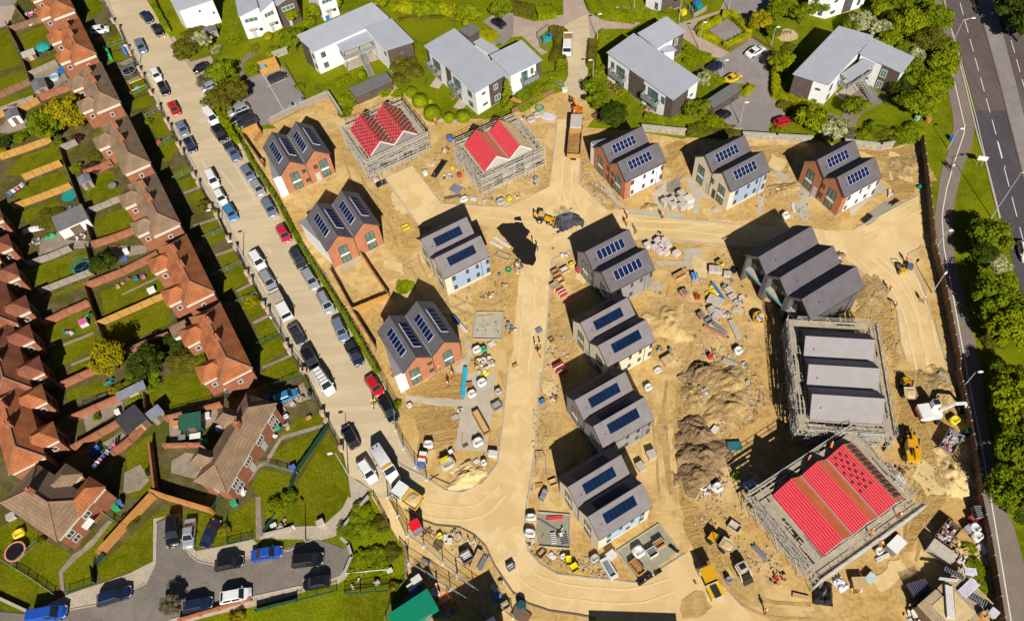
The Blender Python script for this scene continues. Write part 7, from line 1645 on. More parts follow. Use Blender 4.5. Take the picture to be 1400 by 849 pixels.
 if kind=='coil':
  n,k2=20,8
  secs=[[((l/2+.16*math.cos(2*math.pi*j/k2))*math.cos(2*math.pi*i/n),(l/2+.16*math.cos(2*math.pi*j/k2))*math.sin(2*math.pi*i/n),.18+.16*math.sin(2*math.pi*j/k2))for j in range(k2)]for i in range(n+1)]
  mb.loft(secs,cap=False);return tag(mb.build(name or 'pipe_coil',m,loc=loc,rz=rz),label,cat,group)
 if kind=='sheet':
  nx,ny=8,6;mb.grid([[(-l/2+l*i/nx+g.uniform(-.06,.06),-w/2+w*j/ny+g.uniform(-.06,.06),(h if 0<i<nx and 0<j<ny else.02)*g.uniform(.4,1))for j in range(ny+1)]for i in range(nx+1)]);mb.grid([[(-l/2+l*i/2,w/2-w*j/2,.006)for j in range(3)]for i in range(3)]);return tag(mb.build(name or 'tarpaulin',m,loc=loc,rz=rz),label,cat,group)
 if kind=='pile':
  ms=[m,m2 or WRP,WDD,WOD]
  r=root('material_pile')
  for k in range(max(6,int(l*w*3))):
   s=g.uniform(.25,.8);q=MB();x_,y_=g.uniform(-.5,.5)*l*.85,g.uniform(-.5,.5)*w*.85;z_=h*.55*max(0,1-abs(x_)/l-abs(y_)/w)*g.random();q.obox((0,0),s,s*g.uniform(.25,.9),0,g.uniform(.12,.4),0);o=q.build('piece',ms[int(g.random()**1.6*4)],r,loc=(x_,y_,z_));o.rotation_euler=(g.uniform(-.3,.3),g.uniform(-.3,.3),g.random()*3)
  return r
 if kind=='rails':
  r=root('frame_stack')
  for k in range(max(3,int(l/.28))):bx((-l/2+k*l/max(3,int(l/.28)),-l/2+k*l/max(3,int(l/.28))+.11,-w/2,w/2,h*.5,h),'bar',m,r)
  q=MB();q.box(-l/2,l/2,-w/2+.1,-w/2+.2,0,h*.49);q.box(-l/2,l/2,w/2-.2,w/2-.1,0,h*.49);q.build('bearer',m,r);return r
 if kind=='trestle':
  r=root('trestle')
  for s in(-1,1):q=MB();q.tube((-l/2,s*w/2,.06),(l/2,s*w/2,.06),.06,n=4);q.tube((l/2,s*w/2,.06),(l/2,s*w/2*.8,h),.06,n=4);q.build('leg',m,r)
  tub(((l/2,-w/2*.9,h),(l/2,w/2*.9,h),.07,None,4),'top_bar',m,r);return r
 if kind=='panel':
  r=root('panel_stack')
  for k in range(3):q=MB();e=g.uniform(-.2,.2);q.obox((e,e*.5),l,w,k*.08,k*.08+.06,g.uniform(-.1,.1));q.build('sheet',m,r)
  return r
 if kind=='barrier':
  r=root('barrier_stack')
  for k in range(5):q=MB();y_=-w/2+w*k/4;q.box(-l/2,l/2,y_-.04,y_+.04,.1,h);q.build('barrier',m if k%2==0 else(m2 or WFR),r)
  return r
I=item
def J(*a,**k):return item(*a,**{'z':.06,**k})
GP='white wrapped brick packs by the grey house';GQ='grey wrapped packs between brick and cream houses'
for i,(x,y,l_)in enumerate([(915,830,'white brick pack, left end of the cluster by the grey house'),(965,845,'white brick pack, front middle of the cluster by the grey house'),(985,800,'white brick pack behind the bending worker, upper left'),(1025,800,'white brick pack at the top right of the cluster by the grey house'),(1050,830,'white brick pack, right end of the cluster by the grey house'),(1010,840,'white brick pack in the very middle of the cluster by the grey house')]):
 I('pack',31,x,y,1.1,1,1,WRP,l_,'brick pack',a=8*(i%3)-6,group=GP,m2=RDP)
for x,y,l_ in[(1000,22,'white brick pack nearest the concrete slab, lower middle'),(1040,30,'white brick pack at the lower right of the cluster by the slab'),(1112,36,'white brick pack standing alone right of the cluster')]:I('pack',32,x,y,1.1,1,1,WRP,l_,'brick pack',a=5,group=GP,m2=RDP)
for x,y,l_ in[(1035,535,'grey wrapped pack, leftmost beside the top brick house'),(1085,525,'grey wrapped pack, second from the left beside the top brick house'),(1085,555,'grey wrapped pack in front of the second one'),(1145,480,'grey wrapped pack at the back of the stacked group'),(1145,520,'grey wrapped pack in the middle of the stacked group'),(1150,565,'grey wrapped pack at the front of the stacked group')]:I('pack',31,x,y,1.3,1.2,1.2,BLK,l_,'wrapped pack',group=GQ,m2=WRP)
I('pack',41,25,520,1.5,1.5,1.3,WRP,'tall white wrapped pack against the cream house path','wrapped pack',m2=BLK);I('pack',41,25,560,1.3,1.2,.9,WRP,'low white wrapped pack before the tall one by the cream house','wrapped pack',m2=BLK)
I('bag',41,690,625,1.3,1.2,1,BAG,'white and red bulk bag in the shadow by the last brick house','bulk bag',m2=RDP);I('planks',41,740,570,2,.5,.2,BAG,'white plank bundle on the patio slab by the last brick house','planks',a=60);I('sheet',41,205,580,1.2,.9,.2,TRP,'grey sheet on the dirt before the cream house','sheet');I('pile',41,660,450,3,1.5,.4,WDD,'scattered dark scrap on the mound by the cream house','scrap pile')
I('pile',51,255,470,1.4,.9,.4,WRP,'white and dark scrap beside the last brick house paving','scrap pile');I('sheet',51,95,640,2.5,1,.35,BLA,'black sheeting along the trench by the dirt corner','plastic sheet',a=10);I('sheet',51,280,530,2,.8,.3,BLA,'black sheeting at the upper end of the trench by the dirt corner','plastic sheet',a=0)
I('sheet',21,265,400,2.2,1.2,.6,BLA,'black and white sheeting at the pad corner by the tiled red roof','plastic sheet');I('bag',21,235,385,.9,.8,.7,BAG,'white sack at the pad corner by the tiled red roof','bulk bag');I('barrier',21,165,300,None,.6,.8,RDP,'red barriers leaning left of the tiled red roof scaffold','barriers',to=(205,355),m2=WDD)
I('sheet',21,620,355,None,1.2,.7,BLA,'long crumpled black sheet between the two red roofs','plastic sheet',to=(700,240));I('pile',21,610,265,2.2,1.2,.5,WRP,'white bags and offcuts below the tiled red roof','material pile');I('drum',21,568,335,1,1,.8,BAG,'pale round tub beside the sandy pad','tub');I('pile',21,725,365,1.6,2.2,.6,TRP,'dark pile of materials right of the sandy pad','material pile')
I('panel',21,775,445,2.1,1.6,.2,SLB,'blue grey panel stack lying right of the sandy pad','panels',a=-60);I('planks',21,695,510,None,.5,.3,WDD,'dark timber lengths at the corner of the pad','timber',to=(815,490));I('bag',21,830,515,1.6,1.1,.7,BAG,'grey white sack beside the dark timber lengths','bulk bag');I('cabinet',21,897,513,1.1,.6,.3,WRP,'small white slab right of the grey white sack','slab',a=-50);I('bag',21,800,350,.8,.8,.7,RDP,'small red sack by the red membrane roof scaffold','sack');I('bag',21,752,300,.7,.7,.5,YLP,'small yellow sack left of the red membrane roof scaffold','sack')
I('bag',21,1140,508,1,.9,.5,YLP,'yellow sack at the bottom corner of the red membrane scaffold','sack');I('bag',21,1082,530,1.6,1.3,.7,TRP,'large grey sack below the red membrane scaffold','bulk bag');I('frame',21,432,705,1.4,.9,.4,YLP,'yellow edged open frame above the cream house','frame');I('pile',21,700,175,1.6,.8,.4,WRP,'white offcuts beside the red membrane scaffold top','material pile');I('pile',21,1000,520,2.2,1.2,.4,WOD,'timber offcuts below the left corner of the red membrane scaffold','material pile');I('pile',31,35,490,1.8,1,.4,WOD,'timber offcuts at the lower right of the red membrane scaffold','material pile');I('pile',31,150,380,1.8,3,.6,TRP,'tangle of steel and boards right of the red membrane scaffold','material pile');I('bag',21,735,105,1.1,1,1,BLC,'blue and red sack on the top left corner of the red membrane scaffold','sack',z=.3)
for k,(x,y,to)in enumerate([(1010,800,(1098,849)),(1040,770,(1148,845))]):I('planks',21,x,y,None,.45,.18,BAG,['white channel beam, left one beside the haul road','white channel beam, right one nearest the asphalt patch'][k],'beam',to=to)
I('frame',22,1100,55,2.6,1.2,.3,TRP,'grey open steel frame right of the cream house','frame',a=-60);I('pile',22,1110,245,1.2,1,.5,WRP,'small white rubble heap right of the cream house','rubble heap');I('pile',22,985,332,2.6,1,.3,RUB,'scattered broken stone below the cream house','rubble');I('coil',22,1135,150,.9,.9,.3,GNP,'green hose coil right of the cream house','hose');I('pile',22,1145,545,1.4,2,.5,GRY,'steel frames beside the square concrete slab','steel frames');I('drum',22,1072,183,.5,.5,.5,SLB,'small dark drum right of the cream house','drum')
I('pile',32,30,110,2,2.6,.7,WDD,'dark timber scrap left of the haul road, by the asphalt patch','scrap pile');I('pile',32,25,165,1.6,1.2,.4,WOD,'pale timber scrap left of the haul road','scrap pile')
I('planks',22,755,460,None,.5,.5,BLC,'blue wrapped plank bundle beside the lowest brick house, upper end','planks',to=(800,515));I('planks',22,798,515,None,.5,.4,WRP,'white wrapped plank bundle beside the lowest brick house','planks',to=(850,570))
I('bag',22,918,690,1.4,1.1,.8,BAG,'white bulk bag above the bag heap on the slab','bulk bag');I('bag',22,966,688,.9,.9,.8,GNP,'bright green bag above the bag heap on the slab','sack');I('panel',22,1020,652,1,.9,.2,WRP,'white board lying under the square concrete slab','board');I('pile',22,965,775,3.6,3,1.2,BAG,'big heap of bags, boards and cloth on the slab','material heap');I('sheet',23,965,15,2.2,.8,.4,YLP,'yellow sheeting folded below the bag heap','sheet',a=20);I('bag',23,953,65,1.5,1.2,.9,BAG,'white bulk bag at the foot of the yellow sheeting','bulk bag');I('bag',23,885,142,1.3,1.1,.9,BAG,'white bulk bag beside the foot of the long cyan beam','bulk bag');I('rails',23,865,78,1,1.1,.4,WDO,'orange timber bearers beside the long cyan beam','timber',a=65)
P1,P2=P(22,842,815,.4),P(23,822,160,.4);r=thing('lifting_beam','long cyan steel beam lying by the lowest brick house','beam',((P1+P2)/2).xy.to_3d()+Vector((0,0,Z0)),ang(P1,P2));L=(P1-P2).length
for y0,y1,z0,z1,nm in((-.3,.3,.0,.08,'flange'),(-.3,.3,.52,.6,'flange'),(-.06,.06,.083,.517,'web')):bx((-L/2,L/2,y0,y1,z0,z1),nm,M_cyan,r)
I('bag',23,1065,128,1,.9,.8,TRP,'grey sack pair by the kerb, right of the slab','sack');I('crate',23,1055,225,1.5,1.3,.6,GRY,'dark trolley at the end of the concrete path','trolley',m2=TRP);I('bag',23,460,222,.8,.7,.5,BAG,'small white sack left of the concrete path','sack');I('panel',23,775,300,1,.6,.2,TRP,'grey slab pair left of the long concrete slab','slabs',a=-25);I('pile',23,795,258,.7,.6,.3,WRP,'small white scraps under the concrete path','scraps')
I('bag',23,588,488,1.1,1.4,1.1,BAG,'white covered generator on the dirt plot','generator',m2=GRY,a=60)
r=thing('portable_generator','blue and white striped trailer unit on the dirt plot','trailer',P(23,550,600,.5)+Vector((0,0,Z0-.5)),R(75))
for x0,x1,mm in((-1.1,-.5,BLC),(-.5,.0,WFR),(.0,.45,RDP),(.45,1.1,WFR)):bx((x0,x1,-.55,.55,.4,1.5),'panel',mm,r)
for y in(-.55,.55):tub(((0,y-.08,.3),(0,y+.08,.3),.3,None,10),'wheel',TYR,r)
tub(((-1.1,0,.45),(-1.9,0,.3),.05),'drawbar',STL,r)
P1,P2=P(23,905,262,.5),P(23,990,415,.5);r=thing('steel_trough','long rusty open trough lying across the concrete slab','trough',((P1+P2)/2).xy.to_3d()+Vector((0,0,Z0)),ang(P1,P2));L=(P1-P2).length
for a_ in((-L/2,L/2,-.55,.55,0,.1),(-L/2,L/2,-.55,-.45,.103,.75),(-L/2,L/2,.45,.55,.103,.75),(-L/2,-L/2+.1,-.447,.447,.103,.75),(L/2-.1,L/2,-.447,.447,.103,.75)):bx(a_,'side' if a_[4]else 'base',M_rust,r)
bx((-L/2+.12,L/2-.12,-.44,.44,.105,.5),'load',mat('tan_roof',(.62,.4,.16)),r)
I('bag',23,925,472,1.6,1.3,.9,BAG,'white bulk bag with brown boards on the concrete slab','bulk bag',m2=WDD);I('planks',23,822,412,None,.2,.15,WOD,'single pale plank on the left side of the slab','plank',to=(815,500));I('rails',23,842,495,.9,.5,.25,WDD,'small dark slatted frame on the slab','pallet')
I('pile',23,720,560,3,.9,.6,WDD,'dark timber lengths above the sand heap','timber pile');I('bag',23,720,620,2.2,1.7,1,BLK,'grey bag heap with yellow sheet left of the sand heap','material heap',m2=YLP);I('panel',23,700,610,1.2,.6,.2,YLP,'yellow board lying on the grey bag heap','board',z=1.2);I('cabinet',23,1030,555,.8,1.3,.9,WRP,'white upright box at the kerb by the slab','box',a=50);I('panel',23,918,602,.8,.6,.2,WRP,'white board behind the sand heap','board');I('bag',23,967,612,.8,.8,.8,BAG,'white sack behind the sand heap','sack');I('planks',23,600,700,None,.12,.12,WDD,'thin dark timber left of the sand heap','timber',to=(735,760));I('planks',23,590,735,None,.12,.12,WDD,'second thin dark timber left of the sand heap','timber',to=(660,690))
def heap(t,x,y,rx,ry,h,m,label,a=0,sharp=1,name='earth_heap',cat='earth heap',seed=1,rg=.25):
 h*=.75;p=P(t,x,y,h*.3);mb=MB();n=44;g=[]
 for i in range(n+1):
  row=[]
  for j in range(n+1):
   u,v=(i/n*2-1)*1.15,(j/n*2-1)*1.15;d=math.hypot(u,v);q=noise.noise((u*1.6+seed,v*1.6,seed*.7));q2=noise.noise((u*4+seed,v*4,seed));q3=noise.noise((u*9+seed,v*9,seed))
   q4=noise.noise((u*19,v*19,seed));k=max(0,1-d*(1+q*.6+q2*.25));z=h*(k**sharp)*(1+rg*1.6*q2)*1.25+(q3*.17+q2*.16+q4*.09)*h*min(1,k*6)-.05*(k<=0)
   row.append((u*rx,v*ry,z))
  g.append(row)
 o=mb.grid(g).build(name,m,loc=(p.x,p.y,Z0),rz=R(a),smooth=True);return tag(o,label,cat)
heap(23,850,700,2.9,2,1.1,M_gran,'pale sand heap inside the kerb bend of the dirt plot',20,name='sand_heap',cat='sand heap',seed=3)
heap(32,1060,500,3.3,4,1.1,M_gran2,'large pale sand heap right of the second middle house',10,name='sand_heap',cat='sand heap',seed=5)
heap(53,690,690,2.3,3.8,1.1,M_gran,'pale sand heap against the timber hoarding',10,name='sand_heap',cat='sand heap',seed=8,rg=.4)
heap(53,590,90,3,3.2,.9,M_tan,'low sand heap beneath the white excavator bucket',10,name='sand_heap',cat='sand heap',seed=11)
heap(42,110,845,3.2,2,1.5,M_soil,'dark soil heap at the top of the heap row',20,seed=2);heap(43,290,60,4.4,3.4,1.3,M_tan,'broad tan soil heap beside the dark one',20,seed=4);heap(43,70,180,2.6,3.6,1,M_tan,'low tan soil heap left of the broad one',10,seed=6);heap(43,310,220,4.6,3.6,1.4,M_tan,'tan soil heap with ridges in the middle of the heap row',25,seed=7);heap(43,100,420,3.2,2.8,1.6,M_soil,'brown soil heap, left of the shaded pit',0,seed=9);heap(43,150,560,3.9,3.4,1.7,M_soil,'tall brown soil heap in the lower heap row',0,seed=12);heap(43,90,690,3.3,3,1.5,M_soil,'lowest dark brown soil heap of the heap row',0,seed=13)
heap(42,1060,45,1,.8,.4,M_soil,'small soil heap in the corner behind the dark terrace',0,seed=14);heap(41,690,440,2.6,1.5,.6,M_tan,'low sandy mound between the cream and last brick houses',10,seed=15);heap(31,925,565,1.5,1,.7,M_tan,'small sandy mound below the top brick house',0,seed=16);heap(51,370,290,3.5,3.5,.5,M_tan,'low rough mound in the dirt corner by the hoarding',0,seed=17);heap(52,130,330,2.2,4,.35,M_tan,'long low mound beside the curved kerb',-40,seed=18);heap(31,590,470,3.2,.9,.5,M_tan,'spoil ridge along the red brick house path',-60,seed=19)
heap(31,360,655,2.7,2.2,1.4,M_hot,'black steaming heap of hot asphalt before the backhoe loader',10,name='asphalt_heap',cat='asphalt heap',seed=21,rg=.15)
fog=bpy.data.materials.new('steam');fog.use_nodes=True;tree_=fog.node_tree;tree_.nodes.clear();node_a=tree_.nodes.new('ShaderNodeOutputMaterial');node_b=tree_.nodes.new('ShaderNodeVolumePrincipled');node_b.inputs['Color'].default_value=(.75,.8,.9,1)
node_c=tree_.nodes.new('ShaderNodeTexNoise');node_c.inputs['Scale'].default_value=1.3;node_d=tree_.nodes.new('ShaderNodeTexCoord');lk(tree_,node_d.outputs['Object'],node_c.inputs['Vector']);node_e=tree_.nodes.new('ShaderNodeMapRange');node_e.inputs[1].default_value=.45;node_e.inputs[2].default_value=.75;node_e.inputs[4].default_value=1.1;lk(tree_,node_c.outputs['Fac'],node_e.inputs[0]);lk(tree_,node_e.outputs[0],node_b.inputs['Density']);lk(tree_,node_b.outputs[0],node_a.inputs['Volume'])
spot=P(31,350,635,1.2);o=MB().blob((0,0,0),1.7,1.3,1,14,9).build('steam',fog,loc=(spot.x,spot.y,1.6));tag(o,'pale bluish steam rising from the hot asphalt heap','steam',kind='stuff')
I('bag',32,440,148,.6,.8,1.1,RDP,'tall red bin at the gable of the grey brick house','bin');I('pile',32,350,55,1.8,1.2,.5,BAG,'white bags and pink cloth at the kerb corner','material pile');I('bag',32,397,110,.9,.8,.5,YLP,'yellow sack left of the red bin','sack');I('crate',32,350,150,1.5,1.1,.7,WOD,'open timber crate, upper one by the kerb','crate',m2=BAG);I('crate',32,285,165,1.3,1,.7,BKS,'reddish open crate nearest the kerb','crate');I('crate',32,315,228,1.6,1.2,.8,WOD,'open timber crate, right one of the lower pair','crate');I('crate',32,285,258,1.6,1.2,.8,WOD,'open timber crate, left one of the lower pair','crate',m2=TRP);I('barrier',32,330,302,1.4,1.3,.8,RDP,'red and white block stack below the crates','barriers',m2=WFR);I('rails',32,270,368,1,1.2,.2,WOD,'bare pallet below the red and white stack','pallet');I('planks',32,285,580,None,.1,.1,WOD,'pale pole lying left of the second middle house','pole',to=(352,545));I('frame',32,258,622,.8,.8,.3,WDD,'small dark square frame by the kerb','frame');I('rails',32,270,0,.5,.5,.12,SLB,'square iron cover on the haul road top','drain cover',z=Z0-.05)
I('barrier',32,320,825,1.7,1.8,.9,RDP,'red and white striped barrier stack in the shadow edge','barriers',m2=WFR);I('panel',32,174,560,.9,.9,.1,SLB,'square dark manhole cover on the haul road','manhole cover');I('planks',32,12,800,.9,.5,.4,WDO,'short timber stack left of the haul road','timber');I('pack',32,1055,765,1.9,1.5,.8,WOD,'pallet of brown blocks on white wrap','block pack',m2=BAG);I('drum',32,1070,697,.6,.6,.7,GRY,'dark drum above the pallet of brown blocks','drum');I('pack',32,1158,305,1,1.1,.8,BKS,'red brick pack with white top by the open ground','brick pack',m2=WRP);I('crate',32,1135,185,2.2,1.1,.7,WOD,'orange brown timber crate under the concrete slab','crate',m2=WDO);I('pile',32,1000,690,1.2,1,.3,TRP,'scraps and frame right of the second middle house','scraps');I('bag',32,985,830,1.2,.9,.3,WRP,'white scrap right of the second middle house','scrap')
I('bag',33,920,98,1.2,1,.8,BAG,'white and green bag right of the third middle house','bulk bag',m2=GNP);I('cabinet',33,942,562,1.2,1.2,1.1,BLK,'beige cabinet right of the lowest middle house','cabinet',a=-10);I('rails',33,1042,378,.7,.7,.12,GRY,'square drain cover on the open ground','drain cover');I('cabinet',33,868,642,1,1.3,.9,BLK,'pale box in the shadow behind the lowest middle house','box');I('pile',33,275,165,1.4,.8,.3,WDD,'dark wire scrap left of the third middle house','scrap');I('bag',33,195,195,.9,.7,.5,BLC,'navy sack at the kerb left of the third middle house','sack');I('trestle',33,190,690,2.6,1.5,1.1,GRY,'dark steel trestle beside the haul road','trestle',to=(185,580));I('planks',33,178,768,1.2,.7,.2,WDO,'small timber stack below the trestle','timber',a=-25);I('crate',33,270,748,1.2,1,.4,WOD,'pale tray of timber below the trestle','crate',a=-10);I('pack',33,205,835,1.8,.7,.7,SLB,'slate grey bundle above the foundation slab','bundle',a=35,m2=WRP);I('trestle',33,400,650,2.4,1.4,1,GRY,'steel trestle in the shadow of the lowest middle house','trestle',a=5);I('cabinet',33,560,565,.9,1,1,BLP,'blue box in the shadow between the two lowest middle houses','box')
I('bag',34,120,140,.9,1.4,.9,BAG,'white sack, upper one at the kerb by the tray slab','bulk bag',a=60);I('bag',34,112,248,1.1,1.5,.9,BAG,'white sack, lower one at the kerb by the tray slab','bulk bag',a=45);I('pile',34,120,335,1.2,1.2,.4,WRP,'white scraps at the kerb under the sacks','scraps');I('frame',34,193,387,1.3,.9,.3,WDD,'empty brown frame below the tray slab','frame',a=15);I('sheet',34,262,400,1.1,.8,.3,WRP,'crumpled white sheet below the tray slab','sheet',a=-70);I('bag',34,338,405,.8,.6,.5,BAG,'small white sack beside the yellow bins','sack');I('skip',34,377,440,1.3,.8,.8,YLP,'upright yellow bin by the lowest middle house','bin',a=60);I('skip',34,415,488,1.2,1.1,.8,YLP,'wide yellow bin by the kerb','bin');I('bag',34,553,420,1.3,1,.7,TRP,'grey tarpaulined bundle at the corner of the lowest middle house','bundle');I('cabinet',34,667,402,1.2,1,.9,WRP,'white cabinet with red mark beside the foundation slab','cabinet',a=5)
P1,P2=P(34,612,425,.4),P(34,690,555,.4);r=thing('steel_trough','long white trough with dark inside beside the foundation slab','trough',((P1+P2)/2).xy.to_3d()+Vector((0,0,Z0)),ang(P1,P2));L=(P1-P2).length
for a_ in((-L/2,L/2,-.6,.6,0,.1),(-L/2,L/2,-.6,-.4,.103,.7),(-L/2,L/2,.4,.6,.103,.7),(-L/2,-L/2+.3,-.397,.397,.103,.7),(L/2-.3,L/2,-.397,.397,.103,.7)):bx(a_,'side' if a_[4]else 'base',WRP,r)
bx((-L/2+.32,L/2-.32,-.38,.38,.105,.4),'lining',SLB,r)
I('bag',34,852,375,1.6,1.5,.9,BAG,'pale tied sack on the foundation slab','bulk bag',m2=TRP);I('crate',34,945,382,1.4,1.2,.8,BAG,'white crate of boards on the foundation slab','crate',m2=GRY);I('crate',34,995,325,1.5,1.2,.8,WOD,'timber crate of battens at the back of the foundation slab','crate',m2=WDO);I('crate',34,842,482,2.2,1.2,.8,WDO,'long brown crate at the front of the foundation slab','crate',a=-85,m2=WDO);I('sheet',34,895,555,2.4,.9,.4,BLA,'black sheeting at the front corner of the foundation slab','plastic sheet');I('sheet',34,985,512,1.2,.5,.3,BLA,'small black sheet on the edge of the foundation slab','plastic sheet');I('sheet',34,1095,350,1.6,.5,.3,BLA,'black sheet at the right corner of the foundation slab','plastic sheet',a=-70)
I('pipes',34,230,148,None,.6,.25,RDP,'red steel rails on the tray slab','rails',to=(340,140));I('pipes',34,170,155,None,.35,.25,GRY,'grey steel rails slanting over the tray slab','rails',to=(300,235));I('rails',34,272,280,1.7,.7,.3,BAG,'pale slatted trays, left row on the tray slab','trays',a=65);I('rails',34,345,285,1.8,1.1,.3,GRY,'grey slatted trays, right row on the tray slab','trays',a=70);I('pile',34,318,245,1,.9,.4,RUB,'grey offcuts in the middle of the tray slab','offcuts');I('planks',34,192,280,None,.2,.12,BKS,'short brown bar on the tray slab','bar',to=(208,255))
I('drum',34,55,742,1.3,1,1,C('dark_teal',(.02,.09,.09),.4),'dark green round tank inside the kerb at the bottom','tank');I('panel',34,55,805,2.4,1.6,.15,WDD,'flat dark panel beside the dark green tank','panel',a=-60)
I('pack',42,210,148,2.2,1.3,.9,BLK,'pale block pack at the top of the east yard','block pack',a=-40,m2=WRP);I('crate',42,242,102,1.1,1,.8,YLP,'yellow crate behind the pale block pack','crate',m2=GRY);I('pack',42,290,178,1.2,1,.8,BLK,'pale block pack right of the yellow crate','block pack',a=-40,m2=WRP);I('panel',42,335,145,1.1,1,.2,BLA,'black square mat beside the pale block packs','mat',a=25);I('pack',42,65,192,1,1.1,1,BLP,'blue and white pack in the east yard','pack',m2=WRP,a=-20);I('barrier',42,85,320,None,.7,.9,RDP,'red orange barriers standing in the east yard','barriers',to=(90,345),m2=C('orange_plastic',(.6,.16,.02),.5));I('pack',42,8,305,1,1.2,.8,BKS,'brick red pack at the left of the east yard','brick pack',m2=WRP)
I('planks',42,185,235,None,.5,.4,BLP,'long deep blue beam in the east yard','beam',to=(270,352));I('sheet',42,175,245,None,1,.4,YLP,'yellow sheeting beside the deep blue beam','sheet',to=(225,325));I('pack',42,210,358,2.6,1.6,.7,BLK,'long slatted pale pack below the yellow sheeting','block pack',a=-62,m2=TRP);I('panel',42,158,305,.9,.6,.2,YLP,'small yellow board left of the long slatted pack','board');I('pack',42,185,420,1.2,1.1,.8,BLK,'grey pack right of the black crate pair','block pack',m2=GRY);I('pack',42,222,452,1.7,1.1,.7,C('pinkish_pack',(.52,.42,.42)),'pinkish pack in the middle of the east yard','block pack',a=20,m2=WRP);I('pack',42,110,457,1,1,.8,WDD,'dark wooden pack at the left of the east yard','pack',m2=BAG);I('crate',42,165,495,1.2,1,.5,SLB,'dark slate crate under the pinkish pack','crate');I('pipes',42,195,510,None,.8,.3,GRY,'grey steel bundle in the east yard','steel bundle',to=(280,580));I('planks',42,130,530,None,.45,.45,BKS,'long brick orange beam in the east yard','beam',to=(280,605));I('planks',42,310,490,None,.8,.4,BLK,'long pale board stack in the east yard','boards',to=(370,615));I('pile',42,295,460,1.4,1.2,.5,GRY,'steel offcuts at the head of the long pale boards','offcuts')
I('pack',42,295,285,1.2,1,.6,BLK,'small pale pack beside the deep blue beam','block pack',m2=WRP);I('pack',42,322,330,1.2,.9,.6,BLK,'second small pale pack beside the deep blue beam','block pack',m2=WRP);I('pile',42,385,370,2.2,2.4,.6,TRP,'heap of cement bags and blue tubs in the east yard','material heap');I('bag',42,272,265,.8,.8,.7,GRY,'dark sack left of the small pale packs','sack');I('panel',42,360,420,1.5,.8,.15,BLK,'pale boards below the cement bag heap','boards',a=-50);I('rails',42,322,218,.8,.8,.2,GRY,'small grey grate at the top of the east yard','grate')
r=thing('cement_mixer','yellow tub full of rubble at the edge of the terrace shadow','tub',P(42,510,480,.6)+Vector((0,0,Z0-.6)),0);lth(([(.7,0),(1.1,.5),(1.15,1.1),(1.05,1.1),(.95,.7)],14),'tub',PAINT['plant'],r);m=MB()
for k in range(40):s=rnd.uniform(.15,.4);m.obox((rnd.uniform(-.65,.65),rnd.uniform(-.65,.65)),s,s*.6,.7,rnd.uniform(1,1.45),rnd.random()*3,k%2)
o=m.build('rubble',[RUB,WRP],r);o['kind']='stuff'
I('bag',42,365,697,1.3,1.2,.9,BAG,'white bulk bag by the wire in the lower east yard','bulk bag');I('pile',42,418,790,.9,2,.5,GRY,'steel props beside the scaffold shadow','steel props');I('planks',42,260,755,None,.7,.35,TRP,'long grey tray below the white bulk bag','tray',to=(362,800));I('trestle',42,120,745,None,1.8,1.2,GRY,'steel trestle with red winch above the soil heaps','trestle',to=(210,745));I('bag',42,175,738,.7,.7,.9,RDP,'red winch drum in the steel trestle','winch')
I('cabinet',43,205,390,1.1,.8,.6,WRP,'white box on the edge of the heap row','box',a=20);I('pile',43,155,800,2.4,2,.6,WRP,'white rubble and bags below the heap row','rubble heap');I('bag',43,222,780,1.3,1.3,1.1,BAG,'big white bulk bag below the heap row','bulk bag');I('crate',43,350,702,1.2,.9,.5,C('lime_edge',(.45,.55,.03),.5),'lime edged box in the shaded pit','box',a=20);I('cabinet',43,340,500,2,1.2,.5,C('teal_tarp',(.03,.16,.18),.6),'teal tarpaulined pallet in the shaded pit','pallet',a=-30);I('pile',43,90,130,3,3.2,.4,RUB,'white and grey rubble on the tan soil','rubble');I('cabinet',43,272,155,.6,.4,.4,WRP,'small white block on the tan soil heaps','block');I('drum',43,428,68,.7,.7,.6,TRP,'grey drum beside the hose on the tan heap','drum');I('pile',43,260,340,.8,1,.4,M_pinkp,'pink and white scraps between the heaps','scraps');I('bag',43,25,350,.7,.8,.5,BAG,'white sack on the track beside the heaps','sack')
r=item('cabinet',43,440,765,1.6,.9,1.2,BLC,'blue and white generator at the corner of the wide scaffold','generator',a=-10,m2=LIL)
item('skip',53,660,475,3.6,2,1.3,SLB,'builders skip heaped with mixed rubble by the hoarding','skip',a=20,m2=RUB)
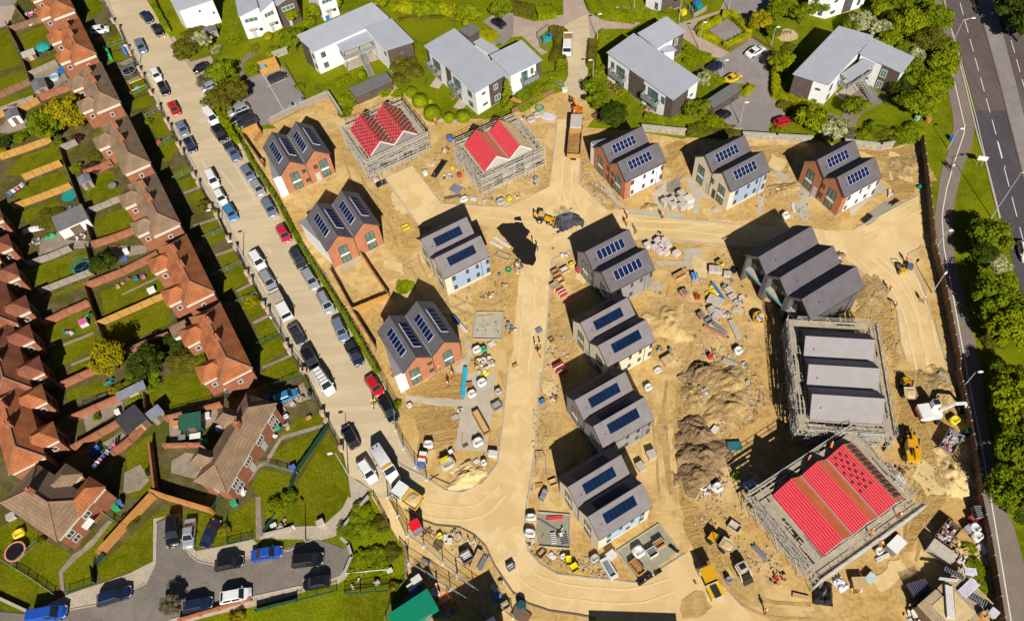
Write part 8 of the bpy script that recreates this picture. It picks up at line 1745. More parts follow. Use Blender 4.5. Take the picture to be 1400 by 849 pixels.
item('skip',54,640,250,3.5,2,1.3,WDD,'brown skip with timber scraps by the timber deck','skip',a=12,m2=WDD);I('cabinet',54,600,385,3.3,1.7,1.5,TRP,'grey tarpaulined container beside the brown skip','container',a=-75,m2=BLK);I('pile',54,700,355,3.2,2.6,1,WOD,'pile of boxes and boards between skip and hoarding','rubbish pile');I('pile',54,770,440,2.4,2.6,.6,WRP,'spilled rubble and pipes beside the timber deck','rubbish pile');I('bag',54,828,215,1.3,1.3,1.1,BAG,'white bulk bag, upper one at the hoarding','bulk bag');I('bag',54,845,270,1.4,1.3,1.1,BAG,'white bulk bag, lower one at the hoarding','bulk bag');I('crate',54,820,150,1,1,.9,RDP,'red crate at the hoarding above the white bags','crate',m2=GRY);I('rails',54,845,110,1.8,1,1.6,GRY,'tall steel rack at the hoarding','rack',a=60);I('cabinet',54,790,225,.9,1,.9,TRP,'grey box left of the white bulk bags','box');I('bag',53,692,322,1.5,1.2,.8,YLP,'bright yellow tub below the white excavator arm','tub');I('pack',53,232,545,None,.7,.6,WOD,'timber trestles beside the corner of two scaffolds','trestles',to=(258,500));I('panel',53,320,745,1.6,1.3,.3,WRP,'white board stack right of the big red roof','boards',a=30);I('pile',53,315,665,1.6,1.2,.5,BKS,'red brown scraps right of the big red roof','scraps');I('pile',53,265,690,1.4,1.4,.6,GRY,'dark steel bits at the corner of the big red roof scaffold','scraps');I('pipes',53,590,0,None,.8,.5,TRP,'bundle of pale poles at the end of the east haul road','poles',to=(650,70));I('drum',53,775,400,.9,.9,1.4,M_dgreen,'dark green bin against the hoarding','bin');I('cabinet',53,748,452,.8,.6,.6,TRP,'small grey box against the hoarding','box')
I('pile',42,1060,80,1.2,1,.5,BKS,'brown crates in the corner behind the dark terrace','crates');I('pile',53,250,640,1,.6,.4,WOD,'timber offcuts under the slate roof scaffold','offcuts')
I('cabinet',54,288,335,2.3,1.5,1.6,GRY,'white topped store box in front of the big red roof','store box',a=8,m2=WFR);I('cabinet',54,118,558,1.3,1,.8,C('pale_aqua',(.5,.62,.62),.5),'pale aqua box in front of the wide scaffold','box',a=10);I('cabinet',54,38,592,1.7,1.4,1,BKS,'brown open lidded box in front of the wide scaffold','box',a=-30,m2=WOD);I('pipes',54,155,435,None,.5,.3,BAG,'white pipe bundle in front of the wide scaffold','pipes',to=(240,395));I('crate',54,220,300,1.1,1,.9,YLP,'yellow crate under the front scaffold','crate',m2=WOD);I('bag',54,285,262,1,.9,.9,RDP,'dark red sack behind the white topped store box','sack');I('bag',54,175,370,.9,.9,.8,BAG,'white sack under the front scaffold','sack')
item('sheet',44,945,655,2.6,3,1,BLA,'black tarpaulin heap at the bottom corner of the wide scaffold','tarpaulin',a=-40);I('sheet',44,1065,590,1.6,2,.6,LIL,'pale plastic sheeting beside the black tarpaulin heap','plastic sheet');I('planks',44,735,668,None,.6,.3,WOD,'pale board stack at the foot of the wide scaffold','boards',to=(850,695));I('pile',44,640,560,2.4,1.6,.5,RDP,'red and white scraps beside the wide scaffold','scraps');I('crate',44,340,205,1.7,1.2,.5,BLK,'pale crate with pink rail beside the wide scaffold','crate',a=-70);I('pipes',44,470,335,None,.7,.4,GRY,'steel ladder frames leaning at the wide scaffold','steel frames',to=(555,430));I('bag',44,300,568,.7,.9,.8,GRY,'black sack between mini loader and roller','sack');I('planks',44,65,575,None,.25,.2,WDD,'short brown beam left of the roller','beam',to=(80,597));I('planks',44,285,640,None,.12,.1,BAG,'thin white pole on the ground below the roller','pole',to=(395,760));I('pile',54,25,640,1.2,.8,.4,YLP,'yellow scraps in front of the wide scaffold','scraps')
pa,pb,pc=P(54,450,760,2.5),P(54,725,492,2.5),P(54,955,735,2.5);o_,rz_,lx_,ly_=rect3(pb,pa,pc);r=thing('timber_store','large timber decked store with slatted flat roof in the corner yard','store',o_,rz_)
for i in range(int(lx_/.32)):
 if i%14==13:continue
 bx((i*.32+.02,i*.32+.27,0,ly_,2.4,2.48),'deck_board',BRD if i%3 else WOD,r)
bx((.02,lx_-.02,.1,ly_-.1,2.2,2.397),'joists',WDD,r);bx((.1,lx_-.1,.1,ly_-.1,0,2.197),'wall',WDD,r)
bx((lx_*.35,lx_*.8,ly_*.2,ly_*.9,2.484,2.54),'plywood',C('plywood',(.62,.47,.24)),r)
I('planks',54,600,640,None,.9,.4,BAG,'long white boards lying on the timber deck','boards',to=(615,860),z=2.55);I('planks',54,632,650,None,.25,.3,WDO,'orange plank beside the white boards on the timber deck','plank',to=(638,860),z=2.55);I('planks',54,690,700,None,1.3,.3,LIL,'pale plastic frames on the right of the timber deck','frames',to=(785,610),z=2.55);I('panel',54,745,545,1.4,.9,.3,LIL,'blue and white carton at the back of the timber deck','carton',z=2.52,a=-40);I('pipes',54,535,590,None,.4,.25,M_contw,'white pipes at the left of the timber deck','pipes',to=(660,605),z=2.55);I('rails',54,810,745,2.6,.9,.3,SLB,'dark slatted frame on the right of the timber deck','frame',a=-65,z=2.5);I('rails',54,645,560,2.6,.6,.3,SLB,'dark slatted frame at the top of the timber deck','frame',a=-65,z=2.5);I('cabinet',54,900,825,1,.9,.8,LIL,'grey lilac box at the lower right of the timber deck','box',z=2.5,a=10);I('bag',54,835,835,.9,.9,.8,WDO,'orange sack at the lower right of the timber deck','sack',z=2.5)
I('rails',54,445,625,2.6,1.7,1.5,M_purp,'stack of purple grey frames left of the timber deck','frame stack',a=-15);I('pile',54,420,775,3.2,2.2,.9,FLT,'dark tangled scrap left of the timber deck','scrap heap');I('pile',54,440,835,2,1,.5,WOD,'light scraps at the bottom edge left of the timber deck','scrap heap');I('planks',54,800,440,None,.12,.1,WFR,'white pole leaning at the hoarding','pole',to=(910,378));I('panel',54,892,350,.8,1.4,1,LIL,'pale sheet hanging at the hoarding','sheet')
I('coil',30,178,740,1.6,1.6,.35,TEA,'teal coil of pipe at the end of the lane','pipe coil');I('bag',30,120,822,1.6,1.4,.7,BLK,'grey sack left of the white sheets at the lane end','sack');I('bag',30,162,790,1.5,1.3,.7,BLK,'grey sack above the white sheets at the lane end','sack');I('panel',30,240,800,2.6,1.6,.3,LIL,'white sheet stack with blue edges at the lane end','sheets',a=-60);I('panel',30,35,830,2.2,.7,.3,WDO,'orange board on the upper corner of the red membrane scaffold','board',a=-65,z=5.5);I('crate',30,575,805,2,1.1,.6,WDD,'dark open crate right of the lane end','crate',a=-75,m2=WDD);I('bag',30,128,750,1,.9,.6,C('ochre',(.62,.42,.12)),'ochre sack beside the teal pipe coil','sack');I('cabinet',30,348,617,1,.8,.7,WRP,'white box at the fence across the lane','box',a=-20);F('heras','30:272,612 345,600','short mesh fence beside the white box at the lane',h=1.5);I('pile',30,70,800,1.8,1.2,.4,TRP,'grey slabs piled behind the red membrane scaffold','slabs');I('planks',31,170,100,.0 or 1.8,.4,.3,WOD,'pale boards by the lane kerb beside the scaffold','boards',a=-50)
I('cabin',24,495,800,6,2.9,3,M_cont,'dark green site cabin cut by the bottom edge','site cabin',a=2,m2=M_cont)
I('cabinet',24,503,210,1.5,1.4,2.3,SLB,'small cabin with bright red roof beside the kerb','cabin',a=0,m2=C('bright_red_roof',(.72,.015,.03),.5,.08))
I('cabinet',24,515,580,1.3,1.2,1.5,GRY,'white topped box, uppermost behind the green cabin','box',a=5,m2=WRP);I('cabinet',24,480,620,1.1,.9,1.3,GRY,'white topped box, left one behind the green cabin','box',a=5,m2=WRP);I('cabinet',24,500,645,1.2,1,1.2,GRY,'blue topped box, right one behind the green cabin','box',a=5,m2=BLC);I('cabinet',24,472,710,1.3,1.1,1.3,GRY,'blue topped box nearest the green cabin roof','box',a=5,m2=BLC)
I('rails',24,585,240,1.4,1,.2,WDD,'bare pallets by the red roofed cabin','pallets');I('panel',24,565,275,1.2,.5,.2,WOD,'pale board below the bare pallets','board',a=10);I('bag',24,665,265,.8,.8,.5,YLP,'yellow sack in the compound','sack');I('panel',24,655,335,1.1,1.1,.1,WDD,'dark square mat in the compound','mat',a=20);I('panel',24,570,442,1.2,.6,.1,GRY,'dark grate lying in the compound','grate',a=-50);I('crate',24,848,412,1.6,1.6,1,WDD,'wire basket of rubbish in the compound','basket',m2=LIL);I('planks',24,885,495,None,.8,.7,WOD,'long timber stack by the kerb in the compound','timber',to=(945,365));I('pipes',24,935,495,None,.8,.4,GRY,'grey steel poles by the kerb in the compound','poles',to=(985,405));I('bag',24,630,660,1.3,1.2,.9,BAG,'white bulk bag above the big shadow','bulk bag');I('trestle',24,690,700,1.6,1,1,RDP,'red steel frame at the edge of the big shadow','frame');I('trestle',24,740,770,2,1.2,1,RDP,'red steel frame deep in the big shadow','frame');I('drum',24,685,802,.5,.5,.6,BLP,'blue drum in the big shadow','drum');I('drum',24,748,778,.5,.5,.6,BLP,'blue drum by the red frame in the big shadow','drum');I('sheet',24,1053,682,1.4,1.1,.5,C('blue_tarp',(.1,.35,.62),.6),'blue and white sheet at the edge of the big shadow','sheet');I('crate',24,1105,752,1.5,1,.9,WOD,'pale crate at the right of the big shadow','crate',m2=BAG);I('pile',24,1065,615,1.6,1.2,.5,WOD,'timber bits by the kerb above the blue sheet','offcuts')
for x,y,l_ in[(800,290,'white a frame board, left of three by the kerb'),(850,310,'white a frame board, middle of three by the kerb'),(893,315,'white a frame board, right of three by the kerb')]:I('trestle',24,x,y,.6,.6,.7,BAG,l_,'sign board')
I('pile',24,740,270,2.4,1.6,.3,RUB,'pale rubble along the kerb in the compound','rubble');I('crate',24,1150,482,1.1,.9,.7,GRY,'small dark crate left on the haul road','crate',m2=BAG);I('pile',24,85,595,1.8,.7,.4,BLK,'rocks beside the bottom railings','rocks');I('cabinet',24,325,505,.7,.5,.4,WRP,'white stone block at the weedy triangle','block');I('cabinet',24,238,590,.7,.5,.5,WRP,'white box by the bottom railings','box')
for x,y,l_ in[(1195,1010,'site cabin below the frame, right one'),]:
 pass
def cab_at(w0,w1,dep,h,label,m):
 a,b=w0,w1;rz=ang(a,b);l=(b-a).length;c=(a+b)/2;n=Vector((math.sin(rz),-math.cos(rz),0));c=c+n*dep/2
 r=thing('site_cabin',label,'site cabin',(c.x,c.y,Z0),rz)
 for lv in range(2):
  q=MB();q.box(-l/2,l/2,-dep/2,dep/2,lv*h/2+.05,(lv+1)*h/2);bb=q.build('unit',m,r)
  for k in range(5):window(r,('y',dep/2,1),-l/2+l*(k+.3)/5,-l/2+l*(k+.7)/5,lv*h/2+1,lv*h/2+2.1)
 bx((-l/2-.1,l/2+.1,-dep/2-.1,dep/2+.1,h+.003,h+.12),'roof',C('cabin_roof',(.05,.055,.075),.6,.1),r);return r
sh_len=1/math.tan(R(SUN_EL))
_s=Vector((math.cos(R(SUN_DIR)),math.sin(R(SUN_DIR)),0))
hh=5.6
cab_at(P(24,610,735)-_s*hh*sh_len,P(24,1000,512)-_s*hh*sh_len,3,hh,'double stacked site cabins below the frame, left',M_contw)
cab_at(P(34,520,788)-_s*hh*sh_len,P(34,1105,808)-_s*hh*sh_len,3,hh,'double stacked site cabins below the frame, right',M_contw)
def shed(t,c,l,w,h,rz,wm,rm,label,cat='shed',pitch=.35,ap=True,name='garden_shed'):
 p=P(t,*c,h*.6);r=thing(name,label,cat,(p.x,p.y,.05),R(rz));bx((-l/2,l/2,-w/2,w/2,0,h),'wall',wm,r)
 m=MB()
 if ap:rsl(m,-l/2-.15,h-.05,0,h+pitch,-w/2-.15,w/2+.15,.07);rsl(m,l/2+.15,h-.05,0,h+pitch,-w/2-.15,w/2+.15,.07)
 else:m.loft([[(-l/2-.15,-w/2-.15,h),(l/2+.15,-w/2-.15,h),(l/2+.15,w/2+.15,h+pitch),(-l/2-.15,w/2+.15,h+pitch)],[(-l/2-.15,-w/2-.15,h+.08),(l/2+.15,-w/2-.15,h+.08),(l/2+.15,w/2+.15,h+pitch+.08),(-l/2-.15,w/2+.15,h+pitch+.08)]])
 m.build('roof',rm,r)
 m=MB()
 if ap:m.prism([(-l/2,-w/2+.003),(l/2,-w/2+.003),(l/2,-w/2+.05),(-l/2,-w/2+.05)],h,h+.05);m.build('eave_board',wm,r)
 m=MB();bxf(m,('y',-w/2,-1),-l*.15,l*.2,.05,min(1.9,h-.1),-.02,.04);m.build('door',WDD if wm is not WDD else WOD,r);window(r,('x',-l/2,-1),-w*.2,w*.2,h*.5,h*.85,frame=WFR,mull=0);return r
def flatroof(A,B,Cc,h,wm,rm,label,cat,name):
 o_,rz_,lx_,ly_=rect3(B,A,Cc);r=thing(name,label,cat,o_,rz_);bx((.15,lx_-.15,.15,ly_-.15,0,h),'wall',wm,r);bx((0,lx_,0,ly_,h+.003,h+.16),'roof',rm,r);return r
zz=lambda t,h,*p:[P(t,x,y,h)for x,y in p]
A=zz(20,2.3,(300,497),(52,617),(340,555));flatroof(A[1],A[0],A[2],2.3,CLD,FLT,'flat grey garage roof below the outdoor stair','garage','garage')
A=zz(40,2.3,(330,570),(125,690),(395,610));flatroof(A[1],A[0],A[2],2.3,CLD,FLT,'long flat roofed bin store beside the yellow coupe','bin store','bin_store')
A=zz(20,2.4,(870,165),(800,215),(940,205));flatroof(A[1],A[0],A[2],2.4,CLD,FLT,'grey timber shed behind the flats with two balconies','shed','timber_shed')
I('crate',10,665,455,4.2,2.8,1.6,M_orange,'orange timber enclosure at the head of the upper car park','enclosure',a=-5,z=.1,name='timber_enclosure');J('cabinet',10,628,470,1.2,.8,1,C('pale_blue_bin',(.2,.42,.6),.5),'pale blue bin inside the orange timber enclosure','bin')
I('cabinet',30,225,270,1.7,.9,1.2,TEA,'teal wheeled bin behind the grey screen','bin',z=.1,a=-10);I('cabinet',30,245,255,.8,.8,1.2,BLP,'blue wheeled bin beside the teal one','bin',z=.1)
F('grey','40:10,50 50,110 60,125','grey timber screen of the courtyard bins, left side',h=1.3);F('grey','40:60,125 145,75','grey timber screen of the courtyard bins, front',h=1.3);I('cabinet',40,82,35,1.5,.9,1.2,BLP,'blue wheeled bin in the courtyard screen','bin',z=.1,a=0);I('cabinet',40,100,58,1.6,.9,1.2,TEA,'green wheeled bin in the courtyard screen','bin',z=.1);I('cabinet',30,1160,90,1.2,.9,1,YLP,'yellow grit bin at the courtyard entrance','grit bin',z=.1)
I('cabinet',10,1065,122,.8,.8,1.1,BLP,'blue wheelie bin before the last townhouse','bin',z=.05);J('bag',0,1123,252,.6,.6,.4,YLP,'small yellow tub at the kerb beside the black hatchback','tub');shed(10,(275,225),2.6,2,1.7,20,GYF,FLT,'small grey shed beside the white gabled flats')
r=thing('play_frame','low play springer in the sandy play area','play equipment',P(40,700,240)+Vector((0,0,.1)),0)
for k in range(3):tub(((k*.7-.7,.3*(k%2),0),(k*.7-.7,.3*(k%2),.8),.08),'post',M_greenf,r)
tub(((-.8,.1,.6),(.8,.1,.6),.07),'bar',M_greenf,r)
for t,x,y,l_ in[(20,650,572,'pale square patio below the left balcony'),(20,812,715,'pale square patio below the right balcony'),(30,95,635,'pale patio with round table by the lane flats'),(30,700,595,'planted terrace with many pots below the left flowery balcony'),(30,935,770,'planted terrace with many pots below the right flowery balcony')]:
 p=P(t,x,y);m=MB();m.obox((0,0),3,2.2,0,.02,GRID+R(35));o=m.build('patio',G_pave,loc=(p.x,p.y,.1));o['kind']='structure'
for t,x,y,k,l_ in[(30,680,575,5,'flower pot in the row under the left flowery balcony'),(30,730,620,5,'flower pot in the cluster at the end of the left terrace'),(30,920,735,5,'flower pot in the cluster under the right flowery balcony'),(30,960,800,4,'flower pot at the corner of the right terrace'),(20,765,665,3,'flower pot in the trio beside the right balcony patio')]:
 for j in range(k):
  p=P(t,x+(j-k/2)*16,y+(j%2)*16+j*5);r=thing('flower_pot',l_,'flower pot',(p.x,p.y,.12),0,l_);lth(([(.16,0),(.24,.35),(.2,.35)],9),'pot',M_orgt if j%2 else SLB,r);m=MB();leaves(m,rnd,(0,0,.5),.26,.26,.25,40,.07,0,.4);m.build('plant',[LEAF['green'],LEAF['purple'],LEAF['hedgey'],M_orange][(j+int(x))%4],r)
def table(t,x,y,label,rad=.7,top=WDD):
 p=P(t,x,y,.7);r=thing('garden_table',label,'table',(p.x,p.y,.06),0);lth(([(rad,.68),(rad,.74)],16),'table_top',top,r);tub(((0,0,0),(0,0,.68),.06),'leg',GRY,r)
table(30,120,610,'round brown table on the lane flats patio',.9)
def trampoline(t,x,y,rad,label,ringm,matm=BLA,net=True):
 p=P(t,x,y,.7);r=thing('trampoline',label,'trampoline',(p.x,p.y,.06),0);n=20;m=MB()
 circ=lambda R_,z:[(R_*math.cos(2*math.pi*k/n),R_*math.sin(2*math.pi*k/n),z)for k in range(n)]
 m.loft([circ(rad*.86,.72),circ(rad*.86,.74)]);m.build('mat',matm,r);lof(([circ(rad*.84,.7),circ(rad*1,.7),circ(rad*1,.8),circ(rad*.84,.8)],0,False),'rim',ringm,r)
 for k in range(6):
  a=k*math.pi/3;tub(((rad*.95*math.cos(a),rad*.95*math.sin(a),0),(rad*.95*math.cos(a),rad*.95*math.sin(a),2.3 if net else.7),.035,None,5),'leg',ringm,r)
 if net:
  m=MB()
  for z in(1.4,2.25):
   for k in range(n):a,b=circ(rad*.95,z)[k],circ(rad*.95,z)[(k+1)%n];m.tube(a,b,.025,n=4)
  m.build('net_ring',ringm,r)
 return r
trampoline(2,565,135,1.75,'dark trampoline with teal rim on the yellowish lawn',TEA);trampoline(0,880,485,1.6,'grey netted trampoline in a front garden',GRY);trampoline(4,105,375,1.55,'trampoline with an orange ring beside the corner house',C('coral_ring',(.62,.24,.15),.6),net=False);trampoline(1,475,490,1.5,'round teal covered trampoline above the grey workshop',TEA,TEA,False)
shed(0,(95,800),2.4,2.6,2,26,WFR,FLT,'white fronted shed with grey roof left of the round green tree');shed(0,(280,600),2.6,3.4,2.1,26,GYF,FLT,'grey roofed shed beside the yard with the paddling pool');shed(1,(590,395),2,2,1.8,26,GYF,SLB,'small grey shed on the lawn below the purple shrub');shed(1,(500,670),5.5,3.6,2.3,26,WFR,FLT,'long grey roofed workshop with white front','workshop',pitch=.5,ap=False);shed(0,(205,385),2.6,1.6,1.3,26,WDD,TRP,'low brown lean to beside the teal gazebo',ap=False)
shed(3,(915,335),3.4,3.4,2.1,42,WDD,C('dotted_felt',(.05,.045,.05),.8),'dark felt roofed shed dotted with pale fixings',pitch=.3,ap=False,name='garden_shed');shed(3,(1075,290),2,1.4,2,40,GYF,SLB,'small slate blue shed at the garden corner',ap=False);shed(3,(915,140),4.2,1.2,2,25,WDD,SLB,'narrow lean to store beside the lowest lawn',ap=False);shed(13,(145,345),3.2,2.2,2.1,5,M_dgreen,C('green_felt',(.02,.09,.055),.7),'dark green shed in the cluttered yard',ap=False);shed(12,(75,575),2.6,2.2,2.3,26,WFR,TLB,'brown tiled outhouse with white wall beside the rear wing','outhouse',ap=False,name='outhouse')
p=P(3,915,330,2.5)
r=thing('gazebo','teal dome gazebo on the upper garden lawn','gazebo',P(0,305,335,1)*Vector((1,1,0)),R(20));lth(([(1.75,1.5),(1.5,1.9),(.8,2.25),(.1,2.4)],8),'canopy',TEA,r)
for k in range(4):a=k*math.pi/2+.4;tub(((1.6*math.cos(a),1.6*math.sin(a),0),(1.6*math.cos(a),1.6*math.sin(a),1.55),.05),'leg',TEA,r)
def pool(t,x,y,rad,h,label,m1,wm):
 p=P(t,x,y,h);r=thing('paddling_pool',label,'paddling pool',(p.x,p.y,.06),0);lth(([(rad,0),(rad*1.04,h*.5),(rad,h),(rad*.9,h),(rad*.9,h*.5)],16),'wall',m1,r);lth(([(rad*.895,h*.6),(rad*.895,h*.7)],16),'water',wm,r)
M_poolw=C('pool_water',(.2,.45,.62),.1,.1)
pool(0,368,522,1,.7,'white rimmed blue paddling pool in the cluttered yard',M_contw,M_poolw);pool(0,935,602,.55,.25,'small round blue pool in a front garden frame',BLP,M_poolw)
r=thing('play_frame','square green play frame round the small blue pool','play frame',P(0,940,590)*Vector((1,1,0))+Vector((0,0,.06)),R(26))
for s in(-1,1):
 bx((-1.5,1.5,s*1.3-.06,s*1.3+.06,.3,.45),'side_rail',M_hiy,r);bx((s*1.5-.06,s*1.5+.06,-1.2,1.2,.46,.6),'side_rail',RDP,r)
def slide(t,a,b,label,m):
 pa,pb=P(t,*a,1.2),P(t,*b,.2);r=thing('slide',label,'slide',(pb.x,pb.y,.06),ang(pb,pa));L=(Vector(pa.xy)-Vector(pb.xy)).length;ext(([(0,.1),(.3,.15),(L,1.2),(L,1.3),(.3,.25),(0,.2)],-.28,.28),'chute',m,r);bx((L,L+.5,-.3,.3,1.1,1.2),'platform',m,r)
 for s in(-.25,.25):tub(((L+.4,s,0),(L+.4,s,1.7),.04),'leg',m,r)
slide(0,(835,325),(865,380),'blue slide in a front garden by the street',BLP);slide(0,(725,340),(765,418),'green slide in the shade of a front garden',GNP);slide(2,(590,455),(555,480),'green and yellow slide with a pink playhouse',GNP)
J('cabinet',2,573,508,1.3,1.2,1,LIL,'pink and white playhouse beside the garden slide','playhouse',m2=M_pinkp);J('pile',2,470,575,1.8,1.4,.4,LIL,'scattered white and blue toys on the lawn below the tarmac strip','toys',m2=BLP);J('pile',2,855,225,2,.8,.4,BLP,'blue toys in a row on the lawn with the path','toys',m2=BLC);J('cabinet',2,1035,285,1.2,.9,.7,WFR,'white bench box on the lawn with the path','bench');J('bag',2,808,260,.7,.7,.6,WDO,'orange and white toy on the lawn with the path','toy');J('bag',2,932,205,.6,.8,.6,BLP,'single blue toy chair on the lawn with the path','toy');J('bag',2,982,195,.7,.7,.5,M_pinkp,'pink toy tub on the lawn with the path','toy');J('pile',2,800,155,2.4,.7,.4,GNP,'green toys behind the long brick wall','toys',m2=BLP);J('bag',2,915,110,1,.7,.5,TEA,'teal sandpit behind the long brick wall','sandpit');J('bag',2,705,205,.9,.5,.6,YLP,'yellow ride on toy beside the very dark tree','toy');J('panel',2,850,70,1,.8,.3,BLC,'blue and white sheets on the sandy garden','sheets');J('cabinet',2,862,20,.8,.7,.9,WFR,'white appliance at the top of the sandy garden','appliance');J('planks',2,318,675,None,.3,.3,M_pinkp,'magenta pole on the shaded patio','pole',to=(382,655))
def washing(t,a,b,label,cols):
 pa,pb=P(t,*a,1.6),P(t,*b,1.6);r=thing('washing_line',label,'washing line',(pa.x,pa.y,.1),ang(pa,pb));L=(pb-pa).length
 for x in(0,L):tub(((x,0,0),(x,0,1.9),.04),'post',GRY,r)
 tub(((0,0,1.8),(L,0,1.8),.015,None,4),'line',WFR,r);n=len(cols)
 for k,c in enumerate(cols):x=L*(k+.08)/n;w_=L/n*.8;m=MB();m.grid([[(x+w_*i/4,.12*math.sin(i*1.3+k)+.1*(1-j/3),1.78-.9*j/3)for j in range(4)]for i in range(5)]);m.build('laundry',c,r)
washing(1,(45,480),(160,405),'washing line with pink and white laundry by the middle orange fence',[BLC,LIL,M_pinkp,LIL]);washing(3,(635,640),(780,480),'washing line of pink blue and white laundry in the deep shade',[BLC,LIL,M_pinkp,BLC,LIL,BLC,M_pinkp]);J('sheet',3,645,520,1.9,1.5,1,BLP,'bright blue covered tub on the shaded patio','tub');J('pile',0,215,90,3,2.2,.6,LIL,'clutter of coloured things in the topmost yard','clutter',m2=M_pinkp);J('cabinet',0,220,165,1.3,.8,.4,WFR,'white bench at the topmost yard wall','bench');J('pile',0,450,565,3.2,1.6,.5,GRY,'dark garden furniture and pots in the yard with the pool','clutter',m2=BLC);J('cabinet',0,425,480,.8,1.8,1,BLP,'blue covered swing seat at the yard with the pool','seat',a=-60);J('bag',0,358,635,1.5,.9,.8,TEA,'teal tub beside the grey roofed shed','tub');J('bag',0,505,660,.9,.7,.8,RDP,'red barbecue behind the brown tiled pair','barbecue');table(0,85,715,'dark garden table on the grass by the concrete fence',.8);table(1,768,420,'dark metal table on the lawn with the small grey shed',.8,GRY);J('pile',1,490,570,1.6,1,.4,BLC,'blue framed cold frames above the grey workshop','cold frames');J('sheet',1,345,765,2,.8,.5,GNP,'green covered log pile below the grey workshop','log pile');J('planks',1,160,735,None,1,.5,WFR,'long white panels lying left of the grey workshop','panels',to=(300,700));J('pile',1,240,810,2.6,1.4,.5,LIL,'clutter of blue and white bins below the grey workshop','clutter',m2=BLP);J('pile',1,560,765,2.6,1.6,.5,LIL,'white garden furniture before the grey workshop','furniture');J('bag',1,1085,125,.9,.7,.7,RDP,'dark red garden seat in a shaded front garden','seat');J('pile',3,745,60,1.4,1.2,.6,TEA,'teal and red toys between the yellow tree and lawn','toys',m2=GNP);J('cabinet',3,805,268,.7,.7,.8,WFR,'white garden chair at the end of the pale patio','chair');J('pile',3,820,495,1,.8,.5,LIL,'white and blue toys at the end of the washing line','toys',m2=BLP)
J('bag',4,130,250,1.6,1.3,.7,YLP,'yellow and blue toy car beside the orange ringed trampoline','toy car',m2=BLP);J('cabinet',4,80,135,1.2,1,.8,TRP,'grey box at the corner house patio edge','box');J('cabinet',4,795,75,.8,.8,1.1,GNP,'green wheelie bin by the corner house wing','bin');J('cabinet',4,820,45,.7,.7,1.1,BLC,'blue wheelie bin by the corner house wing','bin')
for x,y,m_,l_ in[(245,292,BAG,'white water butt in the cluttered yard'),(80,445,GRY,'dark motorbike cover in the cluttered yard'),(170,435,WFR,'long white table in the cluttered yard'),(220,475,GNP,'green tool chest in the cluttered yard'),(335,380,LIL,'lilac cushioned seat in the cluttered yard'),(30,350,WDO,'orange pots in the cluttered yard corner')]:J('cabinet',13,x,y,1.6 if 'table' in l_ or 'chest' in l_ else 1,.8,.8,m_,l_,'garden item',a=-20)
J('pile',13,850,195,4.6,1.6,.5,RUB,'strip of pots and stones beside the driveway','rockery',m2=WDD,a=0);J('bag',13,660,165,.8,1.4,1.1,BLC,'blue bin behind the pale blue car','bin');J('drum',13,945,145,.6,.6,.9,M_dgreen,'dark wheelie bin at the driveway gate','bin');J('pile',13,690,410,1.4,2,.6,WFR,'white garden chairs against the yellowed roof pair','garden chairs');J('bag',13,725,372,.9,.7,.9,GNP,'green bin beside the white garden chairs','bin');J('pile',13,480,790,1.2,2,.6,WFR,'white chairs and green bin at the lower porch','garden chairs',m2=M_dgreen);J('bag',13,940,305,.9,.5,.5,WDO,'orange garden ornament on the stepping stone lawn','ornament');J('cabinet',13,830,650,.9,.7,.8,BLC,'blue planter at the end of the lower lawn','planter');J('bag',13,785,295,.8,.6,.5,LIL,'lilac pot at the corner of the rockery','pot');J('pile',13,790,355,.6,1.6,.1,BLK,'stepping stones on the front lawn','stepping stones',m2=BLK);J('pile',13,375,120,.8,1.4,.5,BLC,'blue and white things by the lowest rear wing','clutter',m2=BAG);J('cabinet',14,430,45,.8,.7,1,GNP,'green wheelie bin beside the green gate','bin');J('cabinet',14,700,195,.8,.4,.5,BAG,'white sack on the rubble bed','sack');J('pile',14,760,185,2.4,1.2,.3,RUB,'rubble bed on the corner by the slab pavement','rubble bed',m2=BLK);J('cabinet',14,1020,180,1,.8,.8,BLK,'boulder block on the daisy lawn','boulder')
J('cabinet',51,677,100,.7,.6,1,BLP,'bright blue bin on the footway verge','bin')
I('cabinet',50,440,810,.8,.6,.9,C('mint_box',(.25,.55,.42),.5),'mint green utility box under the roadside trees','utility box',z=.1);I('cabinet',50,515,825,.7,.6,.9,C('rust_orange',(.6,.25,.1),.5),'orange utility box under the roadside trees','utility box',z=.1);J('cabinet',51,457,432,.7,.5,.5,TEA,'teal box hanging at the foot of the hoarding','box')
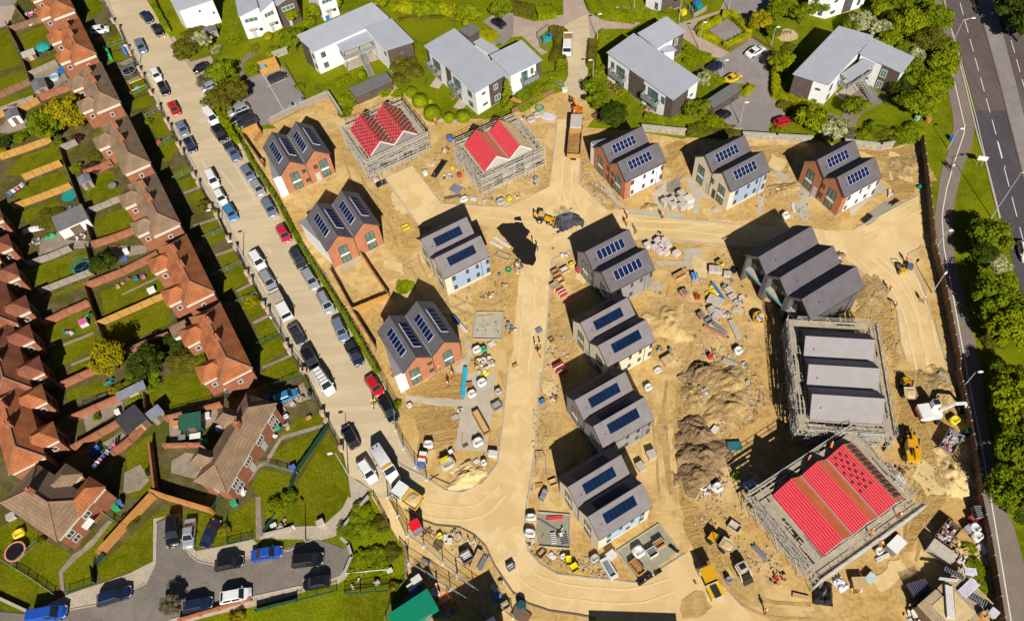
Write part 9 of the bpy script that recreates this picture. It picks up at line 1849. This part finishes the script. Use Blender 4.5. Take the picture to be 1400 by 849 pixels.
def scatter(s,n,smin,smax,mats,name,label,cat='rubble'):
 pts=PL(s);xs=[p.x for p in pts];ys=[p.y for p in pts];mb=MB();k=0;g=random.Random(n)
 def inside(x,y):
  c=False
  for i in range(len(pts)):
   a,b=pts[i],pts[i-1]
   if(a.y>y)!=(b.y>y)and x<(b.x-a.x)*(y-a.y)/(b.y-a.y)+a.x:c=not c
  return c
 while k<n:
  x,y=g.uniform(min(xs),max(xs)),g.uniform(min(ys),max(ys))
  if not inside(x,y):continue
  if noise.noise((x*.35,y*.35,1.7))<-.05 and g.random()<.8:continue
  s_=smin+(smax-smin)*g.random()**3;mb.obox((x,y),s_,s_*g.uniform(.5,1),.1,Z0+s_*g.uniform(.2,.5),g.random()*3,g.randrange(len(mats)));k+=1
 o=mb.build(name,mats);o['kind']='stuff';return tag(o,label,cat)
SM=[RUB,BLK,mat('clod',(.45,.31,.15),.95,.25,2),mat('dark_clod',(.24,.16,.09),.95,.25,2)]
scatter('32:250,400 420,620 400,849 205,849',260,.05,.4,SM,'loose_stones','loose stones and clods left of the middle row');scatter('32:960,200 1169,130 42:300,0 400,200 470,500 500,849 0,849 32:1000,849',700,.05,.45,SM,'loose_stones','loose stones and clods over the east yard');scatter('43:0,0 520,0 560,250 300,500 300,849 0,849',900,.06,.5,SM,'loose_stones','loose stones over the soil heap ground');scatter('22:330,60 520,60 700,330 1100,180 1160,500 900,700 810,500 500,190',420,.05,.35,SM,'loose_stones','loose stones round the cream and lowest brick houses');scatter('23:430,200 780,240 770,540 560,540',200,.04,.22,SM,'loose_stones','loose stones on the dirt plot at the street end');scatter('21:480,250 720,140 960,480 680,540',260,.05,.4,SM,'loose_stones','loose stones and scraps between the red roofs');scatter('31:470,250 560,340 740,590 640,585 470,420',200,.05,.5,SM,'loose_stones','loose stones along the top brick house path');scatter('24:560,230 900,260 1000,420 880,520 700,330',300,.05,.35,SM,'loose_stones','loose rubble in the lower compound');scatter('34:100,370 300,520 700,570 560,420 400,380',300,.05,.35,SM,'loose_stones','loose stones below the lowest middle house');scatter('53:290,560 760,560 700,849 400,849',260,.05,.35,SM,'loose_stones','loose stones in the lower right yard');scatter('44:0,200 100,0 400,0 700,540 560,560 300,400',420,.05,.35,SM,'loose_stones','loose stones left of the wide scaffold');scatter('41:420,460 880,420 840,640 500,600',240,.05,.35,SM,'loose_stones','loose stones before the cream and last brick house');scatter('33:160,0 340,60 250,480 110,849 130,300',240,.05,.3,SM,'loose_stones','loose stones along the haul road kerb');scatter('52:60,180 270,390 340,740 200,849 200,540 0,500',260,.05,.35,SM,'loose_stones','loose clods in the corner of the curved kerb');scatter('21:0,100 200,400 520,700 420,760 100,300',160,.05,.3,SM,'loose_stones','loose stones between the brick houses and the pad')
